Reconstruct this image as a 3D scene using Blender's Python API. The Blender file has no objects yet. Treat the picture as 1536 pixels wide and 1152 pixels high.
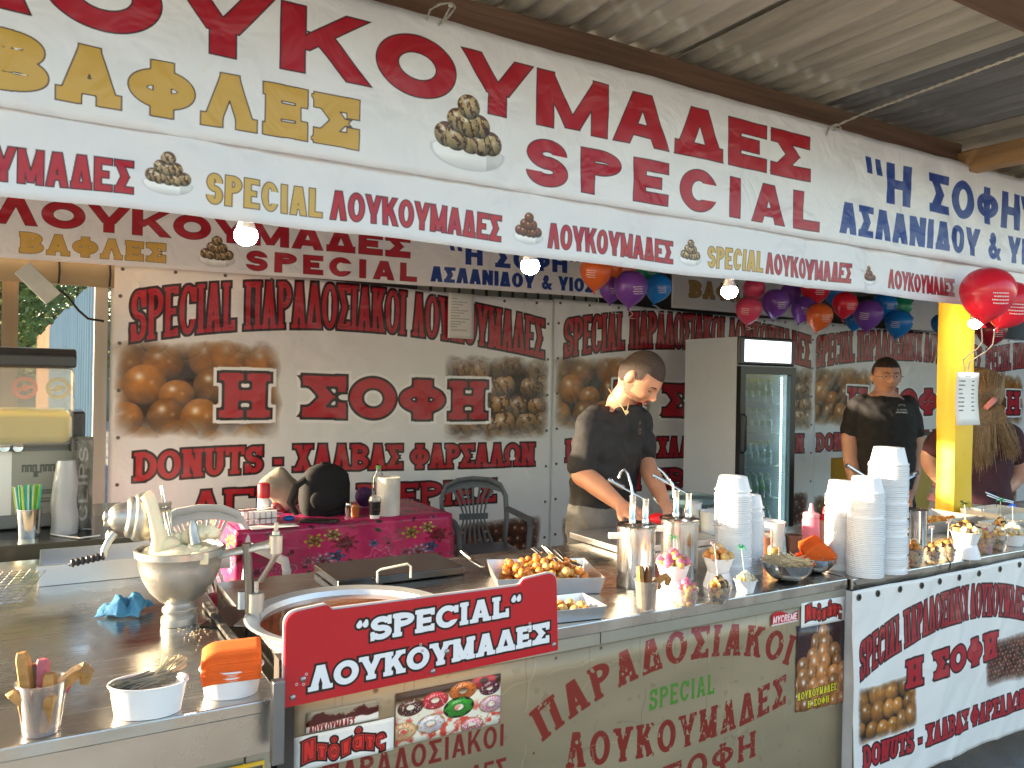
import bpy, math, random
import numpy as np
from mathutils import Vector, Matrix, noise
random.seed(7); rng = np.random.default_rng(5)
S = bpy.context.scene; C = S.collection
R = math.radians
# ---------------------------------------------------------------- camera, world, sun, exposure
F_PX, YAW, ROLL, EYE = 1180.0, R(30.4), R(1.0), 1.5
fw = Vector((math.sin(YAW), math.cos(YAW), 0)); rt = Vector((math.cos(YAW), -math.sin(YAW), 0)); up = Vector((0, 0, 1))
cr, sr = math.cos(ROLL), math.sin(ROLL)
cam = bpy.data.objects.new('camera', bpy.data.cameras.new('camera')); C.objects.link(cam); S.camera = cam
cx = rt*cr + up*sr; cy = up*cr - rt*sr
m = Matrix((cx, cy, -fw)).transposed().to_4x4(); m.translation = Vector((0, 0, EYE)); cam.matrix_world = m
cam.data.sensor_width = 36; cam.data.lens = 36*F_PX/1536; cam.data.clip_end = 600; cam.data.clip_start = 0.05
SUN_AZ = Vector((-0.87, 0.49, 0)).normalized(); SUN_EL = R(11)
world = bpy.data.worlds.new("World"); S.world = world; world.use_nodes = True
nt = world.node_tree; bg = nt.nodes['Background']
sky = nt.nodes.new('ShaderNodeTexSky'); sky.sky_type = 'NISHITA'; sky.sun_disc = False
sky.sun_elevation = SUN_EL; sky.sun_rotation = math.atan2(SUN_AZ.x, SUN_AZ.y); sky.dust_density = 2.0
nt.links.new(sky.outputs[0], bg.inputs[0]); bg.inputs[1].default_value = 0.15
sl = bpy.data.lights.new('sun', 'SUN'); sl.energy = 5.0; sl.angle = R(0.6); sl.color = (1, .80, .56)
so = bpy.data.objects.new('sun', sl); C.objects.link(so)
sd = (SUN_AZ*math.cos(SUN_EL) + up*math.sin(SUN_EL)); so.rotation_euler = sd.to_track_quat('Z', 'Y').to_euler()
S.view_settings.view_transform = 'Standard'; S.view_settings.look = 'None'; S.view_settings.gamma = 1
S.view_settings.use_curve_mapping = False; S.view_settings.exposure = 2.25
# ---------------------------------------------------------------- points in the place, measured from the photograph
def ray(x, y):
    a, b = x-768, 576-y
    return fw*F_PX + rt*(a*cr - b*sr) + up*(a*sr + b*cr)
def P(x, y, d=None, X=None, Y=None, Z=None):
    v = ray(x, y)
    t = d/F_PX if d is not None else (Y/v.y if Y is not None else (X/v.x if X is not None else (Z-EYE)/v.z))
    return Vector((0, 0, EYE)) + v*t
# ---------------------------------------------------------------- object helpers
def link(o, parent=None):
    C.objects.link(o)
    if parent is not None: o.parent = parent
    return o
def tag(o, label=None, cat=None, group=None, kind=None):
    if label: o['label'] = label
    if cat: o['category'] = cat
    if group: o['group'] = group
    if kind: o['kind'] = kind
    return o
def root(name, label, cat, group=None, loc=(0, 0, 0), rz=0):
    o = bpy.data.objects.new(name, None); C.objects.link(o); o.location = loc; o.rotation_euler = (0, 0, rz); o.empty_display_size = .05
    return tag(o, label, cat, group)
def settle(o, loc, rz=0, rest=False):
    """parts were built in world coordinates: put the thing's origin at loc without moving anything"""
    inv = Matrix.Translation(-Vector(loc))
    done = set()
    for c in ([o] if o.type == 'MESH' else []) + list(o.children):
        if c.data and c.data.name not in done: c.data.transform(inv); done.add(c.data.name)
        for g in (c.children if c is not o else []):
            if g.data and g.data.name not in done: g.data.transform(inv); done.add(g.data.name)
    o.location = loc
    return o
def dup(o, loc=None, rz=None, label=None, parent=None, group=None, rot=None, scale=None):
    c = o.copy(); C.objects.link(c)
    if parent is not None: c.parent = parent
    if loc is not None: c.location = loc
    if rz is not None: c.rotation_euler = (0, 0, rz)
    if rot is not None: c.rotation_euler = rot
    if scale is not None: c.scale = (scale,)*3 if not hasattr(scale, '__len__') else scale
    if label: c['label'] = label
    if group: c['group'] = group
    for ch in list(o.children): dup(ch, parent=c)
    return c
class MB:
    def __init__(s): s.v = []; s.f = []
    def add(s, v, f):
        n = len(s.v); s.v += [tuple(p) for p in v]; s.f += [tuple(i+n for i in q) for q in f]; return s
    def box(s, x0, x1, y0, y1, z0, z1):
        return s.add([(x, y, z) for x in (x0, x1) for y in (y0, y1) for z in (z0, z1)],
            [(0, 1, 3, 2), (4, 6, 7, 5), (0, 4, 5, 1), (2, 3, 7, 6), (0, 2, 6, 4), (1, 5, 7, 3)])
    def obox(s, c, ax, ay, az):
        c, ax, ay, az = map(Vector, (c, ax, ay, az))
        return s.add([c+ax*i+ay*j+az*k for i in (-1, 1) for j in (-1, 1) for k in (-1, 1)],
            [(0, 1, 3, 2), (4, 6, 7, 5), (0, 4, 5, 1), (2, 3, 7, 6), (0, 2, 6, 4), (1, 5, 7, 3)])
    def tube(s, pts, r, n=10, cap=True, sq=1.0):
        pts = [Vector(p) for p in pts]; k = len(pts); rr = r if hasattr(r, '__len__') else [r]*k
        vs = []; fs = []; nrm = None
        for i, p in enumerate(pts):
            t = (pts[min(i+1, k-1)] - pts[max(i-1, 0)]).normalized()
            if nrm is None: nrm = t.orthogonal().normalized()
            else: nrm = (nrm - t*nrm.dot(t)).normalized()
            b = t.cross(nrm)
            vs += [p + (nrm*math.cos(a)*rr[i] + b*math.sin(a)*rr[i]*sq) for a in [2*math.pi*j/n for j in range(n)]]
        for i in range(k-1):
            fs += [(i*n+j, i*n+(j+1) % n, (i+1)*n+(j+1) % n, (i+1)*n+j) for j in range(n)]
        if cap: fs += [tuple(range(n-1, -1, -1)), tuple(range((k-1)*n, k*n))]
        return s.add(vs, fs)
    def lathe(s, prof, n=32, c=(0, 0, 0), sx=1, sy=1, ax=None):
        """prof of (r, z); ax = axis vector (default up)"""
        c = Vector(c); q = (Vector(ax).to_track_quat('Z', 'Y') if ax is not None else None)
        vs = []; k = len(prof)
        for r, z in prof:
            for j in range(n):
                a = 2*math.pi*j/n; p = Vector((r*math.cos(a)*sx, r*math.sin(a)*sy, z))
                vs.append(c + (q @ p if q else p))
        fs = [(i*n+j, i*n+(j+1) % n, (i+1)*n+(j+1) % n, (i+1)*n+j) for i in range(k-1) for j in range(n)]
        if prof[0][0] > 1e-6: fs.append(tuple(range(n-1, -1, -1)))
        if prof[-1][0] > 1e-6: fs.append(tuple(range((k-1)*n, k*n)))
        return s.add(vs, fs)
    def ring(s, prof, n=32, c=(0, 0, 0), sx=1, sy=1, ax=None):
        """closed profile (a solid of revolution with wall thickness, no caps)"""
        c = Vector(c); q = (Vector(ax).to_track_quat('Z', 'Y') if ax is not None else None); vs = []; k = len(prof)
        for r, z in prof:
            for j in range(n):
                a = 2*math.pi*j/n; p = Vector((r*math.cos(a)*sx, r*math.sin(a)*sy, z)); vs.append(c + (q @ p if q else p))
        return s.add(vs, [(i*n+j, i*n+(j+1) % n, ((i+1) % k)*n+(j+1) % n, ((i+1) % k)*n+j) for i in range(k) for j in range(n)])
    def ball(s, c, r, nu=16, nv=10, fn=None):
        c = Vector(c); r = r if hasattr(r, '__len__') else (r, r, r); vs = [c+Vector((0, 0, -r[2]))]
        for i in range(1, nv):
            t = math.pi*i/nv
            for j in range(nu):
                a = 2*math.pi*j/nu; vs.append(c+Vector((r[0]*math.sin(t)*math.cos(a), r[1]*math.sin(t)*math.sin(a), -r[2]*math.cos(t))))
        vs.append(c+Vector((0, 0, r[2])))
        if fn: vs = [fn(v) for v in vs]
        fs = [(0, 1+(j+1) % nu, 1+j) for j in range(nu)]
        for i in range(nv-2):
            fs += [(1+i*nu+j, 1+i*nu+(j+1) % nu, 1+(i+1)*nu+(j+1) % nu, 1+(i+1)*nu+j) for j in range(nu)]
        L = len(vs)-1; fs += [(L, 1+(nv-2)*nu+j, 1+(nv-2)*nu+(j+1) % nu) for j in range(nu)]
        return s.add(vs, fs)
    def grid(s, fn, nu, nv):
        s.uvgrid = (nu, nv)
        return s.add([fn(i/nu, j/nv) for j in range(nv+1) for i in range(nu+1)],
            [(j*(nu+1)+i, j*(nu+1)+i+1, (j+1)*(nu+1)+i+1, (j+1)*(nu+1)+i) for j in range(nv) for i in range(nu)])
    def build(s, name, mat, parent=None, smooth=True, uv=None, solid=0, bevel=0, sub=0, angle=40):
        me = bpy.data.meshes.new(name); me.from_pydata(s.v, [], s.f)
        if uv is not None:
            L = me.uv_layers.new(name='UVMap'); vi = np.empty(len(me.loops), dtype=np.int32); me.loops.foreach_get('vertex_index', vi)
            co = np.array([uv(Vector(p)) for p in s.v], dtype=np.float32)[vi]; L.data.foreach_set('uv', co.ravel())
        me.materials.append(mat)
        o = bpy.data.objects.new(name, me); link(o, parent)
        if bevel:
            b = o.modifiers.new('b', 'BEVEL'); b.width = bevel; b.segments = 2; b.limit_method = 'ANGLE'; b.angle_limit = R(35)
        if solid:
            b = o.modifiers.new('s', 'SOLIDIFY'); b.thickness = solid; b.offset = -1
        if sub:
            b = o.modifiers.new('u', 'SUBSURF'); b.levels = sub; b.render_levels = sub
        if smooth:
            me.polygons.foreach_set('use_smooth', [True]*len(me.polygons))
            me.update()
            try: me.set_sharp_from_angle(angle=R(angle))
            except Exception: pass
        return o
# ---------------------------------------------------------------- materials
MATS = {}
def pm(name, col, rough=.5, metal=0, nscale=8, namt=.12, bump=0, bscale=60, dirt=0, dcol=(.12, .09, .06), dscale=3, stretch=(1, 1, 1), trans=0, ior=1.45, alpha=1,
       emit=0, ecol=None, coat=0, sss=0, rvar=0, aniso=0, scratch=0):
    if name in MATS: return MATS[name]
    m = bpy.data.materials.new(name); m.use_nodes = True; n = m.node_tree; N = n.nodes; L = n.links; b = N['Principled BSDF']
    b.inputs['Roughness'].default_value = rough; b.inputs['Metallic'].default_value = metal; b.inputs['IOR'].default_value = ior
    b.inputs['Transmission Weight'].default_value = trans; b.inputs['Alpha'].default_value = alpha; b.inputs['Coat Weight'].default_value = coat
    b.inputs['Subsurface Weight'].default_value = sss
    if sss: b.inputs['Subsurface Scale'].default_value = .01
    tc = N.new('ShaderNodeTexCoord'); mp = N.new('ShaderNodeMapping'); mp.inputs['Scale'].default_value = stretch; L.new(tc.outputs['Object'], mp.inputs[0])
    nz = N.new('ShaderNodeTexNoise'); nz.inputs['Scale'].default_value = nscale; nz.inputs['Detail'].default_value = 5; L.new(mp.outputs[0], nz.inputs[0])
    mx = N.new('ShaderNodeMix'); mx.data_type = 'RGBA'
    mx.inputs[6].default_value = (*[max(0, c*(1-namt)) for c in col], 1); mx.inputs[7].default_value = (*[min(1, c*(1+namt)) for c in col], 1)
    rp = N.new('ShaderNodeMapRange'); rp.inputs[1].default_value = .3; rp.inputs[2].default_value = .7; L.new(nz.outputs[0], rp.inputs[0]); L.new(rp.outputs[0], mx.inputs[0])
    out = mx.outputs[2]
    if dirt:
        n2 = N.new('ShaderNodeTexNoise'); n2.inputs['Scale'].default_value = dscale; n2.inputs['Detail'].default_value = 8; n2.inputs['Roughness'].default_value = .7; L.new(mp.outputs[0], n2.inputs[0])
        r2 = N.new('ShaderNodeMapRange'); r2.inputs[1].default_value = .5; r2.inputs[2].default_value = .75; r2.inputs[4].default_value = dirt; L.new(n2.outputs[0], r2.inputs[0])
        m2 = N.new('ShaderNodeMix'); m2.data_type = 'RGBA'; L.new(r2.outputs[0], m2.inputs[0]); L.new(out, m2.inputs[6]); m2.inputs[7].default_value = (*dcol, 1); out = m2.outputs[2]
    L.new(out, b.inputs['Base Color'])
    if rvar:
        r3 = N.new('ShaderNodeMapRange'); r3.inputs[1].default_value = .3; r3.inputs[2].default_value = .7; r3.inputs[3].default_value = max(.02, rough-rvar); r3.inputs[4].default_value = rough+rvar
        L.new(nz.outputs[0], r3.inputs[0]); L.new(r3.outputs[0], b.inputs['Roughness'])
    if scratch:
        prev = b.inputs['Roughness'].links[0].from_socket if b.inputs['Roughness'].links else None
        for k, (rz_, sc_) in enumerate(((.5, 1.0), (-.9, .8), (.1, 1.3))):
            ms = N.new('ShaderNodeMapping'); ms.inputs['Rotation'].default_value = (0, 0, rz_); ms.inputs['Scale'].default_value = (4*sc_, 260*sc_, 1); L.new(tc.outputs['Object'], ms.inputs[0])
            ns = N.new('ShaderNodeTexNoise'); ns.inputs['Scale'].default_value = 1; ns.inputs['Detail'].default_value = 2; L.new(ms.outputs[0], ns.inputs[0])
            rs = N.new('ShaderNodeMapRange'); rs.inputs[1].default_value = .66; rs.inputs[2].default_value = .72; rs.inputs[4].default_value = scratch; L.new(ns.outputs[0], rs.inputs[0])
            ad = N.new('ShaderNodeMath'); ad.operation = 'ADD'; L.new(rs.outputs[0], ad.inputs[0])
            if prev is not None: L.new(prev, ad.inputs[1])
            else: ad.inputs[1].default_value = rough
            prev = ad.outputs[0]
        L.new(prev, b.inputs['Roughness'])
    if bump:
        n3 = N.new('ShaderNodeTexNoise'); n3.inputs['Scale'].default_value = bscale; n3.inputs['Detail'].default_value = 4; L.new(mp.outputs[0], n3.inputs[0])
        bp = N.new('ShaderNodeBump'); bp.inputs['Strength'].default_value = 1; bp.inputs['Distance'].default_value = bump; L.new(n3.outputs[0], bp.inputs['Height']); L.new(bp.outputs[0], b.inputs['Normal'])
    if emit:
        b.inputs['Emission Color'].default_value = (*(ecol or col), 1); b.inputs['Emission Strength'].default_value = emit
    if alpha < 1: m.blend_method = 'BLEND' if hasattr(m, 'blend_method') else None
    MATS[name] = m; return m
def clearmat(name, col=(1, 1, 1), mixv=.25, rough=.05, milk=0.0):
    """thin clear plastic: mostly straight-through, with gloss and a little body"""
    if name in MATS: return MATS[name]
    m = bpy.data.materials.new(name); m.use_nodes = True; N = m.node_tree.nodes; L = m.node_tree.links; N.remove(N['Principled BSDF']); out = N['Material Output']
    t = N.new('ShaderNodeBsdfTransparent'); t.inputs[0].default_value = (*col, 1); g = N.new('ShaderNodeBsdfGlossy'); g.inputs['Roughness'].default_value = rough
    fr = N.new('ShaderNodeLayerWeight'); fr.inputs[0].default_value = mixv; mx = N.new('ShaderNodeMixShader'); L.new(fr.outputs['Facing'], mx.inputs[0]); L.new(t.outputs[0], mx.inputs[1]); L.new(g.outputs[0], mx.inputs[2])
    d = N.new('ShaderNodeBsdfDiffuse'); d.inputs[0].default_value = (.9, .9, .9, 1); m2 = N.new('ShaderNodeMixShader'); m2.inputs[0].default_value = milk; L.new(mx.outputs[0], m2.inputs[1]); L.new(d.outputs[0], m2.inputs[2])
    L.new(m2.outputs[0], out.inputs[0]); MATS[name] = m; return m
def imgmat(name, img, rough=.4, bump=.002, bscale=9, dirt=.0, dcol=(.25, .22, .18), alphaimg=False, metal=0, stretch=(1, 1, 1)):
    m = bpy.data.materials.new(name); m.use_nodes = True; n = m.node_tree; N = n.nodes; L = n.links; b = N['Principled BSDF']
    t = N.new('ShaderNodeTexImage'); t.image = img; t.extension = 'EXTEND'; out = t.outputs[0]
    tc = N.new('ShaderNodeTexCoord'); mp = N.new('ShaderNodeMapping'); mp.inputs['Scale'].default_value = stretch; L.new(tc.outputs['Object'], mp.inputs[0])
    if dirt:
        nz = N.new('ShaderNodeTexNoise'); nz.inputs['Scale'].default_value = 3; nz.inputs['Detail'].default_value = 9; nz.inputs['Roughness'].default_value = .68; L.new(mp.outputs[0], nz.inputs[0])
        r2 = N.new('ShaderNodeMapRange'); r2.inputs[1].default_value = .5; r2.inputs[2].default_value = .8; r2.inputs[4].default_value = dirt; L.new(nz.outputs[0], r2.inputs[0])
        m2 = N.new('ShaderNodeMix'); m2.data_type = 'RGBA'; L.new(r2.outputs[0], m2.inputs[0]); L.new(out, m2.inputs[6]); m2.inputs[7].default_value = (*dcol, 1); out = m2.outputs[2]
    L.new(out, b.inputs['Base Color'])
    if alphaimg: L.new(t.outputs[1], b.inputs['Alpha'])
    b.inputs['Roughness'].default_value = rough; b.inputs['Metallic'].default_value = metal
    if bump:
        n3 = N.new('ShaderNodeTexNoise'); n3.inputs['Scale'].default_value = bscale; n3.inputs['Detail'].default_value = 3; n3.inputs['Distortion'].default_value = .6; L.new(mp.outputs[0], n3.inputs[0])
        bp = N.new('ShaderNodeBump'); bp.inputs['Distance'].default_value = bump*4; L.new(n3.outputs[0], bp.inputs['Height']); L.new(bp.outputs[0], b.inputs['Normal'])
    MATS[name] = m; return m
# ---------------------------------------------------------------- print engine: letters and food pictures rasterised for the flat prints
RED, DRED, GOLD, BLUE, BLK, WHT = (172, 22, 42), (120, 28, 24), (205, 160, 62), (30, 62, 140), (28, 12, 14), (240, 240, 242)
class Print:
    def __init__(s, x0, x1, z0, z1, res, bgc=(236, 236, 238)):
        s.x0, s.x1, s.z0, s.z1, s.res = x0, x1, z0, z1, res
        s.w = int((x1-x0)*res); s.h = int((z1-z0)*res)
        xs = x0 + (np.arange(s.w)+.5)/res; zs = z0 + (np.arange(s.h)+.5)/res
        s.X, s.Z = np.meshgrid(xs, zs); s.X = s.X.astype(np.float32); s.Z = s.Z.astype(np.float32)
        s.c = np.ones((s.h, s.w, 3), np.float32)*np.array(bgc, np.float32)/255; s.a = np.ones((s.h, s.w), np.float32)
    def win(s, xa, xb, za, zb):
        i0 = max(0, int((xa-s.x0)*s.res)); i1 = min(s.w, int((xb-s.x0)*s.res)+2); j0 = max(0, int((za-s.z0)*s.res)); j1 = min(s.h, int((zb-s.z0)*s.res)+2)
        return (slice(j0, j1), slice(i0, i1)) if i1 > i0 and j1 > j0 else None
    def over(s, w, a, col):
        a = a[..., None]; col = np.array(col, np.float32)
        if col.max() > 1.01: col = col/255
        s.c[w] = s.c[w]*(1-a) + col*a
    def image(s, name):
        im = bpy.data.images.new(name, s.w, s.h, alpha=True)
        px = np.ones((s.h, s.w, 4), np.float32); px[..., :3] = np.clip(s.c, 0, 1); px[..., 3] = s.a
        im.pixels.foreach_set(px.ravel()); im.update(); im.pack(); return im
def smin(a, b, k):
    if k <= 0: return np.minimum(a, b)
    h = np.clip(.5+.5*(b-a)/k, 0, 1); return b*(1-h)+a*h-k*h*(1-h)
WID = {'I': .42, 'Ι': .42, 'Μ': 1.15, 'M': 1.15, '-': .5, ' ': .45, '“': .55, "'": .25, 'Λ': 1.0, 'Ω': 1.1, 'Φ': 1.12, 'Ο': 1.05, 'O': 1.05, 'L': .82, 'Ε': .85, 'E': .85, 'Ρ': .9, 'P': .9, 'S': .86, 'Σ': .92, '&': 1.0, 'Π': 1.05,
    'ν': .8, 'τ': .75, 'ό': .85, 'ά': .9, 'ς': .75, 'T': .9}
def glyph(ch, x, y, w, h, s, t, sf):
    """signed distance of one capital; x, y local arrays, w width, h height (number or array), s stem, t bar thickness, sf serif amount"""
    e = s*.42*sf; ts = t*.62; k = s*.22*sf; acc = [None]
    def put(d): acc[0] = d if acc[0] is None else smin(acc[0], d, k)
    def box(a, b, c, d): return np.maximum(np.maximum(a-x, x-b), np.maximum(c-y, y-d))
    def foot(xc, yb=0, topp=False, hw=None):
        if sf: put(box(xc-(hw or s/2)-e, xc+(hw or s/2)+e, (h-ts) if topp else yb, h if topp else yb+ts))
    def stem(xc, y0=0, y1=None, b=True, tt=True):
        y1 = h if y1 is None else y1; put(box(xc-s/2, xc+s/2, y0, y1)); b and foot(xc, y0); tt and foot(xc, 0, True)
    def diag(xa, ya, xb, yb, hw=None):
        hw = hw or s*.52; sl = (xb-xa)/(yb-ya); d = (np.abs(x-(xa+sl*(y-ya)))-hw)/np.sqrt(1+sl*sl); put(np.maximum(d, np.maximum(ya-y, y-yb)))
    def bar(x0, x1, yc, th=None): th = th or t; put(box(x0, x1, yc-th/2, yc+th/2))
    def ell(cx_, cy_, rx, ry):
        X, Y = (x-cx_), (y-cy_); q = np.sqrt((X/rx)**2+(Y/ry)**2)+1e-6; g = np.sqrt((X/rx**2)**2+(Y/ry**2)**2)+1e-6; return (q-1)*q/g
    def ring(cx_, cy_, rx, ry, sx=None, sy=None): return np.maximum(ell(cx_, cy_, rx, ry), -ell(cx_, cy_, rx-(sx or s), ry-(sy or t)))
    l = s/2+e; r = w-s/2-e; m = w/2
    c = {'A': 'Α', 'E': 'Ε', 'O': 'Ο', 'I': 'Ι', 'N': 'Ν', 'P': 'Ρ', 'H': 'Η', 'K': 'Κ', 'M': 'Μ', 'B': 'Β', 'X': 'Χ', 'Y': 'Υ', 'T': 'Τ'}.get(ch, ch)
    if c in 'ΑΛΔ':
        q = s*.55 if c == 'Δ' else l; ap = max(s*.12, .0)
        diag(q, 0, m-ap, h); diag(w-q, 0, m+ap, h)
        if c == 'Α': bar(l+s*.4, r-s*.4, h*.28, t*.8)
        if c == 'Δ': bar(q*.1, w-q*.1, t*.5)
        if c != 'Δ': foot(l); foot(r)
        if sf: put(box(m-s*.62, m+s*.62, h-ts, h))
    elif c == 'Ι': stem(m)
    elif c == 'Η': stem(l); stem(r); bar(l, r, h*.5)
    elif c == 'Π': stem(l); stem(r); bar(l, r, h-t/2)
    elif c == 'Ν': stem(l, b=True); stem(r); diag(r, 0, l, h)
    elif c == 'Μ': stem(l); stem(r); diag(m, h*.05, l, h, s*.42); diag(m, h*.05, r, h, s*.42)
    elif c == 'Ε': stem(l); bar(l, w-e*.4, h-t/2); bar(l, w-e*.4, t/2); bar(l, w*.8, h*.5); sf and (put(box(w-e*.4-ts, w-e*.4, h-t*1.35, h)), put(box(w-e*.4-ts, w-e*.4, 0, t*1.35)))
    elif c == 'Γ': stem(l); bar(l, w, h-t/2); sf and put(box(w-ts, w, h-t*1.7, h))
    elif c == 'L': stem(l); bar(l, w-e*.3, t/2); sf and put(box(w-e*.3-ts, w-e*.3, 0, t*1.9))
    elif c == 'Τ': stem(m, tt=False); bar(0, w, h-t/2); sf and (put(box(0, ts, h-t*1.8, h)), put(box(w-ts, w, h-t*1.8, h)))
    elif c == 'Σ': bar(0, w, h-t/2); bar(0, w, t/2); diag(w*.56, h*.5, s*.6, h-t*.3, s*.6); diag(s*.6, t*.3, w*.56, h*.5, s*.6); sf and (put(box(w-ts*1.2, w, h-t*1.6, h)), put(box(w-ts*1.2, w, 0, t*1.6)))
    elif c == 'Ο': put(ring(m, h/2, w/2, h/2))
    elif c == 'Φ': put(ring(m, h/2, w/2, h*.33)); stem(m)
    elif c == 'Ω': put(np.maximum(ring(m, h*.54, w/2, h*.46), np.where((np.abs(x-m) < w*.17) & (y < h*.4), 1., -1.))); bar(0, w*.36, t/2); bar(w*.64, w, t/2)
    elif c == 'Ρ': stem(l); put(np.maximum(ring(l+(w-l)*.3, h*.72, (w-l)*.7, h*.28), l-x)); bar(l, l+(w-l)*.3, h-t/2); bar(l, l+(w-l)*.3, h*.44+t/2)
    elif c == 'R': stem(l); put(np.maximum(ring(l+(w-l)*.3, h*.72, (w-l)*.65, h*.28), l-x)); bar(l, l+(w-l)*.3, h-t/2); bar(l, l+(w-l)*.3, h*.44+t/2); diag(w-s*.6, 0, l+(w-l)*.35, h*.5)
    elif c == 'Β': stem(l); put(np.maximum(ring(l+(w-l)*.3, h*.735, (w-l)*.62, h*.265), l-x)); put(np.maximum(ring(l+(w-l)*.3, h*.27, (w-l)*.7, h*.27), l-x)); bar(l, l+(w-l)*.3, h-t/2); bar(l, l+(w-l)*.3, t/2); bar(l, l+(w-l)*.3, h*.5)
    elif c == 'D': stem(l); put(np.maximum(ring(l+(w-l)*.2, h/2, (w-l)*.8, h/2), l-x)); bar(l, l+(w-l)*.25, h-t/2); bar(l, l+(w-l)*.25, t/2)
    elif c == 'C': put(np.maximum(ring(m, h/2, w/2, h/2), np.where((x > m) & (np.abs(y-h/2) < h*.2), 1., -1.))); sf and put(box(w-ts*1.3, w, h*.66, h*.95))
    elif c == 'U': put(np.maximum(ring(m, h*.4, (r-l)/2+s/2, h*.4), y-h*.42)); put(box(l-s/2, l+s/2, h*.38, h)); put(box(r-s/2, r+s/2, h*.38, h)); foot(l, 0, True); foot(r, 0, True)
    elif c == 'S':
        q4 = (h+t)/4; up_ = ring(m, h-q4, w/2*.96, q4); lo = ring(m, q4, w/2, q4)
        put(np.maximum(up_, np.where((x > m) & (y < h*.70), 1., -1.))); put(np.maximum(lo, np.where((x < m) & (y > h*.30), 1., -1.)))
        put(box(m-s*.2, m+s*.2, h*.5-t*.5, h*.5+t*.5)); sf and (put(box(w-ts*1.2, w-ts*.1, h*.66, h)), put(box(ts*.1, ts*1.2, 0, h*.34)))
    elif c == 'Υ': diag(m-s*.1, h*.36, l*.8, h); diag(m+s*.1, h*.36, w-l*.8, h); put(box(m-s/2, m+s/2, 0, h*.45)); foot(m); foot(l*.8, 0, True); foot(w-l*.8, 0, True)
    elif c == 'Κ': stem(l); diag(l+s*.2, h*.36, r, h, s*.5); diag(r+s*.1, 0, l+(w-l)*.36, h*.62, s*.55); foot(r+s*.1-e*.4, 0); foot(r-e*.4, 0, True)
    elif c == 'Χ': diag(l, 0, r, h); diag(r, 0, l, h); foot(l); foot(r); foot(l, 0, True); foot(r, 0, True)
    elif c == '-': bar(w*.1, w*.9, h*.38, t*1.3)
    elif c in '“"':
        for q in (.27, .75): put(ell(w*q, h*.78, w*.17, h*.11)); put(ell(w*q+w*.06, h*.88, w*.09, h*.09))
    elif c == "'": diag(w*.5, h*.62, w*.1, h, s*.35)
    elif c == '&': put(ring(m*.9, h*.76, w*.26, h*.24, s*.7)); put(ring(m*.8, h*.28, w*.38, h*.28, s*.8)); diag(w*.92, 0, w*.25, h*.72, s*.45); diag(w*.7, h*.1, w*.95, h*.45, s*.35)
    elif c == 'ν': diag(m, 0, s*.6, h*.7); diag(m, 0, w-s*.6, h*.7)
    elif c == 'τ': bar(0, w, h*.7-t/2); put(box(m-s/2, m+s/2, 0, h*.7))
    elif c == 'ό': put(ring(m, h*.35, w/2, h*.36)); put(ell(m, h*.92, s*.4, h*.12))
    elif c == 'ά': put(ring(m*.9, h*.35, w*.45, h*.36)); put(box(w-s, w, 0, h*.7)); put(ell(m, h*.92, s*.4, h*.12))
    elif c == 'ς': put(np.maximum(ring(m, h*.4, w/2, h*.32), np.where((x > m) & (y < h*.4) & (y > h*.2), 1., -1.))); put(box(m, w*.9, -h*.1, h*.12))
    else: return None
    return acc[0]
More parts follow.
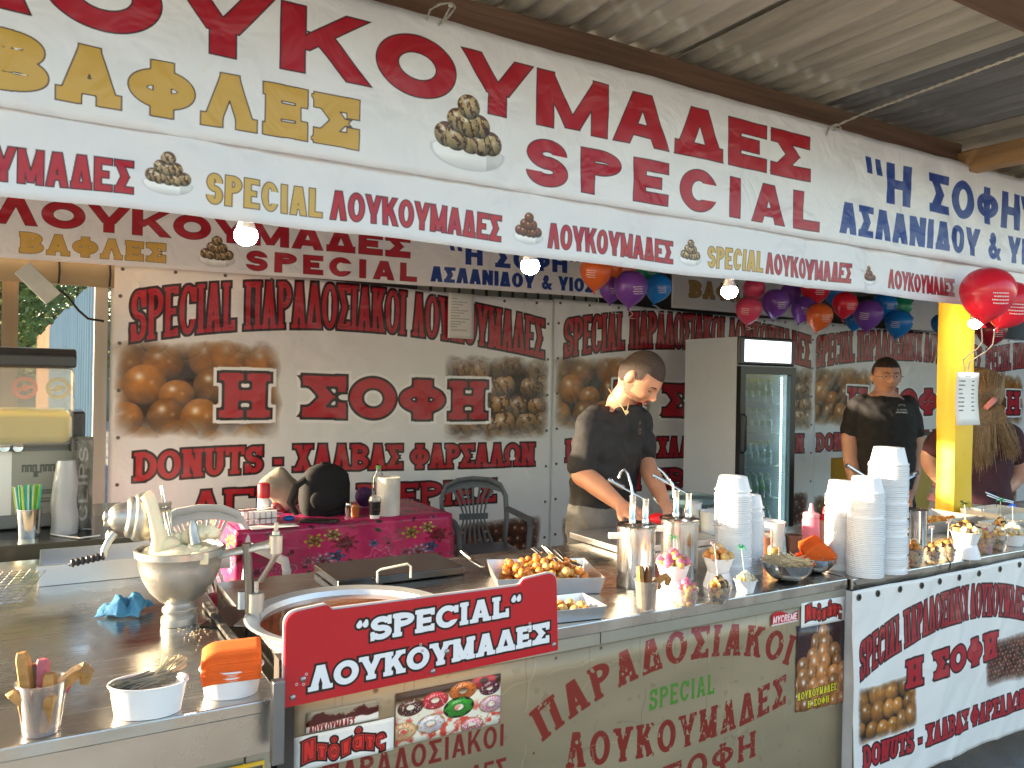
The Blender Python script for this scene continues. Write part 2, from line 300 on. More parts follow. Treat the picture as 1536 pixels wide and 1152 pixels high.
def txt(cv, s, x0, x1, z0, h, stem=.2, bar=.16, sf=0, col=RED, out=0, ocol=BLK, halo=0, hcol=WHT, base=None, hf=None, polar=None, gap=.12, slant=0, holes=0, rnd=0, inner=0):
    """a line of capitals from x0 to x1, baseline z0, height h (metres on the print). base(X), hf(X): arched baseline and height; polar=(cx, cz, R, a0, a1)"""
    ws = [WID.get(c, 1.0)*(1 if c == ' ' else 1) for c in s]; tot = sum(ws)+gap*(len(s)-1)
    if polar: pcx, pcz, PR, a0, a1 = polar; length = PR*(a1-a0)
    else: length = x1-x0
    u = length/tot; pos = 0; D = np.full(cv.X.shape, 9., np.float32); pad = out+halo+.01
    lo = (base(np.linspace(x0, x1, 20)).min() if base else z0) if not polar else cv.z0; hi = (((base or (lambda q: z0+q*0))(np.linspace(x0, x1, 20)) + (hf(np.linspace(x0, x1, 20)) if hf else h)).max()) if not polar else cv.z1
    bw = None
    for c, wi in zip(s, ws):
        xa = pos*u; wd = wi*u; pos += wi+gap
        if c == ' ': continue
        if polar:
            am = a0+(xa+wd/2)/PR; gx, gz = pcx+PR*math.sin(am), pcz+PR*math.cos(am); rr = h*1.2+wd/2+pad; w = cv.win(gx-rr, gx+rr, gz-rr, gz+rr+h)
            if w is None: continue
            X, Z = cv.X[w]-pcx, cv.Z[w]-pcz; U = PR*np.arctan2(X, Z)-PR*a0-xa; V = np.sqrt(X*X+Z*Z)-PR; H = h
        else:
            w = cv.win(x0+xa-pad-abs(slant)*h, x0+xa+wd+pad+abs(slant)*h, lo-pad-.1*h, hi+pad+.1*h)
            if w is None: continue
            X, Z = cv.X[w], cv.Z[w]; V = Z-(base(X) if base else z0); H = hf(X) if hf else h; U = X-x0-xa-slant*V
        hh = h if not hf else float(np.mean(H))
        d = glyph(c, U, V, wd, H, stem*min(u*1.25, hh), bar*hh, sf)
        if d is None: continue
        D[w] = np.minimum(D[w], d-rnd); bw = w
    p = cv.res
    if holes:
        n = fbm(cv.X*70, cv.Z*70); cr_ = np.abs(fbm(cv.X*26+3, cv.Z*26, 6)-.5); cut = (n > .92-holes) | ((cr_ < .007) & (fbm(cv.X*14, cv.Z*14, 9) > .5)); D = np.where(cut, np.maximum(D, .002), D)
    full = (slice(None), slice(None))
    if halo: cv.over(full, np.clip(.5-(D-out-halo)*p, 0, 1), hcol)
    if out: cv.over(full, np.clip(.5-(D-out)*p, 0, 1), ocol)
    cv.over(full, np.clip(.5-D*p, 0, 1), col)
    if inner: cv.over(full, np.clip(.5-(np.abs(D+inner)-.0012)*p, 0, 1)*.6, ocol)
def fbm(x, y, seed=0):
    """cheap value noise in 0..1 on arrays"""
    out = np.zeros_like(x); amp = .5
    for o in range(3):
        xi = np.floor(x).astype(int); yi = np.floor(y).astype(int); fx = x-xi; fy = y-yi; fx = fx*fx*(3-2*fx); fy = fy*fy*(3-2*fy)
        def hs(a, b): return ((np.sin(a*127.1+b*311.7+seed*74.7+o*13.1)*43758.5453) % 1.0)
        v = hs(xi, yi)*(1-fx)*(1-fy)+hs(xi+1, yi)*fx*(1-fy)+hs(xi, yi+1)*(1-fx)*fy+hs(xi+1, yi+1)*fx*fy
        out += amp*v; amp *= .5; x = x*2.1; y = y*2.1
    return out/.875
def dough(cv, cx_, cz_, rx, rz, col=(196, 122, 44), mask=None, choc=0, powder=0, sheen=1.0):
    """one glossy dough ball in a printed food photograph"""
    w = cv.win(cx_-rx, cx_+rx, cz_-rz, cz_+rz)
    if w is None: return
    a, b = (cv.X[w]-cx_)/rx, (cv.Z[w]-cz_)/rz; q = a*a+b*b; nz_ = np.sqrt(np.clip(1-q, 0, 1)); al = np.clip((1-np.sqrt(q))*rx*cv.res, 0, 1)
    if mask is not None: al = al*mask(cv.X[w], cv.Z[w])
    tex = fbm(cv.X[w]/rx*3, cv.Z[w]/rz*3, int(cx_*997) % 50)
    lam = np.clip(.42+.5*(nz_*.75+b*.5-a*.2)+(tex-.5)*.22, 0, 1.15)
    base = np.array(col, np.float32)/255; colr = base*lam[..., None]
    if powder: colr = colr+(np.array([.9, .85, .8])-colr)*(powder*np.clip(b+.3+tex-.5, 0, 1))[..., None]
    if choc:
        st = (np.sin((a*2.3+b*1.2+tex*2.5+cx_*40)*3.0) > .80-choc*.65) | (b+tex*.6 > 1.25-choc*.6); ch = np.array([.36, .22, .15])*(lam*1.2)[..., None]; colr = np.where(st[..., None], ch, colr)
    sp = np.exp(-((a+.25)**2+(b-.4)**2)/.035)*.75*sheen+np.exp(-((a-.3)**2+(b-.1)**2)/.01)*.3*sheen
    colr = colr+(1-colr)*sp[..., None]; cv.c[w] = cv.c[w]*(1-al[..., None])+colr*al[..., None]
def plate_pic(cv, xc, zc, w, choc=.8):
    """small picture of a heaped plate of dough balls"""
    h = w*.24; W = cv.win(xc-w/2, xc+w/2, zc-h, zc+h*.4)
    if W:
        a, b = (cv.X[W]-xc)/(w/2), (cv.Z[W]-zc)/h; q = np.where(b > 0, a*a+(b/.3)**2, a*a+b*b); al = np.clip((1-q)*6, 0, 1); sh = .97-.3*np.clip(-b-.35, 0, 1)-.12*(a > .5)
        cv.over(W, np.clip((1.06-q)*8, 0, 1)*.5, (150, 150, 155)); cv.c[W] = cv.c[W]*(1-al[..., None])+sh[..., None]*al[..., None]
    r = w*.155
    for dx, dz in ((-.30, .16), (.02, .12), (.31, .15), (-.17, .13), (.17, .12), (-.14, .38), (.14, .36), (0, .34), (0, .60)):
        dough(cv, xc+dx*w, zc+dz*w*.85, r, r*.95, (228, 196, 140) if choc else (150, 78, 36), choc=choc)
def balls_photo(cv, x0, x1, z0, z1, n, r, col, choc=0, powder=0, seed=1, fade=.22, dark=(40, 18, 8)):
    rg = random.Random(seed); cx_, cz_ = (x0+x1)/2, (z0+z1)/2
    def mask(X, Z):
        dx = np.minimum(X-x0, x1-X)/(x1-x0); dz = np.minimum(Z-z0, z1-Z)/(z1-z0); n_ = fbm(X*9, Z*9, seed)*.1
        return np.clip((dx-n_*.4)/(fade*.5), 0, 1)*np.clip((dz-n_)/(fade), 0, 1)
    w = cv.win(x0, x1, z0, z1)
    if w is None: return
    cv.over(w, mask(cv.X[w], cv.Z[w]), dark)
    rows = max(2, int((z1-z0)/(r*1.35)))
    for j in range(rows, -1, -1):
        zz = z0+(z1-z0)*j/rows; cols = int((x1-x0)/(r*1.9))+1
        for i in range(cols+1):
            q = r*rg.uniform(.8, 1.2); xx = x0+(x1-x0)*(i+.5*(j % 2))/cols+rg.uniform(-.4, .4)*r; kk = rg.uniform(.78, 1.15); cc = [min(255, v*kk) for v in col]
            dough(cv, xx, zz+rg.uniform(-.3, .3)*r, q, q*rg.uniform(.82, 1.15), cc, mask, choc=choc*rg.random(), powder=powder)
def sofi_print(cv, X0, Z0, kx, kz, kind=0, dark2=False):
    """the stall's banner artwork, laid out in units of the 3.1 m back wall banner"""
    fx = lambda v: X0+v*kx
    fz = lambda v: Z0+v*kz
    balls_photo(cv, fx(.0), fx(1.02), fz(1.08), fz(1.76), 30, .115*kx, (205, 130, 42), seed=3)
    if dark2: balls_photo(cv, fx(2.25), fx(3.05), fz(1.12), fz(1.80), 60, .035*kx, (120, 60, 36), seed=9)
    else: balls_photo(cv, fx(2.16), fx(3.1), fz(1.05), fz(1.76), 30, .095*kx, (205, 150, 88), choc=.55, powder=.25, seed=5)
    if not dark2: balls_photo(cv, fx(2.2), fx(3.05), fz(.12), fz(.5), 60, .045*kx, (120, 62, 36), seed=11); balls_photo(cv, fx(.1), fx(.9), fz(.12), fz(.45), 60, .06*kx, (196, 120, 50), seed=12)
    k = (kx*kz)**.5; xm = fx(1.57)
    arc = lambda X: fz(1.70)+kz*.15*(1-((X-xm)/(1.5*kx))**2)
    txt(cv, 'SPECIAL ΠΑΡΑΔΟΣΙΑΚΟΙ ΛΟΥΚΟΥΜΑΔΕΣ', fx(.11), fx(3.03), 0, .30*kz, .21, .11, .8, (178, 28, 44), out=.014*k, base=arc, gap=.08, rnd=.002*k, inner=.016*k)
    txt(cv, 'Η ΣΟΦΗ', fx(.62), fx(2.53), fz(1.25), .27*kz, .28, .22, 1, (178, 28, 44), out=.016*k, halo=.02*k, gap=.13, rnd=.004*k)
    arc2 = lambda X: fz(.875)+kz*.02*(1-((X-xm)/(1.5*kx))**2)
    txt(cv, 'DONUTS - ΧΑΛΒΑΣ ΦΑΡΣΑΛΩΝ', fx(.14), fx(2.96), 0, .165*kz, .21, .15, .8, (178, 28, 44), out=.013*k, base=arc2, gap=.08, rnd=.003*k)
    txt(cv, 'ΑΓΓΕΒ ΠΙΕΡΙΕΣ', fx(.46), fx(2.62), fz(.62), .165*kz, .21, .16, .8, (178, 28, 44), out=.013*k, gap=.12, rnd=.003*k)
# ---------------------------------------------------------------- materials in use
steel = pm('counter_steel', (.50, .48, .45), .25, 1, scratch=.22, nscale=5, namt=.18, rvar=.12, bump=.0006, bscale=14, dirt=.25, dcol=(.26, .22, .17), dscale=6)
steel2 = pm('bright_steel', (.66, .65, .63), .16, 1, nscale=20, namt=.06, rvar=.06)
alu = pm('cast_aluminium', (.47, .47, .44), .40, .85, nscale=14, namt=.10, bump=.0006, bscale=120, rvar=.08, dirt=.2, dcol=(.35, .33, .27))
panelsteel = pm('worn_beige_panel', (.34, .315, .26), .42, .35, nscale=2.4, namt=.10, dirt=.35, dcol=(.20, .175, .13), dscale=4, bump=.0008, bscale=6)
black = pm('black_plastic', (.018, .018, .02), .38, nscale=30)
blackc = pm('black_cloth', (.012, .012, .014), .85, nscale=60, bump=.001, bscale=300)
white = pm('white_paper', (.80, .80, .82), .45, nscale=30, namt=.02)
whitep = pm('white_plastic', (.74, .73, .70), .4, nscale=10, namt=.05, dirt=.12)
greyp = pm('grey_plastic', (.13, .145, .155), .42, nscale=10, dirt=.15)
timber = pm('old_timber', (.15, .085, .052), .75, nscale=6, namt=.5, stretch=(.25, 5, 5), bump=.003, bscale=14, dirt=.5, dcol=(.05, .035, .025), dscale=3)
timber2 = pm('pale_timber', (.42, .24, .10), .7, nscale=6, namt=.3, stretch=(5, .25, 5), bump=.002, bscale=14)
rope = pm('rope', (.45, .43, .36), .9, nscale=200, namt=.3)
# ---------------------------------------------------------------- ground
asph = pm('asphalt', (.27, .26, .24), .9, nscale=5, namt=.25, bump=.006, bscale=120, dirt=.5, dcol=(.34, .33, .30), dscale=1.2)
g = MB(); g.add([(-150, -150, 0), (150, -150, 0), (150, 150, 0), (-150, 150, 0)], [(0, 1, 2, 3)])
tag(g.build('ground', asph, smooth=False), kind='structure')
# ---------------------------------------------------------------- roof: corrugated sheets on beams
roofroot = bpy.data.objects.new('roof', None); C.objects.link(roofroot); tag(roofroot, kind='structure')
rmat = [pm('roof_sheet_a', (.40, .37, .30), .85, .05, nscale=3, namt=.35, stretch=(6, .35, 1), bump=.002, bscale=20, dirt=.55, dcol=(.10, .095, .085), dscale=2.2),
        pm('roof_sheet_b', (.20, .20, .19), .85, .05, nscale=3, namt=.35, stretch=(6, .35, 1), bump=.002, bscale=20, dirt=.5, dcol=(.20, .19, .15), dscale=2.0),
        pm('roof_sheet_c', (.33, .30, .24), .85, .05, nscale=3, namt=.4, stretch=(6, .35, 1), bump=.002, bscale=20, dirt=.6, dcol=(.28, .25, .19), dscale=1.6),
        pm('roof_sheet_d', (.46, .43, .36), .85, .05, nscale=3, namt=.3, stretch=(5, .3, 1), bump=.002, bscale=20, dirt=.6, dcol=(.16, .085, .04), dscale=2.6)]
def sheet(x0, x1, y0, y1, z, tilt, mat, pitch=.076, amp=.012):
    n = int((x1-x0)/pitch*8); vs = []; ys = np.linspace(y0, y1, 9)
    for yv in ys:
        for i in range(n+1):
            x = x0+(x1-x0)*i/n; vs.append((x, yv, z+amp*math.sin(2*math.pi*x/pitch)+(yv-y0)*tilt+.006*noise.noise(Vector((x*2, yv*1.3, z*50)))))
    fs = [(j*(n+1)+i, j*(n+1)+i+1, (j+1)*(n+1)+i+1, (j+1)*(n+1)+i) for j in range(len(ys)-1) for i in range(n)]
    b = MB(); b.add(vs, fs); return b.build('roof_sheet', mat, roofroot, solid=.0012)
order = [0, 2, 3, 1, 0, 3, 0, 1, 2, 0, 1, 3, 0, 2, 1, 0, 3, 1, 0]
xx = -2.2; i = 0; rg = random.Random(4)
edges = [-2.2, -1.4, -.62, .10, .78, 1.20, 1.62, 2.24, 3.0, 3.75, 4.5, 5.3, 6.1, 6.9, 7.7, 8.6, 9.5, 10.4, 11.3]
for i in range(len(edges)-1):
    x0, x1 = edges[i], edges[i+1]
    sheet(x0-.03, x1+.03, rg.uniform(.62, .78), 2.75, 2.475+.011*(i % 2), .012, rmat[order[i] % 4])
    sheet(x0-.02, x1+.04, 2.55, 5.9, 2.505+.011*((i+1) % 2), .012, rmat[order[(i+5) % 19] % 4])
def beam(name, x0, x1, y0, y1, z0, z1, mat, label):
    b = MB(); n = 24; vs = []
    for k in range(n+1):
        t = k/n
        for (u, v) in ((0, 0), (1, 0), (1, 1), (0, 1)):
            p = Vector((x0+(x1-x0)*t, y0+(y1-y0)*u, z0+(z1-z0)*v)) if (x1-x0) > (y1-y0) else Vector((x0+(x1-x0)*u, y0+(y1-y0)*t, z0+(z1-z0)*v))
            p += Vector((noise.noise(p*1.3+Vector((5, 0, 0))), noise.noise(p*1.3), noise.noise(p*1.7)))*.006
            vs.append(p)
    fs = [(k*4+a, k*4+(a+1) % 4, (k+1)*4+(a+1) % 4, (k+1)*4+a) for k in range(n) for a in range(4)]+[(0, 3, 2, 1), (n*4, n*4+1, n*4+2, n*4+3)]
    b.add(vs, fs); o = b.build(name, mat, bevel=.004, smooth=False); tag(o, label, 'beam'); settle(o, (x0, y0, z0)); return o
beam('roof_beam', -2.2, 3.02, 1.745, 1.835, 2.345, 2.455, timber, 'long dark timber beam carrying the roof right above the big white banner')
beam('roof_beam', -2.2, 11, .955, 1.04, 2.385, 2.46, timber, 'dark timber beam crossing the top right corner under the corrugated roof')
beam('roof_beam', 3.0, 11, 1.86, 1.94, 2.33, 2.44, timber, 'dark timber beam continuing beyond the pale rafter at the right end')
beam('roof_beam', -2.2, 11, 4.0, 4.09, 2.38, 2.48, timber, 'dark timber beam under the roof above the back of the stall')
beam('rafter', 2.99, 3.05, 1.25, 2.3, 2.335, 2.415, timber2, 'short pale new rafter butting the long dark roof beam at right')
beam('roof_lath', -2.2, 6, 1.735, 1.765, 2.318, 2.34, pm('grey_lath', (.22, .21, .2), .8, nscale=6, stretch=(.3, 5, 5), namt=.3), 'thin grey wooden lath between the long beam and the banner top')
# ropes
def rope_thing(name, pts, r, label, mat=rope, knot=None, cat='rope'):
    P0 = [Vector(p) for p in pts]; q = []
    for a, b in zip(P0[:-1], P0[1:]):
        n = max(2, int((b-a).length/.012))
        for k in range(n): q.append(a.lerp(b, k/n))
    q.append(P0[-1]); b = MB()
    for ph in (0, math.pi):
        pp = []
        for k, p in enumerate(q):
            t = (q[min(k+1, len(q)-1)]-q[max(0, k-1)]).normalized(); u = t.orthogonal().normalized(); v = t.cross(u); an = k*1.05+ph; pp.append(p+(u*math.cos(an)+v*math.sin(an))*r*.55)
        b.tube(pp, r*.62, 5)
    if knot: b.ball(knot, r*2.4, 8, 6)
    o = b.build(name, mat); tag(o, label, cat); settle(o, P0[0]); return o
a1 = P(1246, 192, Y=1.74); rope_thing('rope', [a1+Vector((0, -.0, -.0)), P(1300, 168, Y=1.6), P(1536, 80, Y=1.0), P(1700, 15, Y=.75)], .0035, 'twisted white rope running from the banner top out under the roof', knot=a1)
loop = [P(x, y, Y=1.688) for x, y in ((640, 30), (645, 15), (660, 6), (678, 4), (683, 12), (672, 26), (658, 38), (668, 25), (676, 8))]
rope_thing('rope', loop, .0026, 'small knotted loop of white rope on the banner top edge', knot=P(676, 8, Y=1.688))
rope_thing('rope', [P(x, y, Y=1.69) for x, y in ((1240, 203), (1244, 190), (1256, 186), (1262, 192), (1250, 196))], .0026, 'small white rope knot tying the long rope to the banner')
# ---------------------------------------------------------------- big overhead banner, its lower strip, the copies hung at the back
big = Print(-.9, 4.0, 1.985, 2.36, 640, (232, 231, 233))
txt(big, 'ΛΟΥΚΟΥΜΑΔΕΣ', -.235, 2.085, 2.163, .141, .36, .27, 0, RED, out=.0022, gap=.11)
txt(big, 'SPECIAL', 1.030, 2.135, 2.009, .118, .36, .25, 0, RED, out=.002, gap=.30)
txt(big, 'ΒΑΦΛΕΣ', -.115, .580, 2.024, .096, .20, .20, .6, (206, 164, 76), out=.0016, gap=.26, rnd=.0065)
txt(big, "''Η ΣΟΦΗ''", 2.38, 3.46, 2.150, .142, .32, .22, 0, BLUE, out=.0, gap=.16)
txt(big, 'ΑΣΛΑΝΙΔΟΥ & ΥΙΟΣ', 2.235, 3.60, 2.018, .104, .33, .22, 0, BLUE, gap=.12)
plate_pic(big, .862, 2.062, .205, .35)
bigi = big.image('big_banner_print')
strip = Print(-.9, 4.6, 1.828, 2.02, 640, (228, 227, 230))
for a, b in ((-.30, .134), (.53, .965), (1.104, 1.528), (1.902, 2.318), (2.525, 2.93), (3.3, 3.72)):
    txt(strip, 'ΛΟΥΚΟΥΜΑΔΕΣ', a, b, 1.856, .063, .26, .19, 0, (178, 32, 48), out=.0016, gap=.12)
for a, b in ((.270, .512), (1.659, 1.890), (3.05, 3.26)): txt(strip, 'SPECIAL', a, b, 1.857, .062, .30, .18, 0, (206, 168, 84), out=.0012, gap=.14)
for xq, zq, wq, cq in ((.197, 1.886, .095, .5), (1.045, 1.88, .09, 0), (1.592, 1.876, .085, .5), (2.42, 1.873, .075, 0), (3.02, 1.873, .075, .5), (-.38, 1.88, .09, 0)): plate_pic(strip, xq, zq, wq, cq)
stripi = strip.image('strip_banner_print')
def banner(name, label, cv, img, mat_name, Y, xf=None, sag=None, zoff=None, wav=.006, nx=220, nz=14, bump=.002, x_range=None, dirt=.05, rough=.38, thick=.0015, grom=None, cat='banner', seed=0., fold=None, grp=None, tilt=0):
    """a hung vinyl sheet: real waves and wrinkles, print mapped on it; xf/zoff map print coordinates to the place"""
    x0, x1 = x_range or (cv.x0, cv.x1); xf = xf or (lambda x: x); zoff = zoff or (lambda x: 0)
    def fn(u, v):
        x = x0+(x1-x0)*u; z = cv.z0+(cv.z1-cv.z0)*v
        w = wav*(noise.noise(Vector((x*2.1+seed, z*.8, 3.1)))+.6*noise.noise(Vector((x*6+z*5+seed, z*3, 7.7))))+wav*.35*noise.noise(Vector((x*17-z*14+seed, z*9, 1.7)))
        if fold: w += fold(x, z)
        return Vector((xf(x), Y+w+tilt*(cv.z1-z), z+zoff(x)))
    b = MB(); b.grid(fn, nx, nz); uvs = [(((x0+(x1-x0)*i/nx)-cv.x0)/(cv.x1-cv.x0), j/nz) for j in range(nz+1) for i in range(nx+1)]
    me = bpy.data.meshes.new(name); me.from_pydata(b.v, [], b.f); L = me.uv_layers.new(name='UVMap'); vi = np.empty(len(me.loops), dtype=np.int32); me.loops.foreach_get('vertex_index', vi)
    L.data.foreach_set('uv', np.array(uvs, np.float32)[vi].ravel()); me.polygons.foreach_set('use_smooth', [True]*len(me.polygons))
    me.materials.append(MATS.get(mat_name) or imgmat(mat_name, img, rough, bump, 7, dirt))
    o = bpy.data.objects.new(name, me); link(o); tag(o, label, cat, grp)
    md = o.modifiers.new('s', 'SOLIDIFY'); md.thickness = thick; md.offset = 1
    if grom:
        gm = pm('grommet_metal', (.12, .11, .10), .4, .8); first = None
        for (gx, gz) in grom:
            p = fn((gx-x0)/(x1-x0), (gz-cv.z0)/(cv.z1-cv.z0))
            if first is None:
                q = MB(); q.ring([(.005, -.002), (.011, -.003), (.011, .001), (.005, .001)], 14, (0, 0, 0), ax=(0, -1, 0)); q.lathe([(0, 0), (.0055, 0)], 10, (0, -.0005, 0), ax=(0, -1, 0)); first = q.build('grommet', gm, o); first.location = p+Vector((0, -.003, 0))
            else: dup(first, p+Vector((0, -.003, 0)), parent=o)
    org = fn(.5, 0); me.transform(Matrix.Translation(-org)); o.location = org
    for c in o.children: c.location -= org
    return o
def topz(x): # the top edge is pulled up and down between its ties
    return 0
banner('overhead_banner', 'large white overhead banner with big red lettering and gold and blue words', big, bigi, 'big_banner', 1.70, wav=.010, nx=260, nz=20, bump=.004)
o = banner('banner_strip', 'narrow white banner strip of repeated red words hanging below the big banner', strip, stripi, 'strip_banner', 1.712, wav=.012, nx=300, nz=12, bump=.004, seed=4, zoff=lambda x: .0035*math.sin(x*3.1)+.002*math.sin(x*11), fold=lambda x, z: .010*math.exp(-((x-2.10)/.012)**2)+.008*math.exp(-((x-2.42)/.02)**2)-.006*math.exp(-((x-.36)/.03)**2))
# inner banner, same artwork, hung before the back wall
banner('inner_banner', 'white banner with red, gold and blue words hung high before the back wall', big, bigi, 'big_banner', 4.87, xf=lambda x: x-.03, zoff=lambda x: .128+.017*x, x_range=(-.9, 3.74), wav=.012, nx=200, seed=9)
b2 = Print(3.9, 6.4, 1.985, 2.36, 160, (205, 204, 204)); txt(b2, 'ΒΑΦΛΕΣ', 4.62, 5.5, 2.09, .13, .21, .22, .8, (150, 118, 60), out=.003, gap=.22, rnd=.004)  # greyer ground and duller gold paint the shade into this banner
banner('inner_banner', 'white banner printed in shade-darkened tones with gold letters behind the third light bulb', b2, b2.image('inner_banner_print'), 'inner_banner_b', 4.95, zoff=lambda x: .17, x_range=(4.42, 6.2), wav=.012, nx=80, seed=19)
b3 = Print(0, 1.2, 0, .42, 200, (215, 215, 216)); txt(b3, 'Σ', .08, .30, .08, .26, .25, .2, 0, BLUE); txt(b3, '20', .5, 1.0, .1, .2, .25, .2, 0, BLK)
banner('inner_banner', 'end of a white banner with blue letters beside the yellow post', b3, b3.image('banner_end_print'), 'inner_banner_c', 4.9, xf=lambda x: x+7.35, zoff=lambda x: 2.13, wav=.01, nx=30, seed=29)
# ---------------------------------------------------------------- back wall banners
rear = Print(0, 3.12, 0.12, 2.17, 330, (228, 228, 229)); sofi_print(rear, 0, 0, 1, 1); reari = rear.image('back_wall_print')
names = ['behind the table with the pink cloth', 'behind the bowed man and the fridge', 'behind the man with glasses', 'at far right behind the woman']
def wr(seed):
    def f(x, z):
        s_ = 0
        for k in range(5):
            ax = .15+.68*k+.1*math.sin(seed+k*7); s_ += .012*math.exp(-abs((x-ax)-(2.17-z)*(.5 if k % 2 else -.45))/.02)*max(0, 1-(2.17-z)/.55)
        return s_
    return f
for k in range(4):
    x0 = [.30, 3.43, 6.46, 9.48][k]; gr = [(x, 2.14) for x in np.arange(.06, 3.1, .29)]+[(.05, z) for z in np.arange(.3, 2.0, .28)]+[(3.07, z) for z in np.arange(.3, 2.0, .28)]
    banner('back_wall_banner', 'white back wall banner with red Greek lettering '+names[k], rear, reari, 'back_wall_banner_vinyl', 5.2+.015*k, xf=lambda x, x0=x0: x+x0, wav=.010, nx=120, nz=60, seed=k*13., fold=wr(k), grom=gr, bump=.002, rough=.3, zoff=lambda x, k=k: .012*math.sin(x*2+k))
wallm = pm('dark_back_wall', (.10, .10, .10), .9, nscale=1.5, namt=.4)
b = MB(); b.box(.36, 13, 5.62, 5.72, 0, 2.55); o = b.build('rear_wall', wallm, smooth=False); tag(o, 'dark grey wall of the next building behind the back wall banners', 'wall'); settle(o, (6, 5.65, 0))
b = MB(); b.box(13.0, 13.1, 0.8, 5.7, 0, 2.55); o = b.build('end_wall', wallm, smooth=False); tag(o, 'dark wall closing the far right end of the covered market', 'wall'); settle(o, (13, 3, 0))
# railing bars above the first back banner
rail = root('railing', 'dark green metal railing showing above the first back wall banner', 'railing', loc=(0, 0, 0)); gm = pm('green_bar', (.05, .08, .07), .5, .4)
q = MB(); q.tube([(2.3, 5.45, 2.44), (4.2, 5.45, 2.44)], .014, 8); q.build('top_rail', gm, rail)
for k in range(16):
    q = MB(); q.tube([(2.35+k*.12, 5.45, .2), (2.35+k*.12, 5.45, 2.43)], .011, 6); q.build('bar', gm, rail)
settle(rail, (3.2, 5.45, 0))
q = MB(); q.box(2.4, 4.1, 5.56, 5.575, 1.9, 2.32); o = q.build('tarpaulin', pm('pale_tarp', (.5, .5, .42), .6, nscale=3, namt=.3)); tag(o, 'pale green tarpaulin strip showing behind the railing bars', 'tarpaulin'); settle(o, (3.2, 5.57, 1.9))
# paper note on the first back banner
nb = Print(0, .22, 0, .29, 300, (226, 225, 220))
for k in range(12): nb.over(nb.win(.02, .02+.05+.12*((k*37) % 10)/10, .25-k*.018, .25-k*.018), np.ones_like(nb.X[nb.win(.02, .02+.05+.12*((k*37) % 10)/10, .25-k*.018, .25-k*.018)])*.35, (90, 90, 100))
pc = P(692, 475, Y=5.16); q = MB(); q.grid(lambda u, v: Vector((pc.x-.105+.21*u, 5.165-.008*math.sin(u*3)*v, pc.z-.16+.33*v)), 6, 6)
o = q.build('paper_note', imgmat('paper_note_print', nb.image('note_print'), .7, 0), uv=lambda p: ((p.x-pc.x+.105)/.21, (p.z-pc.z+.16)/.33), solid=.001); tag(o, 'sheet of white paper taped over the red lettering of the back banner', 'note'); settle(o, (pc.x, 5.165, pc.z-.16))
# left edge timber post carrying the first banner, cardboard coloured fascia
b = MB(); b.box(.215, .285, 5.17, 5.24, 0, 2.16); o = b.build('edge_post', pm('white_painted_wood', (.42, .39, .34), .6, nscale=3, stretch=(4, 4, .3), dirt=.3), bevel=.003); tag(o, 'narrow white wooden post at the left edge of the first back wall banner', 'post'); settle(o, (.25, 5.2, 0))
b = MB(); b.box(-1.9, .30, 4.93, 4.97, 2.00, 2.13); o = b.build('fascia_board', pm('plywood', (.34, .25, .14), .7, nscale=3, stretch=(.4, 4, 4))); tag(o, 'pale brown plywood fascia board under the inner banner at left', 'board'); settle(o, (-.8, 4.95, 2.0))
for k, xq in enumerate((.03, .275)):
    b = MB(); b.tube([(xq, 4.915, 2.14), (xq+.004, 4.912, 2.07), (xq, 4.917, 2.0)], .005, 6); o = b.build('cable', black); tag(o, ['short black cable down the middle of the plywood fascia', 'short black cable at the right end of the plywood fascia'][k], 'cable'); settle(o, (xq, 4.915, 2.0))
c1 = P(3, 465, Y=5.1)
b = MB(); b.box(c1.x, c1.x+.075, 5.06, 5.14, 0, 2.1); o = b.build('timber_post', pm('brown_post', (.26, .19, .12), .7, nscale=5, stretch=(5, 5, .3))); tag(o, 'square timber post at the far left behind the drinks machine', 'post'); settle(o, (c1.x+.04, 5.1, 0))  # brown timber in one base tone with grain
# floodlight on an arm: tilted pale panel
q = MB(); A_ = P(22, 408, Y=4.7); B_ = P(70, 455, Y=4.7); dr = (B_-A_); n_ = Vector((dr.z, 0, -dr.x)).normalized()
q.obox((A_+B_)/2+Vector((.03, .05, .03)), dr/2, Vector((0, .012, 0)), Vector((-dr.z, 0, dr.x)).normalized()*.045); o = q.build('floodlight', pm('light_fitting', (.55, .56, .52), .5), bevel=.003); tag(o, 'slanted pale grey light fitting hanging below the plywood fascia', 'light fitting'); settle(o, tuple(A_))
cab = [P(x, y, Y=4.8) for x, y in ((88, 434), (102, 446), (118, 466), (132, 478), (156, 482))]; q = MB(); q.tube(cab, .007, 6); o = q.build('cable', black); tag(o, 'black cable drooping across the blue fence towards the edge post', 'cable'); settle(o, tuple(cab[0]))
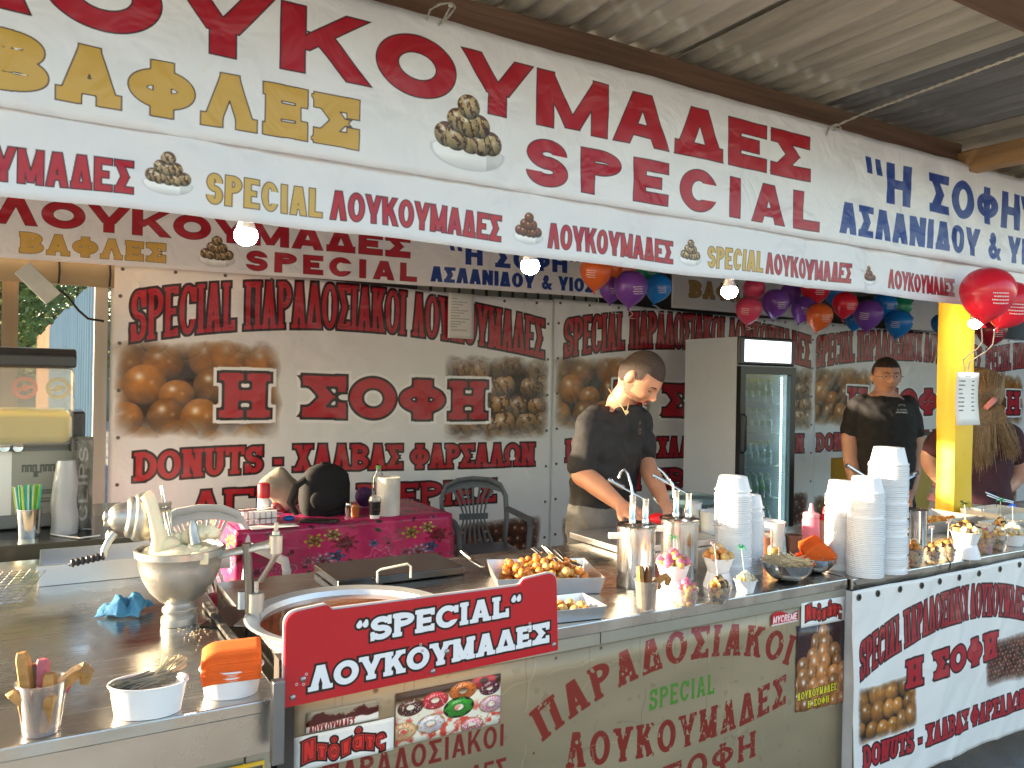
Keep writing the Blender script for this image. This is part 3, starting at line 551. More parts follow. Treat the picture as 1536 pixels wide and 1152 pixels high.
# blue corrugated fence running away behind, its far end tan
bluem = pm('blue_sheet', (.022, .052, .09), .95, 0, nscale=3, stretch=(3, 3, .5), namt=.25, dirt=.3, dcol=(.012, .022, .035)); tanm = pm('tan_sheet', (.16, .095, .06), .95, nscale=3, stretch=(3, 3, .5), namt=.2)
bluem.node_tree.nodes['Principled BSDF'].inputs['Specular IOR Level'].default_value = .1; tanm.node_tree.nodes['Principled BSDF'].inputs['Specular IOR Level'].default_value = .1
fence = root('corrugated_fence', 'tall blue corrugated metal fence running away behind the stall, its far end tan', 'fence')
def wallx(y): return .28-.047*(y-5.6)
nseg = 10; y0 = 5.62
for k in range(nseg):
    ya, yb = y0+k*1.0, y0+(k+1)*1.0-.015; n = 40; vs = []
    for i in range(n+1):
        y = ya+(yb-ya)*i/n; x = wallx(y)+.018*max(-1, min(1, 1.6*math.sin(i/n*math.pi*10)))
        vs += [(x, y, 0), (x, y, 2.14+.02*math.sin(k*2.3))]
    q = MB(); q.add(vs, [(2*i, 2*i+2, 2*i+3, 2*i+1) for i in range(n)]); q.build('panel', bluem if k < 6 else tanm, fence, solid=.002)
settle(fence, (.1, 9, 0))
# ---------------------------------------------------------------- trees behind the open left side
leafm = pm('foliage', (.11, .15, .03), .6, nscale=1.5, namt=.5, sss=0)
leafm.node_tree.nodes['Principled BSDF'].inputs['Subsurface Weight'].default_value = 0
barkm = pm('bark', (.10, .08, .06), .9, nscale=10, namt=.4)
def tree(loc, h, cr_, label, seed):
    rg = random.Random(seed); t = root('tree', label, 'tree', 'trees beyond the blue fence'); b = MB(); tips = []
    b.tube([(0, 0, 0), (.1, 0, h*.3), (.0, .1, h*.55)], [.18, .13, .08], 8)
    for k in range(9):
        a = k*.7+rg.random(); z = h*(.25+.05*k); e = Vector((math.cos(a)*cr_*rg.uniform(.5, .9), math.sin(a)*cr_*rg.uniform(.5, .9), z+h*.18)); b.tube([(0, 0, z), tuple(e*.5+Vector((0, 0, z*.5))), tuple(e)], [.07, .045, .015], 6); tips.append(e)
    b.build('trunk', barkm, t)
    n = 7000; v = []; f = []
    cl = [Vector((rg.gauss(0, .45)*cr_, rg.gauss(0, .45)*cr_, h*rg.uniform(.28, 1.0))) for _ in range(46)]+tips
    for k in range(n):
        c = rg.choice(cl); p = c+Vector((rg.gauss(0, 1), rg.gauss(0, 1), rg.gauss(0, .8)))*cr_*.17; s = rg.uniform(.05, .11)
        u = Vector((rg.gauss(0, 1), rg.gauss(0, 1), rg.gauss(0, .6))).normalized(); w = u.orthogonal().normalized()*s*.5; i0 = len(v); v += [p-u*s, p+w, p+u*s, p-w]; f.append((i0, i0+1, i0+2, i0+3))
    q = MB(); q.add(v, f); q.build('crown', leafm, t, smooth=False); t.location = loc; return t
tree((-.9, 17.5, 0), 4.6, 1.5, 'bright green tree just left of the blue fence top', 1)
tree((-1.6, 22, 0), 5.6, 2.2, 'darker tree standing farther back at the far left', 2)
tree((.6, 25, 0), 6.0, 2.4, 'tall tree rising directly behind the end of the tan fence', 3)
tree((-4.5, 25, 0), 6.4, 2.8, 'wide tree outside the left edge beyond the timber post', 5)
q = MB(); q.box(-9, 5, 30, 30.3, 0, 3.4); o = q.build('far_wall', pm('far_wall', (.16, .17, .14), .9, nscale=.6, namt=.4), smooth=False); tag(o, 'dull far boundary wall behind the trees', 'wall'); settle(o, (-2, 30, 0))
# ---------------------------------------------------------------- counters
lc = root('steel_counter', 'left counter with a wide worn steel top', 'counter')
b = MB(); b.box(-1.9, .386, 1.50, 3.0, .875, .90); b.build('counter_top', steel, lc, bevel=.003, smooth=False)
b = MB(); b.box(-1.9, .384, 1.503, 1.515, .80, .876); b.build('front_lip', steel, lc, smooth=False)
b = MB(); b.box(-1.9, .325, 1.53, 1.545, .03, .80); b.build('front_panel', panelsteel, lc, smooth=False)
b = MB(); b.box(.329, .375, 1.527, 1.545, .03, .80); b.build('corner_panel', panelsteel, lc, smooth=False)
b = MB(); b.box(-1.9, .37, 2.96, 2.99, .03, .875); b.box(.36, .372, 1.55, 2.96, .03, .875); b.build('side_panel', panelsteel, lc, smooth=False)
b = MB(); b.lathe([(0, 0), (.007, 0), (.007, .004), (0, .005)], 12, (.322, 1.53, .69), ax=(0, -1, 0)); b.build('lock', black, lc)
q = Print(0, .10, 0, .07, 300, (235, 180, 20)); q.over(q.win(.01, .09, .05, .056), np.ones_like(q.X[q.win(.01, .09, .05, .056)]), (40, 30, 10))
yp = P(380, 1146, Y=1.52); b = MB(); b.grid(lambda u, v: Vector((.262+.10*u, 1.522, yp.z-.058+.06*v)), 2, 2); o = b.build('sticker', imgmat('yellow_sticker', q.image('yellow_print'), .4, 0), uv=lambda p: ((p.x-.262)/.1, (p.z-yp.z+.058)/.06), solid=.0008); tag(o, 'yellow sticker low on the front of the left counter', 'sticker'); settle(o, (.31, 1.522, yp.z-.058))
settle(lc, (-.7, 2.2, 0))
# middle counter with printed stickers
mc = root('steel_counter', 'middle counter with faded red stencilled lettering on its beige front', 'counter')
b = MB(); b.box(.432, 2.196, 1.612, 2.44, .868, .90); b.build('counter_top', steel, mc, bevel=.003, smooth=False)
b = MB(); b.box(.432, 1.222, 1.616, 1.63, .838, .868); b.build('front_lip', panelsteel, mc, smooth=False)
b = MB(); b.box(1.226, 2.194, 1.616, 1.63, .838, .868); b.build('front_lip', panelsteel, mc, smooth=False)
b = MB(); b.box(.43, .434, 1.64, 2.4, .03, .868); b.box(2.186, 2.192, 1.64, 2.4, .03, .868); b.box(.43, 2.19, 2.40, 2.41, .03, .868); b.build('side_panel', panelsteel, mc, smooth=False)
MX0, MX1, MZ0, MZ1 = .405, 2.192, .02, .842
mp_ = Print(MX0, MX1, MZ0, MZ1, 700, (150, 133, 106))
n_ = fbm(mp_.X*2.2, mp_.Z*7, 2); n2_ = fbm(mp_.X*34, mp_.Z*40, 5); mp_.c *= (1-.16*(n_-.4)*2)[..., None]; full = (slice(None), slice(None)); mp_.over(full, np.clip((n2_-.74)*4, 0, .25), (110, 92, 66))
ST = (132, 40, 28)
rgs = random.Random(17)
for k in range(46):
    xa, za, an, L_ = rgs.uniform(.45, 2.15), rgs.uniform(.42, .83), rgs.choice([rgs.gauss(0, .25), rgs.gauss(1.5, .2)]), rgs.uniform(.02, .16); w = mp_.win(xa-L_, xa+L_, za-L_, za+L_)
    if w is None: continue
    X, Z = mp_.X[w]-xa, mp_.Z[w]-za; al_, pe = X*math.cos(an)+Z*math.sin(an), -X*math.sin(an)+Z*math.cos(an)+.004*np.sin((X+Z)*60+k); mp_.over(w, np.clip(1.2-np.abs(pe)*mp_.res*.9, 0, 1)*(np.abs(al_) < L_/2)*rgs.uniform(.15, .4), rgs.choice([(86, 72, 52), (196, 184, 160)]))
for k in range(14):
    xa = rgs.uniform(.45, 2.15); L_ = rgs.uniform(.04, .22); w = mp_.win(xa-.01, xa+.01, .842-L_, .842); X, Z = mp_.X[w]-xa, .842-mp_.Z[w]; mp_.over(w, np.clip(1-np.abs(X+.002*np.sin(Z*60))/.003, 0, 1)*np.clip(1-Z/L_, 0, 1)*.35, (92, 70, 46))
# circle through the measured baseline points of the arched word: (1.065,.621) (1.467,.742) (1.916,.661)
def circ(p, q, r):
    ax, ay = p; bx, by = q; cx_, cy_ = r; d = 2*(ax*(by-cy_)+bx*(cy_-ay)+cx_*(ay-by)); ux = ((ax*ax+ay*ay)*(by-cy_)+(bx*bx+by*by)*(cy_-ay)+(cx_*cx_+cy_*cy_)*(ay-by))/d; uy = ((ax*ax+ay*ay)*(cx_-bx)+(bx*bx+by*by)*(ax-cx_)+(cx_*cx_+cy_*cy_)*(bx-ax))/d; return ux, uy, math.hypot(ax-ux, ay-uy)
def arcword(cv, s, p, q, r, h, **kw):
    ux, uy, rr = circ(p, q, r); txt(cv, s, 0, 0, 0, h, polar=(ux, uy, rr, math.atan2(p[0]-ux, p[1]-uy), math.atan2(r[0]-ux, r[1]-uy)), **kw)
arcword(mp_, 'ΠΑΡΑΔΟΣΙΑΚΟΙ', (1.055, .622), (1.467, .742), (1.935, .664), .088, stem=.24, bar=.17, sf=.5, col=ST, holes=.17, gap=.2)
txt(mp_, 'SPECIAL', 1.392, 1.630, 0, .056, .22, .16, .3, (78, 132, 42), base=lambda X: .632+.03*(X-1.39)*0+.004*np.sin((X-1.39)*9), gap=.22, holes=.12)
txt(mp_, 'ΛΟΥΚΟΥΜΑΔΕΣ', 1.125, 1.925, 0, .088, .24, .17, .5, ST, base=lambda X: .508+.24*(X-1.50)**2, holes=.20, gap=.2)
txt(mp_, 'Η ΣΟΦΗ', 1.30, 1.80, 0, .075, .24, .17, .5, ST, base=lambda X: .385+.12*(X-1.3)*.6, gap=.25, holes=.18)
txt(mp_, 'ΠΑΡΑΔΟΣΙΑΚΟΙ', .505, .946, 0, .052, .21, .16, 0, (122, 36, 28), base=lambda X: .638+.0*X, gap=.2, holes=.08)
txt(mp_, 'ΛΟΥΚΟΥΜΑΔΕΣ', .56, .952, 0, .052, .21, .16, 0, (122, 36, 28), base=lambda X: .556+.0*X, gap=.2, holes=.08)
for (sx_, sz_, r_) in ((1.228, .826, .006), (.62, .828, .008), (1.09, .822, .005), (1.03, .60, .004), (.98, .45, .005), (1.46, .785, .004), (1.70, .80, .003)):
    w = mp_.win(sx_-.02, sx_+.02, sz_-.02, sz_+.02); d = np.hypot(mp_.X[w]-sx_, mp_.Z[w]-sz_); mp_.over(w, np.clip((r_-d)/r_*1.5, 0, .8), (70, 44, 22))
mpi = mp_.image('counter_front_print')
b = MB(); b.grid(lambda u, v: Vector((MX0+.02+(MX1-MX0-.02)*u, 1.620+.0015*noise.noise(Vector((u*9, v*4, 0))), MZ0+(MZ1-MZ0)*v)), 40, 14)
b.build('front_panel', imgmat('counter_front', mpi, .40, .0012, 3, .05, (.22, .18, .13), metal=.2), mc, uv=lambda p: ((p.x-MX0)/(MX1-MX0), (p.z-MZ0)/(MZ1-MZ0)), solid=.004)
b = MB(); b.box(2.1935, 2.2015, 1.584, 1.63, .05, .862); b.build('banner_edge_strip', pm('pale_corner', (.55, .56, .58), .5, dirt=.3), mc, smooth=False)  # pale strip added over the dark gap, standing for the banner's folded edge
settle(mc, (1.3, 2.0, 0))
def sticker(name, cv, x0, x1, z0, z1, label, tl=0, tr=0, y=1.6155, cat='sticker', rough=.3):
    b = MB(); b.grid(lambda u, v: Vector((x0+(x1-x0)*u, y+.0008*noise.noise(Vector((u*4, v*4, x0*9))), z0+(z1-z0)*v+(tl*(1-u)+tr*u))), 10, 8)
    me = b; o = b.build(name, imgmat(name+'_print'+str(len(MATS)), cv.image(name+'_img'), rough, .0006, 30, .12, alphaimg=True), solid=0)
    L = o.data.uv_layers.new(name='UVMap'); vi = np.empty(len(o.data.loops), dtype=np.int32); o.data.loops.foreach_get('vertex_index', vi); uvs = np.array([(i/10, j/8) for j in range(9) for i in range(11)], np.float32); L.data.foreach_set('uv', uvs[vi].ravel())
    sm = o.modifiers.new('s', 'SOLIDIFY'); sm.thickness = .0006; sm.offset = -1
    tag(o, label, cat); settle(o, (x0, y, z0)); return o
# torn label with the top of lettering lost
q = Print(0, .158, 0, .042, 1100, (236, 232, 226)); w = q.win(.0, .158, .004, .042); q.over(w, np.clip((q.Z[w]-.010-.006*fbm(q.X[w]*60, q.Z[w]*0, 3))*400, 0, 1), (78, 26, 22)); w = q.win(0, .158, .02, .042); q.over(w, np.clip((fbm(q.X[w]*40, q.Z[w]*60, 8)-.45+(q.Z[w]-.03)*30)*9, 0, 1), (150, 142, 124)); txt(q, 'ΛΟΥΚΟΥΜΑΔΕΣ', .006, .105, -.004, .018, .3, .2, 0, (140, 34, 30))
sticker('label_strip', q, .468, .626, .768, .810, 'torn dark red label strip left under the red sign')
# cartoon style word label
def donut_word(cv, x0, x1, z0, h): txt(cv, 'Ντόνάτς', x0, x1, z0, h, .42, .3, 0, (214, 48, 40), out=h*.085, gap=.16, rnd=h*.02, base=lambda X: z0+h*.10*np.sin((X-x0)*60/h*.05), inner=h*.07)
q = Print(0, .22, 0, .074, 1100, (232, 230, 226)); donut_word(q, .018, .200, .014, .046)
sticker('word_label', q, .443, .662, .692, .764, 'white label with cartoon style red word, left of the doughnut picture', 0, 0)
# doughnut photograph
def donut(cv, cx_, cz_, r, ring_c, top, spr=None, rot=0, k=.6):
    w = cv.win(cx_-r, cx_+r, cz_-r, cz_+r)
    if w is None: return
    X, Z = (cv.X[w]-cx_)/r, (cv.Z[w]-cz_)/(r*k); rr = np.sqrt(X*X+Z*Z); t_ = np.abs(rr-.64)/.36; al = np.clip((1-t_)*8, 0, 1); hgt = np.sqrt(np.clip(1-t_**2, 0, 1)); sh = .45+.6*hgt*(.75+.25*Z/np.maximum(rr, .1)); edge = rr+.10*np.sin(np.arctan2(Z, X)*7+cx_*50)
    ic = np.clip((.93-edge)*12, 0, 1)*np.clip((hgt-.25)*6, 0, 1); col = np.array(ring_c, np.float32)/255*(1-ic[..., None])+np.array(top, np.float32)/255*ic[..., None]
    c = col*sh[..., None]; sp = np.exp(-((rr-.6)/.1)**2-((np.arctan2(Z, X)-1.9)/.5)**2)*.6; c = c+(1-c)*sp[..., None]
    if spr is not None:
        n = fbm(cv.X[w]*420, cv.Z[w]*420, 3); mk = ((n > .66) & (ic > .5)); c = np.where(mk[..., None], np.array(spr, np.float32)/255, c)
    if k > .9: pass
    cv.c[w] = cv.c[w]*(1-al[..., None])+np.clip(c, 0, 1)*al[..., None]
q = Print(0, .265, 0, .118, 1100, (225, 222, 205)); w = (slice(None), slice(None)); q.over(w, np.clip((fbm(q.X*60, q.Z*80, 2)-.45)*5, 0, 1)*np.clip((.07-q.Z)*40, 0, .9), (205, 60, 44)); q.over(w, np.clip((q.Z-.085)*60, 0, 1), (60, 34, 14))
for cx_, cz_, r_, a_, t_, sp_ in ((.22, .108, .034, (150, 60, 40), (190, 50, 60), None), (.165, .094, .036, (214, 130, 60), (220, 120, 50), (90, 40, 20)), (.235, .088, .028, (120, 60, 70), (90, 34, 50), (220, 200, 205)), (.095, .085, .034, (190, 70, 60), (206, 52, 66), (240, 170, 170)), (.035, .080, .032, (120, 70, 40), (84, 44, 34), (200, 190, 190)), (.155, .058, .040, (34, 24, 22), (62, 160, 50), (20, 60, 20)), (.24, .05, .034, (214, 170, 120), (226, 190, 200), (190, 60, 80)), (.085, .034, .036, (214, 160, 100), (238, 228, 222), (120, 120, 190)), (.018, .03, .034, (222, 180, 110), (230, 200, 150), (210, 90, 70)), (.19, .01, .03, (214, 160, 100), (240, 150, 160), (255, 255, 255))): donut(q, cx_, cz_, r_, a_, t_, sp_)
sticker('doughnut_picture', q, .666, .931, .697, .814, 'glossy picture of iced doughnuts pasted under the red sign', cat='picture')
# right: small red label, word label, dough ball poster
q = Print(0, .116, 0, .044, 1100, (188, 34, 40)); txt(q, 'MYCREME', .006, .11, .008, .02, .22, .16, 0, (246, 222, 222), slant=.15, rnd=.0003); w = q.win(0, .116, .0, .044); q.a[w] = np.where(q.Z[w] > .034+.008*np.sin(q.X[w]*55), 0, 1); w = q.win(0, .116, 0, .004); q.over(w, np.ones_like(q.X[w]), (235, 225, 220))
sticker('small_label', q, 1.854, 1.970, .794, .838, 'small torn red label with white script near the top of the middle counter front', 0, 0)
q = Print(0, .204, 0, .078, 1100, (236, 234, 230)); donut_word(q, .02, .186, .018, .048)
sticker('word_label', q, 1.984, 2.190, .771, .847, 'white label with cartoon style red word above the dough ball poster', 0, -.003)
q = Print(0, .235, 0, .275, 900, (52, 26, 32)); rg = random.Random(3)
for j in range(7, -1, -1):
    zz = .02+j*.031; half = .12*(1-max(0, (zz-.10))/.17)+.012
    nn_ = max(1, int(half/.021))
    for k in range(nn_):
        x = .118-half+2*half*(k+.5+.25*(j % 2))/nn_+rg.uniform(-.008, .008); kk = rg.uniform(.75, 1.15); dough(q, x, zz, .031*rg.uniform(.7, 1.2), .033*rg.uniform(.8, 1.35), (212*kk, 128*kk, 62*kk), sheen=1.2, powder=.12)
for xq in (.098, .100, .155): w = q.win(xq, xq+.002, .17, .275); q.over(w, np.ones_like(q.X[w])*.6, (150, 120, 110))
txt(q, 'ΛΟΥΚΟΥΜΑΔΕΣ', .012, .2, 0, .024, .26, .2, .6, (222, 206, 40), out=.0016, base=lambda X: .046+.05*X*1.2, gap=.12); txt(q, 'Η ΣΟΦΗ', .06, .165, 0, .022, .26, .2, .6, (222, 206, 40), out=.0016, base=lambda X: .016+.05*X, gap=.14)
q.a[:] = np.where(q.Z < .006+.012*fbm(q.X*40, q.Z*0, 4), 0, 1); q.a[:] = np.where(q.X < .003+.006*fbm(q.X*0, q.Z*50, 6), 0, q.a)
sticker('food_poster', q, 1.962, 2.190, .500, .775, 'poster of heaped honeyed dough balls on the right end of the middle counter front', .004, -.008, y=1.6165, cat='poster')
# plain red toy car shaped sticker area is left as bare metal, with a scuffed patch of glue
# right counter
rc = root('steel_counter', 'right hand counter whose front is covered by a white vinyl banner', 'counter')
b = MB(); b.box(2.204, 2.855, 1.600, 2.34, .862, .90); b.box(2.859, 6.2, 1.600, 2.34, .862, .90); b.build('counter_top', steel, rc, bevel=.004, smooth=False)
b = MB()
for xl in (2.26, 3.6, 5.0, 6.1):
    for yl in (1.66, 2.28): b.box(xl-.02, xl+.02, yl-.02, yl+.02, 0, .862)
b.build('leg', black, rc, smooth=False)
b = MB(); b.box(2.26, 6.1, 2.0, 2.02, .2, .85); b.build('back_panel', black, rc, smooth=False)
settle(rc, (4, 2, 0))
rb = Print(0, 1.36, 0, .635, 560, (226, 222, 218)); k_ = 1.04/3.1
balls_photo(rb, .02, .33, .14, .335, 20, .032, (205, 130, 52), seed=3, fade=.14); balls_photo(rb, .73, 1.06, .18, .375, 90, .011, (128, 66, 44), seed=9, fade=.2)
arc = lambda X: .275+.235*(1-((X-.56)/.56)**2)
txt(rb, 'SPECIAL ΠΑΡΑΔΟΣΙΑΚΟΙ ΛΟΥΚΟΥΜΑΔΕΣ', .035, 1.03, 0, .115, .24, .12, .8, (168, 26, 40), out=.0055, base=lambda X: .352+.108*(1-((X-.60)/.56)**2), gap=.08, inner=.006)
txt(rb, 'Η ΣΟΦΗ', .265, .82, 0, .088, .30, .22, .9, (168, 26, 40), out=.006, base=lambda X: .284+.025*(X-.26), gap=.14, rnd=.002)
txt(rb, 'DONUTS - ΧΑΛΒΑΣ ΦΑΡΣΑΛΩΝ', .05, 1.0, 0, .066, .23, .16, .8, (168, 26, 40), out=.005, base=lambda X: .072+.01*X, gap=.09, rnd=.001)
rbi = rb.image('counter_banner_print')
gr = [(x, .612) for x in (.03, .125, .24, .35, .46, .575, .70, .84, .98, 1.12, 1.26)]
banner('counter_banner', 'white vinyl banner with red lettering and food pictures on the right hand counter', rb, rbi, 'counter_banner_vinyl', 1.578, xf=lambda x: x+2.172, zoff=lambda x: .236+.008*(x/1.36), wav=.010, nx=120, nz=50, seed=51, grom=gr, dirt=.1,
       fold=lambda x, z: -.006*math.exp(-abs((x-.75)-(z-.3)*.8)/.012)-.005*math.exp(-abs((x-1.02)-(z-.3)*.7)/.02)-.004*math.exp(-abs((x-.5)-(z-.3)*.5)/.02), tilt=-.03)
banner('counter_banner', 'second white vinyl banner continuing along the counter at the far right edge', rb, rbi, 'counter_banner_vinyl', 1.585, xf=lambda x: x+3.545, zoff=lambda x: .238, wav=.010, nx=80, nz=40, seed=71, dirt=.1, tilt=-.03)
# tie cords on the counter edge
for k, (x_, y_) in enumerate(((1281, 885), (1420, 848))):
    c0 = P(x_, y_-12, Y=1.594); b = MB(); b.tube([c0, c0+Vector((.004, -.012, -.02)), c0+Vector((-.004, -.010, -.045))], .0025, 5); o = b.build('cable_tie', black); tag(o, ['black cable tie at the left end of the right hand counter', 'thin black cable tie wrapped over the right hand counter edge'][k], 'cable tie'); settle(o, tuple(c0))
# ---------------------------------------------------------------- red sign
sg = root('sign', 'red stepped acrylic sign with white outlined lettering', 'sign')
def rc_(pts, r=.012, n=5):
    out = []
    for i, p in enumerate(pts):
        p = Vector((*p, 0)); a = Vector((*pts[i-1], 0)); c = Vector((*pts[(i+1) % len(pts)], 0)); rr = r if (i in (1, 6)) else .004
        for k in range(n+1):
            t = k/n; u = p+(a-p).normalized()*rr; v = p+(c-p).normalized()*rr; out.append(tuple((u.lerp(p, t)).lerp(p.lerp(v, t), t))[:2])
    return out
out = rc_([(.383, .892), (.383, 1.066), (.462, 1.073), (.472, 1.062), (.888, 1.060), (.898, 1.072), (.984, 1.081), (.992, .904)], .026)
def prism(o_, y0, y1): n = len(o_); b = MB(); b.add([(x, y0, z) for x, z in o_]+[(x, y1, z) for x, z in o_], [tuple(range(n)), tuple(range(2*n-1, n-1, -1))]+[(i, i+n, (i+1) % n+n, (i+1) % n) for i in range(n)]); return b
sgp = Print(.375, 1.0, .885, 1.09, 1300, (188, 20, 34)); sgp.over((slice(None), slice(None)), (fbm(sgp.X*9, sgp.Z*9, 3)-.3)*.12, (120, 10, 24))
txt(sgp, '“SPECIAL“', .518, .893, 0, .043, .25, .19, .75, (232, 230, 232), out=.0042, base=lambda X: .992+.020*(X-.55), gap=.10, rnd=.0016)
txt(sgp, 'ΛΟΥΚΟΥΜΑΔΕΣ', .428, .966, 0, .043, .25, .20, .75, (232, 230, 232), out=.0042, base=lambda X: .915+.022*(X-.43), gap=.10, rnd=.0016)
prism(out, 1.466, 1.470).build('face_panel', imgmat('sign_face', sgp.image('sign_print'), .12, 0, 5, .0), sg, uv=lambda p: ((p.x-.375)/.625, (p.z-.885)/.205), smooth=False)
o2 = [(x+(.003 if x > .7 else -.003), z+(.003 if z > 1 else -.0)) for x, z in out]
prism(o2, 1.4715, 1.4775).build('backing_board', pm('acrylic_edge', (.62, .55, .54), .2), sg, smooth=False)
for sx_, sz_ in ((.398, .909), (.684, .9095), (.980, .919), (.715, .945), (.417, .940)):
    b = MB(); b.lathe([(0, 0), (.0055, 0), (.0055, .002), (.004, .0035), (0, .004)], 12, (sx_, 1.466, sz_), ax=(0, -1, 0)); b.build('bolt', pm('bolt_zinc', (.35, .33, .32), .35, .9), sg)
rg = random.Random(8)
for bx, bz in ((.405, .932), (.418, .930), (.423, .948), (.656, .968), (.660, .955), (.916, .975), (.912, .962)):
    b = MB(); b.ring([(.0012, -.0002), (.0030, -.0004), (.0030, .0002), (.0012, .0002)], 10, (bx, 1.4655, bz), ax=(0, -1, 0)); b.build('drilled_hole', pm('hole_rim', (.55, .35, .35), .4), sg)
settle(sg, (.68, 1.47, .89))
b = MB(); b.box(.356, .378, 1.440, 1.462, .80, .952); o = b.build('square_tube', pm('steel_tube', (.22, .22, .23), .4, .8, dirt=.3), bevel=.002, smooth=False); tag(o, 'short grey square steel tube bolted beside the left end of the red sign', 'tube'); settle(o, (.367, 1.45, .8))
b = MB(); b.box(.396, .428, 1.56, 1.60, .02, .95); o = b.build('gap_post', pm('rusty_post', (.05, .04, .035), .8), smooth=False); tag(o, 'dark rusty post in the gap between the left and middle counters', 'post'); settle(o, (.41, 1.58, 0))
# ---------------------------------------------------------------- yellow post, price card, balloons, light bulbs
yel = pm('yellow_vinyl', (.78, .50, .012), .4, nscale=3, namt=.06, dirt=.3, dcol=(.45, .27, .02), dscale=5, bump=.004, bscale=5)
yp_ = MB()
def ypf(u, v):
    a = u*2*math.pi; sx_ = .066; c, s_ = math.cos(a), math.sin(a); k = 1/max(abs(c), abs(s_)); k = k*.72+.28*1.05; z = .0+2.28*v; w = .004*noise.noise(Vector((u*7, z*4, 2)))
    return Vector((3.645+c*k*(sx_+w)*1.18, 2.12+s_*k*(sx_+w)*.7, z))
yp_.grid(ypf, 40, 40); o = yp_.build('post', yel); tag(o, 'bright yellow vinyl wrapped post standing behind the right hand counter', 'post'); settle(o, (3.645, 2.12, 0))
q = Print(0, .13, 0, .27, 700, (232, 230, 224)); txt(q, '--', .05, .08, .245, .008, .2, .3, 0, (80, 80, 90))
rg = random.Random(2)
for k in range(8):
    z = .222-k*.0215; w = q.win(.018, .018+rg.uniform(.018, .034), z, z+.0045); q.over(w, (fbm(q.X[w]*500, q.Z[w]*500) > .35)*.85, (70, 70, 84)); w = q.win(.09, .104, z, z+.0045); q.over(w, (fbm(q.X[w]*500, q.Z[w]*500, 3) > .35)*.85, (70, 70, 84))
pa, pb_ = P(1437, 558, Y=1.99), P(1435, 638, Y=1.99)
b = MB(); cw = P(1469, 600, Y=1.99).x-P(1436, 600, Y=1.99).x
b.grid(lambda u, v: Vector((pb_.x+cw*u+(.012*u*(1-v)), 1.99+.008*math.sin(v*3), pb_.z+(pa.z-pb_.z)*v)), 4, 8)
o = b.build('price_card', imgmat('price_card_print', q.image('price_print'), .6, 0), solid=.001)
L = o.data.uv_layers.new(name='UVMap'); vi = np.empty(len(o.data.loops), dtype=np.int32); o.data.loops.foreach_get('vertex_index', vi); L.data.foreach_set('uv', np.array([(i/4, j/8) for j in range(9) for i in range(5)], np.float32)[vi].ravel())
tag(o, 'white price card hanging in front of the yellow post', 'price card'); settle(o, tuple(pa))
bal_n = 0
def balloon_mat(name, col): return pm('balloon_'+name, col, .28, nscale=4, namt=.05, sss=.25, coat=.3)
bc = {'red': (.78, .018, .045), 'dark red': (.38, .01, .03), 'orange': (.80, .15, .03), 'purple': (.20, .06, .40), 'blue': (.01, .20, .62), 'green': (.015, .32, .15), 'pink': (.72, .07, .16)}
printm = pm('balloon_lettering', (.85, .75, .75), .5)
def balloon(px_, py_, Y, rpx, col, label, grp, lean=0, ribbon=None, text=True):
    c = P(px_, py_, Y=Y); d = (c-Vector((0, 0, EYE))).dot(fw); r = rpx*d/F_PX; t = root('balloon', label, 'balloon', grp)
    b = MB(); k = 1.0
    prof = [(0, -1.22*r), (.05*r, -1.22*r), (.035*r, -1.16*r), (.16*r, -1.08*r), (.42*r, -.90*r), (.70*r, -.64*r), (.90*r, -.30*r), (.99*r, .05*r), (.96*r, .36*r), (.82*r, .66*r), (.58*r, .88*r), (.30*r, .99*r), (0, 1.02*r)]
    ax = Vector((lean, -.15, 1)).normalized(); b.lathe(prof, 28, c, ax=ax); b.build('skin', balloon_mat(col, bc[col]), t, sub=1, angle=180)
    if text and r > .05:
        # small printed lines, as thin raised strips following the skin, on the side the photo shows
        q_ = ax.to_track_quat('Z', 'Y'); vw = (Vector((0, 0, EYE))-c).normalized(); m_ = MB(); rg_ = random.Random(int(px_)); side = rt*rg_.choice([.45, -.35, .3])-up*.15
        n0 = (vw+side).normalized(); e1 = (rt-n0*rt.dot(n0)).normalized(); e2 = n0.cross(e1)*-1
        if e2.z < 0: e2 = -e2
        for li in range(4):
            y_ = (1.5-li)*.13; x_ = -.30 if li % 2 == 0 else -.24
            while x_ < .30:
                wd = rg_.uniform(.025, .06); pts = []
                for (aa, bb) in ((x_, y_), (x_+wd, y_), (x_+wd, y_+.05), (x_, y_+.05)):
                    v = (n0+e1*aa+e2*bb).normalized(); lo = q_.inverted() @ v
                    # radius of the profile at that latitude
                    el = math.asin(max(-1, min(1, lo.z))); rr = r*(1.0+.015-.0*el); pts.append(c+v*r*1.008*(1.0 if lo.z > 0 else 1.0+.10*abs(lo.z)))
                m_.add(pts, [(0, 1, 2, 3)]); x_ += wd+.018
        o_ = m_.build('lettering', printm, t, smooth=False); o_['kind'] = 'stuff'
    k0 = c-ax*1.2*r; b = MB(); b.ring([(.03*r, -.05*r), (.09*r, -.10*r), (.10*r, -.04*r), (.03*r, .0)], 10, k0, ax=ax); b.build('knot', balloon_mat(col, bc[col]), t)
    if ribbon:
        e = Vector(ribbon); b = MB(); pts = [k0.lerp(e, s_/8)+Vector((.02*math.sin(s_*.9), .01*math.cos(s_*1.3), -.02*math.sin(math.pi*s_/8))) for s_ in range(9)]; b.tube(pts, .0022, 5); b.build('ribbon', pm('ribbon', (.75, .72, .68), .5), t)
    settle(t, tuple(k0)); return t
G = 'balloons strung before the back wall banners'
def rb_(x, y, Y=4.6): return tuple(P(x, y, Y=Y))
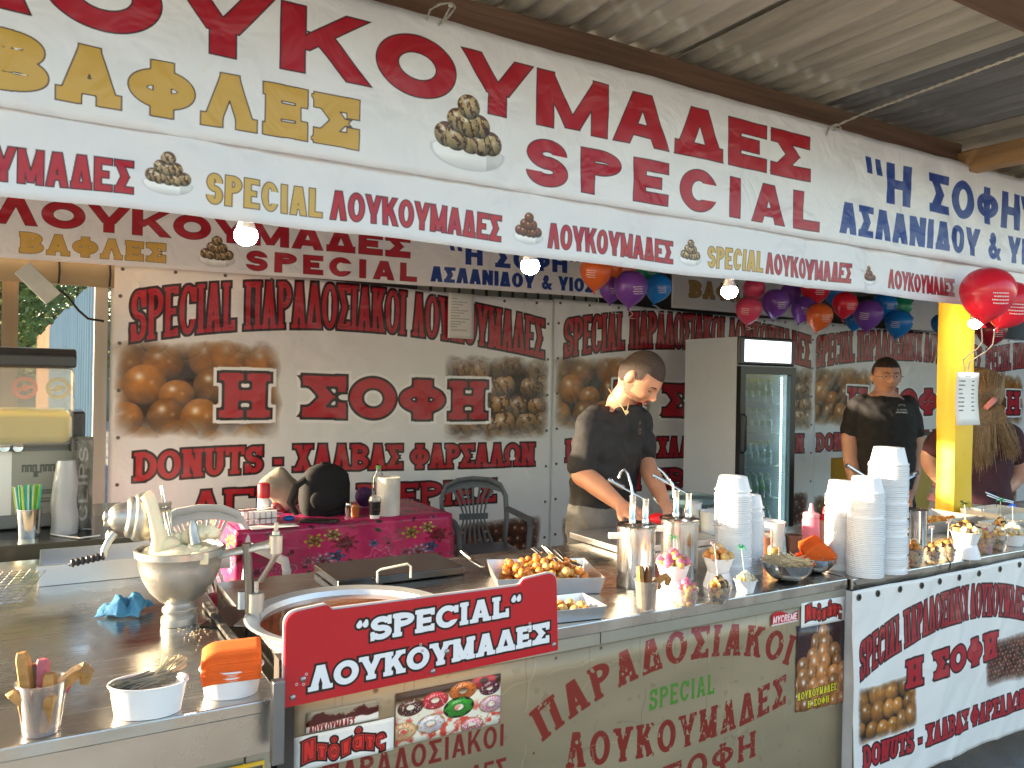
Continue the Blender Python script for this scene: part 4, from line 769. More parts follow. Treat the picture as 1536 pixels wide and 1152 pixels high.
for a in ((894, 408, 4.15, 25, 'orange', 'orange balloon overlapping the end of the inner banner', 0, (900, 470)), (933, 400, 4.3, 23, 'orange', 'orange balloon half hidden under the banner strip above a purple one', 0, (935, 450)), (946, 432, 4.1, 26, 'purple', 'big purple balloon with a blue one at its right', 0, (950, 478)),
    (917, 434, 4.35, 19, 'purple', 'dark purple balloon mostly behind the big purple one', 0, (925, 470)), (968, 403, 4.35, 23, 'green', 'green balloon peeping out above the blue and purple ones', 0, None), (987, 432, 4.2, 21, 'blue', 'blue balloon just right of the big purple one', .2, (1000, 470)),
    (1123, 465, 4.1, 20, 'pink', 'pink red balloon right below the third light bulb', 0, (1128, 492)), (1131, 434, 4.3, 17, 'pink', 'paler pink balloon beside the third light bulb', 0, None), (1163, 455, 4.15, 21, 'purple', 'purple balloon next to the pink red one', 0, (1160, 490)),
    (1205, 464, 4.2, 19, 'purple', 'tilted purple balloon partly behind the orange one', .3, None), (1223, 434, 4.25, 22, 'red', 'red balloon tucked under the banner strip above the orange one', 0, None), (1229, 475, 4.05, 20, 'orange', 'orange balloon lowest between the purple and the red ones', .1, (1224, 500)),
    (1267, 457, 4.1, 19, 'red', 'round red balloon left of a purple one', 0, (1262, 485)), (1282, 481, 4.35, 14, 'blue', 'small blue balloon low behind the purple one', 0, None), (1302, 472, 4.1, 22, 'purple', 'big purple balloon among the red and blue ones', 0, (1302, 500)),
    (1327, 457, 4.2, 18, 'blue', 'blue balloon beside the green one under the banner strip', 0, None), (1347, 461, 4.3, 20, 'green', 'green balloon with a blue balloon hanging below it', 0, None), (1348, 485, 4.1, 20, 'blue', 'bright blue balloon hanging lowest near the yellow post', .1, (1350, 515)), (1412, 486, 4.3, 15, 'blue', 'dark blue balloon just left of the yellow post', 0, None),
    (1250, 440, 4.4, 15, 'blue', 'blue balloon hidden behind the two red ones', 0, None), (1186, 440, 4.5, 16, 'purple', 'deep purple balloon high behind the tilted purple one', 0, None), (1487, 497, 3.6, 21, 'dark red', 'dark red balloon behind the two big red ones', 0, None)):
    balloon(a[0], a[1], a[2], a[3], a[4], a[5], G, a[6], rb_(*a[7]) if a[7] else None, text=a[3] > 17)
G = 'big red balloons tied at the yellow post'
balloon(1481, 441, 1.60, 39, 'red', 'largest red balloon covering the end of the banner strip', G, -.1, tuple(P(1441, 556, Y=1.98)))
balloon(1513, 458, 1.72, 35, 'red', 'second big red balloon behind and right of the largest one', G, .55, tuple(P(1444, 560, Y=1.98)))
# light bulbs with lit LED globes
bulbm = pm('bulb_glow', (1, 1, 1), .5, emit=34, ecol=(.92, .97, 1.0)); capm = pm('bulb_base', (.62, .64, .68), .35, .2)
G = 'lit LED bulbs hanging behind the banner strip'
for k, (x_, y_, r_, l_) in enumerate(((369, 353, .028, 'lit white bulb nearest the left, hanging below the gold word SPECIAL'), (795, 399, .028, 'lit white bulb hanging in front of the blue ampersand word'), (1094, 437, .028, 'lit white bulb hanging between the two groups of balloons'), (1463, 485, .028, 'lit white bulb at the right side of the yellow post'))):
    c = P(x_, y_, Y=1.97); t = root('light_bulb', l_, 'light bulb', G)
    b = MB(); b.ball(c, (r_, r_, r_*.9), 20, 12); b.build('globe', bulbm, t); b = MB(); b.lathe([(r_*.86, .008), (r_*.80, .020), (r_*.55, .038), (.013, .05), (.013, .075), (0, .075)], 20, c); b.build('base', capm, t)
    b = MB(); b.lathe([(.018, .07), (.02, .075), (.018, .11), (.004, .125), (0, .125)], 14, c); b.build('socket', black, t); b = MB(); b.tube([c+Vector((0, 0, .12)), c+Vector((.01, .03, .3)), Vector((c.x, 2.0, 2.47))], .003, 5); b.build('cord', black, t); settle(t, tuple(c+Vector((0, 0, .1))))
# ---------------------------------------------------------------- bowls, cups, napkins, food
def bowl_prof(r, h, t=.0016, foot=.72, lip=.004): return [(0, 0), (r*foot, 0), (r*foot+.002, .002), (r, h-.004), (r+lip, h-.003), (r+lip, h), (r-t, h), (r*foot-t, t+.001), (0, t+.001)]
proto = {}
def bowl(name, r, h, mat, sx=1, sy=1, n=36, foot=.72, cname=None):
    b = MB(); b.lathe(bowl_prof(r, h, foot=foot), n, sx=sx, sy=sy); return b.build(name, mat)
def stack(loc, r, h, step, cnt, label, grp, jitter=.0009, seed=1, top_extra=0):
    """a leaning stack of nested paper bowls turned upside down: every bowl is an object"""
    rg = random.Random(seed); b = MB(); hh = h; prof = [(r+.004, .0), (r+.004, .004), (r, .004), (r*.80, hh), (r*.77, hh+.001), (0, hh+.001), (0, hh), (r*.78, hh-.001), (r-.002, .003), (r, .0)]
    b.lathe(prof[:-1]+[(r+.003, 0)], 34); first = b.build('paper_bowl', white); tag(first, label, 'paper bowl', grp); first.location = loc
    lean = Vector((rg.uniform(-.02, .02), rg.uniform(-.02, .02), 0)); z = 0
    for k in range(1, cnt):
        z += step*(1 if rg.random() > .04 else 2.2); dup(first, Vector(loc)+Vector((lean.x*z+rg.uniform(-jitter, jitter), lean.y*z+rg.uniform(-jitter, jitter), z)), rz=rg.random()*6, label=label.replace('bowl in', 'bowl on top of') if k == cnt-1 else None)
    first['label'] = label.replace('bowl in', 'bowl at the very bottom of')
    return first
LBL = 'white paper bowl in the '
def st(x, y, r, ht, step, what, seed, h=.045):
    p = P(x, y, Z=.9); cnt = max(4, int((ht-h)/step)+1); stack((p.x, p.y, .9005), r, h, step, cnt, LBL+what, 'bowls of the '+what, seed=seed)
st(1100, 866, .0535, .305, .0068, 'stack right of the two sauce pumps', 1); 
st(1124, 858, .040, .24, .0065, 'narrow stack behind the pump stack', 2, .04)
st(1258, 852, .041, .285, .0062, 'leftmost stack on the right hand counter', 3, .05)
st(1297, 862, .0535, .312, .0062, 'middle stack on the right hand counter', 4, .05)
st(1331, 856, .0585, .362, .0068, 'tallest stack beside the yellow post', 5, .055)
clear = clearmat('clear_plastic', (.93, .93, .94), .25, .06, .07); clearstack = clearmat('milky_plastic', (.8, .8, .8), .4, .1, .35)
doughm = pm('fried_dough', (.56, .205, .032), .42, nscale=70, namt=.35, dirt=.55, dcol=(.24, .075, .015), dscale=45, bump=.002, bscale=190, sss=.15, coat=.35)
doughm2 = pm('pale_fried_dough', (.62, .38, .12), .38, nscale=40, namt=.22, bump=.0015, bscale=160, sss=.15, coat=.3)
chocm = pm('chocolate', (.045, .018, .01), .25, nscale=30, namt=.3, coat=.5); pinkm = pm('pink_icing', (.62, .12, .22), .35, nscale=30, namt=.2, sss=.2); wcream = pm('white_cream', (.78, .66, .5), .45, nscale=30, namt=.12, sss=.2)
def lump(v, r, seed, amp=.16): n_ = noise.noise(v/r*1.1+Vector((seed, seed*2, 0))); return v*(1+amp*n_)
balls = []
for k in range(4):
    b = MB(); r = .0145; b.ball((0, 0, 0), (r, r*.95, r*.9), 12, 8, fn=lambda v, k=k: lump(v, .0145, k*3.7)); o = b.build('dough_ball', doughm if k < 3 else doughm2); balls.append(o)
tops = {}
def topped(kind):
    if kind not in tops:
        mm = {'choc': chocm, 'pink': pinkm, 'cream': wcream}[kind]; r = .0155; b = MB(); b.ball((0, 0, 0), (r, r, r*.9), 14, 9, fn=lambda v: lump(v, .0155, 5)); o = b.build('iced_dough_ball', doughm2)
        c = MB(); v = []; f = []
        # drizzled sauce: a cap with a ragged edge
        for j in range(7):
            for i in range(18):
                a = 2*math.pi*i/18; mxp = 1.15+.55*math.sin(a*3+1)+.25*math.sin(a*5); t_ = mxp*j/6; v.append(lump(Vector((r*math.sin(t_)*math.cos(a), r*math.sin(t_)*math.sin(a), r*.9*math.cos(t_))), .0155, 5)*1.05)
        f = [(j*18+i, j*18+(i+1) % 18, (j+1)*18+(i+1) % 18, (j+1)*18+i) for j in range(6) for i in range(18)]; c.add(v, f); s_ = c.build('sauce', mm, o, solid=.0012); tops[kind] = o; o['_first'] = 1
    return tops[kind]
used_first = set()
def put_ball(src, loc, label, grp, rg, cat='dough ball', sc=1.0):
    rot = (rg.random()*6, rg.random()*6, rg.random()*6) if not src.children else (rg.uniform(-.8, .8), rg.uniform(-.8, .8), rg.random()*6)
    if src.name not in used_first: used_first.add(src.name); o = src; o.location = loc; o.rotation_euler = rot; o.scale = (sc,)*3; tag(o, label, cat, grp); return o
    o = dup(src, loc, rot=rot, scale=sc, label=label); o['category'] = cat; o['group'] = grp; return o
def heap(c, rx, ry, rz, n, zh, r, seed, spread=1.0, u=None, w=None, srcs=None, label='', grp='', fn=None):
    """settle n balls by dropping them on a rectangle/ellipse: simple greedy packing"""
    rg = random.Random(seed); placed = []; c = Vector(c); u = u or Vector((1, 0, 0)); w = w or Vector((0, 1, 0))
    for k in range(n):
        best = None
        for t in range(26):
            a, q_ = rg.gauss(0, .42)*spread, rg.gauss(0, .42)*spread
            if abs(a) > 1 or abs(q_) > 1: continue
            x, y = a*rx, q_*ry; z = r
            for (X, Y_, Z_) in placed:
                dd = (X-x)**2+(Y_-y)**2
                if dd < (1.86*r)**2: z = max(z, Z_+math.sqrt(max(0, (1.86*r)**2-dd)))
            if best is None or z < best[2]: best = (x, y, z)
        if best is None: continue
        placed.append(best)
        p = c+u*best[0]+w*best[1]+Vector((0, 0, best[2])); s_ = rg.choice(srcs or balls); put_ball(s_, p, label, grp, rg, sc=r/.0145*rg.uniform(.9, 1.1))
    return placed
# steel trays with loukoumades
def tray(cx_, cy_, L_, W_, ang, h, label, flare=.012, mat=None):
    mat = mat or pm('tray_steel', (.62, .62, .62), .32, .85, nscale=10, namt=.06, dirt=.15)
    u = Vector((math.cos(ang), math.sin(ang), 0)); w = Vector((-math.sin(ang), math.cos(ang), 0)); b = MB(); vs = []; t = .0018; c = Vector((cx_, cy_, .9012))
    def rect(a, q_, z): return [c+u*(sx_*a)+w*(sy_*q_)+Vector((0, 0, z)) for sx_, sy_ in ((-1, -1), (1, -1), (1, 1), (-1, 1))]
    vs = rect(L_/2, W_/2, 0)+rect(L_/2+flare, W_/2+flare, h)+rect(L_/2+flare-t, W_/2+flare-t, h)+rect(L_/2-t, W_/2-t, t)
    fs = [(3, 2, 1, 0), (12, 13, 14, 15)]+[(k*4+i, k*4+(i+1) % 4, (k+1)*4+(i+1) % 4, (k+1)*4+i) for k in range(3) for i in range(4)]
    b.add(vs, fs); o = b.build('steel_tray', mat, bevel=.0012, smooth=False); tag(o, label, 'tray'); settle(o, (cx_, cy_, .9012)); return u, w
u, w = tray(1.285, 1.985, .29, .235, R(-22), .048, 'large steel tray heaped with golden dough balls')
heap((1.285, 1.985, .904), .125, .095, 0, 125, 0, .0134, 11, .86, u, w, label='golden fried dough ball heaped in the large steel tray', grp='dough balls in the large tray')
u2, w2 = tray(1.115, 1.700, .26, .12, R(-8), .034, 'smaller steel tray at the counter edge right behind the red sign', .008)
heap((1.10, 1.70, .904), .11, .045, 0, 20, 0, .0155, 12, 1.1, u2, w2, srcs=[balls[3], balls[0]], label='pale fried dough ball in the smaller tray behind the red sign', grp='dough balls in the smaller tray')
def tongs(pts_a, pts_b, label, r=.004):
    t = root('tongs', label, 'tongs')
    for pp in (pts_a, pts_b): b = MB(); b.tube(pp, [r*1.2, r, r, r*1.6][:len(pp)] if len(pp) > 2 else r, 8, sq=.5); b.build('arm', steel2, t)
    settle(t, tuple(Vector(pts_a[0]))); return t
def pts(*xyd): return [P(x, y, d=d) for x, y, d in xyd]
tongs(pts((692, 826, 2.42), (706, 840, 2.38), (722, 850, 2.30)), pts((696, 829, 2.41), (712, 842, 2.37), (726, 850, 2.29)), 'steel tongs propped on the left corner of the large tray')
tongs(pts((818, 820, 2.42), (832, 832, 2.38), (846, 843, 2.32)), pts((814, 818, 2.43), (826, 833, 2.39), (838, 846, 2.33)), 'steel tongs lying over the right side of the dough ball heap')
tongs(pts((798, 822, 2.45), (808, 830, 2.4)), pts((801, 821, 2.45), (812, 829, 2.4)), 'tips of steel tongs sticking out of the back of the heap')
tongs(pts((832, 824, 2.46), (850, 842, 2.36), (870, 850, 2.30)), pts((836, 823, 2.46), (856, 842, 2.36), (874, 850, 2.31)), 'second pair of steel tongs beside the right rim of the large tray')
# ---------------------------------------------------------------- small servings along the counter
def cup(x, y, r, h, label, kind, seed, n=7, pick=None, mat=None, name='food_cup', cat='cup', Z=.9, br=.0118, heapz=None):
    p = P(x, y, Z=Z); p.z = Z+.0006; b = MB(); b.lathe([(0, 0), (r*.72, 0), (r, h), (r+.0022, h), (r+.0022, h+.002), (r-.001, h+.002), (r*.72-.001, .0015), (0, .0015)], 28, p); o = b.build(name, mat or clear); tag(o, label, cat); settle(o, tuple(p))
    rg = random.Random(seed); src = {'plain': balls, 'choc': [topped('choc'), topped('choc'), balls[2]], 'pink': [topped('pink')], 'cream': [topped('cream')], 'mix': [topped('choc'), topped('cream'), balls[0]]}[kind]
    z = .012; k = 0; zz = heapz or [(.36, 4, .012), (.40, 4, .031), (.50, 5, .050), (.45, 4, .068), (.15, 2, .084)]
    for rad, m_, hz in zz:
        for j in range(m_):
            a = 2*math.pi*j/m_+k*.9; q_ = p+Vector((math.cos(a)*r*rad, math.sin(a)*r*rad, hz*h/.062)); put_ball(src[rg.randrange(len(src))], q_, 'dough ball in the '+label, 'dough balls in the '+label, rg, sc=br/.0145)
        k += 1
    if pick:
        t = root('cocktail_pick', pick[0], 'pick'); e = p+Vector((pick[2], pick[3], h+pick[4])); b = MB(); b.tube([p+Vector((0, 0, h*.8)), e], .0011, 6); b.build('stick', pm('pick_stick', (.72, .70, .62), .5), t)
        col = pick[1]; lm = pm('foil_'+pick[1], {'green': (.02, .35, .12), 'blue': (.02, .12, .65), 'dark': (.03, .06, .03), 'silver': (.35, .33, .36)}[col], .3, .3); b = MB(); rr = random.Random(seed)
        for j in range(16):
            a = 2*math.pi*j/16; el = rr.uniform(-.5, 1.0); v = Vector((math.cos(a)*math.cos(el), math.sin(a)*math.cos(el), math.sin(el))); L_ = pick[5] if len(pick) > 5 else .018; mid = e+v*L_*.6+Vector((0, 0, .003)); tip = e+v*L_-Vector((0, 0, L_*.35)); s_ = v.orthogonal().normalized()*.0011; b.add([e-s_, e+s_, mid+s_, tip, mid-s_], [(0, 1, 2, 3, 4)])
        b.build('tinsel', lm, t, smooth=False); settle(t, tuple(p+Vector((0, 0, h*.8))))
    return p
# bowl of iced balls on an upturned paper bowl
def upturned(x, y, r, h, label):
    p = P(x, y, Z=.9); b = MB(); b.lathe([(r, 0), (r, .003), (r*.72, h), (0, h), (0, h-.002), (r*.7, h-.002), (r-.003, 0)][:], 34, (p.x, p.y, .9006)); o = b.build('upturned_bowl', white); tag(o, label, 'paper bowl'); settle(o, (p.x, p.y, .9006)); return p
paper = pm('paper_bowl_white', (.78, .78, .79), .5, nscale=20, namt=.03)
BH = [(.2, 2, .05), (.55, 5, .066), (.75, 7, .072), (.35, 3, .092), (0, 1, .108)]
p = upturned(1009, 895, .049, .052, 'white paper bowl upside down under the pink iced serving')
s_ = px = P(1009, 895, Z=.9)
def on_top(p, dz, **k):
    # helper giving the pixel free position of a cup on an upturned bowl
    return p
def serving(p, z, r, h, label, kind, seed, **k):
    global P
    _P = P; P = lambda *a, **kw: Vector((p.x, p.y, z)); out = cup(0, 0, r, h, label, kind, seed, mat=paper, name='paper_bowl', cat='paper bowl', Z=z, heapz=BH, br=.0145, **k); P = _P; return out
serving(p, .9535, .047, .040, 'paper bowl of pink iced balls before the second sauce pump', 'pink', 1, pick=('green tinsel pick stuck in the pink iced serving', 'green', 0, 0, .075))
p = upturned(1077, 880, .045, .046, 'white paper bowl upside down under the plain dough balls left of the stacked bowls')
serving(p, .9475, .044, .040, 'paper bowl of plain dough balls in front of the stacked bowls', 'plain', 2, pick=('silver tinsel pick in the plain dough ball serving', 'silver', 0, .0, .095, .034))
cup(1029, 907, .034, .044, 'small clear cup of pink iced balls at the counter edge', 'pink', 3)
cup(1078, 904, .034, .047, 'small clear cup of chocolate drizzled balls at the counter edge', 'choc', 4, pick=('long white pick in the chocolate drizzled cup', 'silver', -.01, .01, .11, .02))
cup(1118, 888, .032, .036, 'small white spotted cup of cream topped balls', 'cream', 5, mat=paper, pick=('green tinsel pick leaning from the cream topped cup', 'green', -.02, 0, .095))
cup(1371, 850, .030, .060, 'clear cup right beside the tallest bowl stack', 'mix', 6)
cup(1397, 846, .029, .046, 'clear cup of caramel balls second right of the tallest stack', 'choc', 7, pick=('thin pick in the caramel ball cup', 'silver', 0, 0, .08, .014))
cup(1420, 841, .032, .048, 'clear cup of dark balls beside the upturned bowl at right', 'choc', 8, pick=('thin pick in the dark ball cup', 'silver', .01, 0, .085, .012))
p = upturned(1448, 836, .050, .050, 'white paper bowl upside down in front of the yellow post')
serving(p, .9515, .050, .042, 'paper bowl heaped with drizzled balls in front of the yellow post', 'mix', 9, pick=('dark palm tree pick in the serving before the yellow post', 'dark', -.01, 0, .10, .024))
cup(1477, 830, .032, .060, 'clear cup of red and cream balls right of the yellow post', 'pink', 10)
cup(1497, 824, .031, .056, 'clear cup of balls left of the right paper bowl', 'mix', 11)
p0 = P(1519, 818, Z=.9); serving(p0, .9006, .046, .044, 'white paper bowl of cream topped balls near the right edge', 'cream', 12, pick=('blue tinsel pick in the cream topped bowl near the right edge', 'blue', -.005, 0, .11))
cup(1500, 805, .03, .05, 'clear cup behind the paper bowl near the right edge', 'choc', 13, pick=('green palm tree pick behind the right paper bowl', 'green', 0, 0, .10, .022))
# cups of dough strips (churros)
def churro_cup(x, y, r, h, label, seed, strips, n=9):
    p = P(x, y, Z=.9); p.z = .9006; b = MB(); b.lathe([(0, 0), (r*.74, 0), (r, h), (r+.0025, h), (r+.0025, h+.002), (r-.001, h+.002), (r*.74-.001, .0015), (0, .0015)], 32, p); o = b.build('plastic_cup', clear); tag(o, label, 'cup'); settle(o, tuple(p)); rg = random.Random(seed)
    lab = 'dough strip in the '+label
    cm = [pm('churro_tan', (.40, .20, .06), .5, nscale=30, namt=.35, bump=.002, bscale=120), pm('churro_pink', (.42, .10, .12), .5, nscale=30, namt=.35, bump=.002, bscale=120), pm('churro_brown', (.16, .07, .03), .45, nscale=30, namt=.35, bump=.002, bscale=120)]
    for k, (dx, dy, up_, curl, ci) in enumerate(strips):
        base_ = p+Vector((dx*r*.45, dy*r*.45, .006)); pp = []
        for j in range(12):
            t = j/11; q_ = base_+Vector((dx*r*.55*t, dy*r*.55*t, (h+up_)*t)); 
            if curl:
                if t > .6: tt = (t-.6)/.4; q_ = base_+Vector((dx*r*.45, dy*r*.45, (h+up_)*.6))+ (rt*curl*math.sin(tt*2.0)+up*abs(curl)*.9*(math.sin(tt*2.2)-.55*tt*tt*1.4))*1.0+up*up_*.2*tt
            pp.append(q_)
        b = MB(); nn = 10; rr = .0105*(r/.037)
        b.tube(pp, [rr*(1 if j not in (0, 11) else .7) for j in range(12)], nn); vs = b.v
        for i in range(0, 12*nn, 1):
            j, a = divmod(i, nn); c = pp[j]; v = Vector(vs[i])-c; vs[i] = tuple(c+v*(1.12 if a % 2 else .82))
        o = b.build('dough_strip', cm[ci]); tag(o, lab, 'dough strip', 'dough strips in the '+label); settle(o, tuple(base_))
churro_cup(62, 1098, .038, .085, 'tall clear cup at the near left counter corner', 1, [(-.8, .2, .045, 0, 0), (-.3, .5, .02, 0, 2), (-.9, -.3, .012, -.012, 0), (0, .3, .028, 0, 1), (.3, -.2, .008, 0, 0), (.8, .1, .022, .045, 0), (.5, .6, .0, .02, 1), (-.2, -.7, -.01, 0, 2), (.3, -.8, -.02, 0, 0)])
churro_cup(969, 918, .0315, .083, 'tall clear cup in front of the first sauce pump', 2, [(-.8, .0, .035, 0, 0), (-.2, .5, .03, 0, 2), (0, -.3, .02, .0, 2), (.4, .2, .03, 0, 2), (.7, .0, .015, .042, 0), (.8, .3, .0, .02, 0)])
# oval paper bowls
def oval(x, y, rx, ry, h, label, ang=0):
    p = P(x, y, Z=.9); t = R(-15)+ang; b = MB(); pr = [(0, 0), (.86, 0), (1.0, h), (1.05, h+.001), (1.05, h+.004), (.99, h+.004), (.85, .002), (0, .002)]
    u = Vector((math.cos(t), math.sin(t), 0)); w = Vector((-math.sin(t), math.cos(t), 0)); n = 48; vs = []
    for r_, z in pr: vs += [Vector((p.x, p.y, .9006+z))+u*rx*r_*math.cos(2*math.pi*j/n)+w*ry*r_*math.sin(2*math.pi*j/n) for j in range(n)]
    b.add(vs, [(i*n+j, i*n+(j+1) % n, (i+1)*n+(j+1) % n, (i+1)*n+j) for i in range(len(pr)-1) for j in range(n)]); o = b.build('oval_bowl', paper); tag(o, label, 'paper bowl'); settle(o, (p.x, p.y, .9006)); return Vector((p.x, p.y, .9)), u, w
woodm = pm('stick_wood', (.55, .43, .26), .7, nscale=40, namt=.3); woodm2 = pm('grey_stick_wood', (.22, .18, .13), .8, nscale=40, namt=.3)
c, u, w = oval(222, 1068, .064, .044, .052, 'oval white paper bowl full of wooden stirrers on the left counter')
def sticks(c, u, w, rx, n, L_, z0, label, seed, mat, up_=.5, dirv=None, wd=.0022, fan=.35):
    rg = random.Random(seed); b = MB()
    for k in range(n):
        a = Vector(c)+u*rg.uniform(-rx, rx)*.8+w*rg.uniform(-.5, .5)*rx*.6+Vector((0, 0, z0+rg.random()*.018)); d = (dirv+Vector((rg.gauss(0, fan), rg.gauss(0, fan), rg.gauss(0, fan*.5)))).normalized(); s_ = d.orthogonal().normalized(); l_ = L_*rg.uniform(.8, 1.1)
        b.obox(a, d*l_/2, s_*wd, d.cross(s_)*.0009)
    o = b.build('wooden_stirrers', mat, smooth=False); tag(o, label, 'stirrers', kind='stuff'); settle(o, tuple(c)); return o
sticks(c-u*.006, u, w, .030, 150, .07, .046, 'bundle of greyish flat wooden stirrers lying in the oval bowl', 1, woodm2, dirv=(u*1.0+w*.35+Vector((0, 0, .12))), fan=.13, wd=.0013)
sticks(c+u*.030+w*.012, u, w, .016, 60, .05, .060, 'pale ends of wooden stirrers fanning up at the right of the oval bowl', 2, woodm, dirv=(u*.6+w*.2+Vector((0, 0, .5))), fan=.22, wd=.0012)
c, u, w = oval(347, 1040, .056, .040, .050, 'oval white paper bowl holding orange napkins on the left counter', R(4))
orm = pm('orange_napkin', (.82, .13, .015), .85, nscale=40, namt=.08, bump=.0006, bscale=300, sss=.1)
def nap_mesh(wd, ht, fold):
    b = MB(); n = 10; vs = []
    for i in range(n+1):
        t = i/n*math.pi; vs += [(-fold*math.sin(t)*.4*0, fold*math.cos(t), ht+fold*.9*math.sin(t))] 
    prof = [(-fold, 0)]+[(-fold*math.cos(math.pi*i/n), ht+fold*math.sin(math.pi*i/n)) for i in range(n+1)]+[(fold, 0)]
    b.grid(lambda a, q_: Vector((-wd/2+wd*a, prof[min(len(prof)-1, int(round(q_*(len(prof)-1))))][0], prof[min(len(prof)-1, int(round(q_*(len(prof)-1))))][1])), 4, len(prof)-1)
    return b.build('napkin', orm, solid=.0006)
# a loaf of napkins: bent sheets stacked with their front edges showing, curling down at the left end
first = None; rg = random.Random(5); ang = math.atan2(u.y, u.x)
for k in range(19):
    def nf(a, q_, k=k):
        x_ = -.052+.104*a; y_ = -.036+.070*q_; top_ = k/18
        z_ = .0030*k-.9*max(0, -x_-.026)**2*14*(.4+top_)-(6.0*top_)*max(0, y_-.006)**2*2.2-1.5*max(0, -y_-.028)*.4
        return Vector((x_, y_, z_))
    m_ = MB(); m_.grid(nf, 12, 8); o = m_.build('napkin', orm, solid=.0011); tag(o, 'orange paper napkin in the loaf in the oval bowl on the left counter', 'napkin', 'orange napkins in the oval bowl')
    o.location = c-w*(.004+rg.uniform(-.0013, .0013))+Vector((0, 0, .046))+u*rg.uniform(-.0015, .0015); o.rotation_euler = (.16, -.03, ang+rg.uniform(-.012, .012))
# steel bowls with sticks and a napkin pile
def sbowl(x, y, r, h, label):
    p = P(x, y, Z=.9); pr = [(0, 0), (r*.35, .0), (r*.66, h*.22), (r*.90, h*.6), (r, h), (r+.003, h+.001), (r-.001, h+.001), (r*.88, h*.6), (r*.64, h*.24), (r*.34, .002), (0, .002)]; b = MB(); b.lathe(pr, 40, (p.x, p.y, .9006)); o = b.build('steel_bowl', steel2); tag(o, label, 'bowl'); settle(o, (p.x, p.y, .9006)); return Vector((p.x, p.y, .9))
c = sbowl(1181, 871, .080, .058, 'round stainless steel bowl of wooden sticks right of the stacked bowls')
sticks(c, rt, fw, .05, 200, .08, .050, 'jumble of pale wooden sticks filling the stainless steel bowl', 4, woodm, dirv=rt*-.8+fw*.2+up*.12, fan=.33, wd=.0012)
c = sbowl(1222, 858, .066, .05, 'second steel bowl carrying orange napkins beside the stick bowl')
first = None; rg = random.Random(6); n0 = P(1213, 816, Y=c.y-.01)
for k in range(16):
    t = k/15
    if first is None:
        m_ = MB(); s1 = .085; m_.add([(-s1*.62, 0, .002), (-s1*.05, 0, .040), (s1*.62, 0, -.012), (s1*.58, 0, -.040), (-s1*.45, 0, -.036), (-s1*.6, 0, -.016)], [(0, 1, 2, 3, 4, 5)]); m_.v = [(x_, .0+.01*(x_/.05)**2, z_) for x_, y_, z_ in m_.v]
        first = m_.build('napkin', orm, smooth=False, solid=.0012); tag(first, 'orange paper napkin in the pile on the second steel bowl', 'napkin', 'orange napkins on the steel bowl'); first.location = Vector((c.x, c.y-.03, .968)); base0 = first.location.copy(); first.rotation_euler = (.15, 0, -YAW)
    else: dup(first, base0+Vector((fw.x*.0045*k+rg.uniform(-.002, .002), fw.y*.0045*k, .0008*k)), rot=(.15+.01*k, rg.uniform(-.05, .05), -YAW+rg.uniform(-.08, .08)))
sticks(c+rt*.02, rt, fw, .03, 30, .05, .045, 'short pale sticks showing under the napkin pile', 7, woodm, dirv=rt*.8+up*.1, fan=.4, wd=.0014)
# squeeze bottles
def sqz(x, y, r, h, body, cap, label):
    p = P(x, y, Z=.9); p = Vector((p.x, p.y, .9)); t = root('squeeze_bottle', label, 'bottle'); b = MB(); b.lathe([(0, 0), (r, 0), (r*1.02, .01), (r, h*.72), (r*.86, h*.80), (r*.80, h*.82), (0, h*.82)], 28, p); b.build('body', body, t)
    b = MB(); b.lathe([(0, h*.80), (r*.92, h*.80), (r*.95, h*.84), (r*.9, h*.90), (r*.35, h*.93), (r*.16, h*1.12), (r*.10, h*1.14), (0, h*1.14)], 24, p); b.build('cap', cap, t); settle(t, tuple(p))
pk = pm('pink_squeeze', (.80, .22, .30), .35, sss=.4, namt=.04); sqz(1216, 823, .032, .150, pk, pm('pink_cap', (.82, .34, .40), .4, namt=.04), 'pink squeeze bottle with a pink pointed cap')
sqz(1236, 822, .028, .135, pm('beige_squeeze', (.52, .38, .24), .4, sss=.3), pm('red_cap', (.6, .02, .03), .35), 'beige squeeze bottle with a red cap beside the pink one')
# jars, tubs behind the bowls
glassj = clearmat('jar_glass', (.9, .88, .8), .3, .03, .05)
def jar(x, y, r, h, fill, lid, label, name='jar'):
    p = P(x, y, Z=.9); p = Vector((p.x, p.y, .9)); t = root(name, label, name); b = MB(); b.lathe([(0, .001), (r*.96, .001), (r*.96, h*.78), (0, h*.78)], 24, p); b.build('contents', fill, t)
    b = MB(); b.lathe([(0, 0), (r, 0), (r*1.02, .004), (r*1.02, h*.84), (r*.9, h*.9), (r*.9, h*.92), (0, h*.92)], 26, p); b.build('glass', glassj, t)
    if lid: b = MB(); b.lathe([(0, h*.9), (r*.95, h*.9), (r*.95, h), (0, h)], 26, p); b.build('lid', lid, t)
    settle(t, tuple(p))
honey = pm('honey', (.42, .12, .02), .15, coat=.6, namt=.1)
jar(1147, 843, .026, .115, honey, steel2, 'amber honey jar with a metal lid behind the stick bowl')
jar(1160, 846, .020, .07, pm('mustard', (.6, .4, .06), .4), None, 'small yellow sauce jar between the honey jar and the stick bowl')
def tub(x, y, r, h, mat, label, name='plastic_tub'):
    p = P(x, y, Z=.9); b = MB(); b.lathe([(0, 0), (r*.82, 0), (r, h), (r+.003, h), (r+.003, h+.003), (r-.002, h+.003), (r*.8, .003), (0, .003)], 28, (p.x, p.y, .9006)); o = b.build(name, mat); tag(o, label, 'tub'); settle(o, (p.x, p.y, .9006))
milk = pm('milky_tub', (.66, .68, .68), .35, sss=.3, namt=.03)
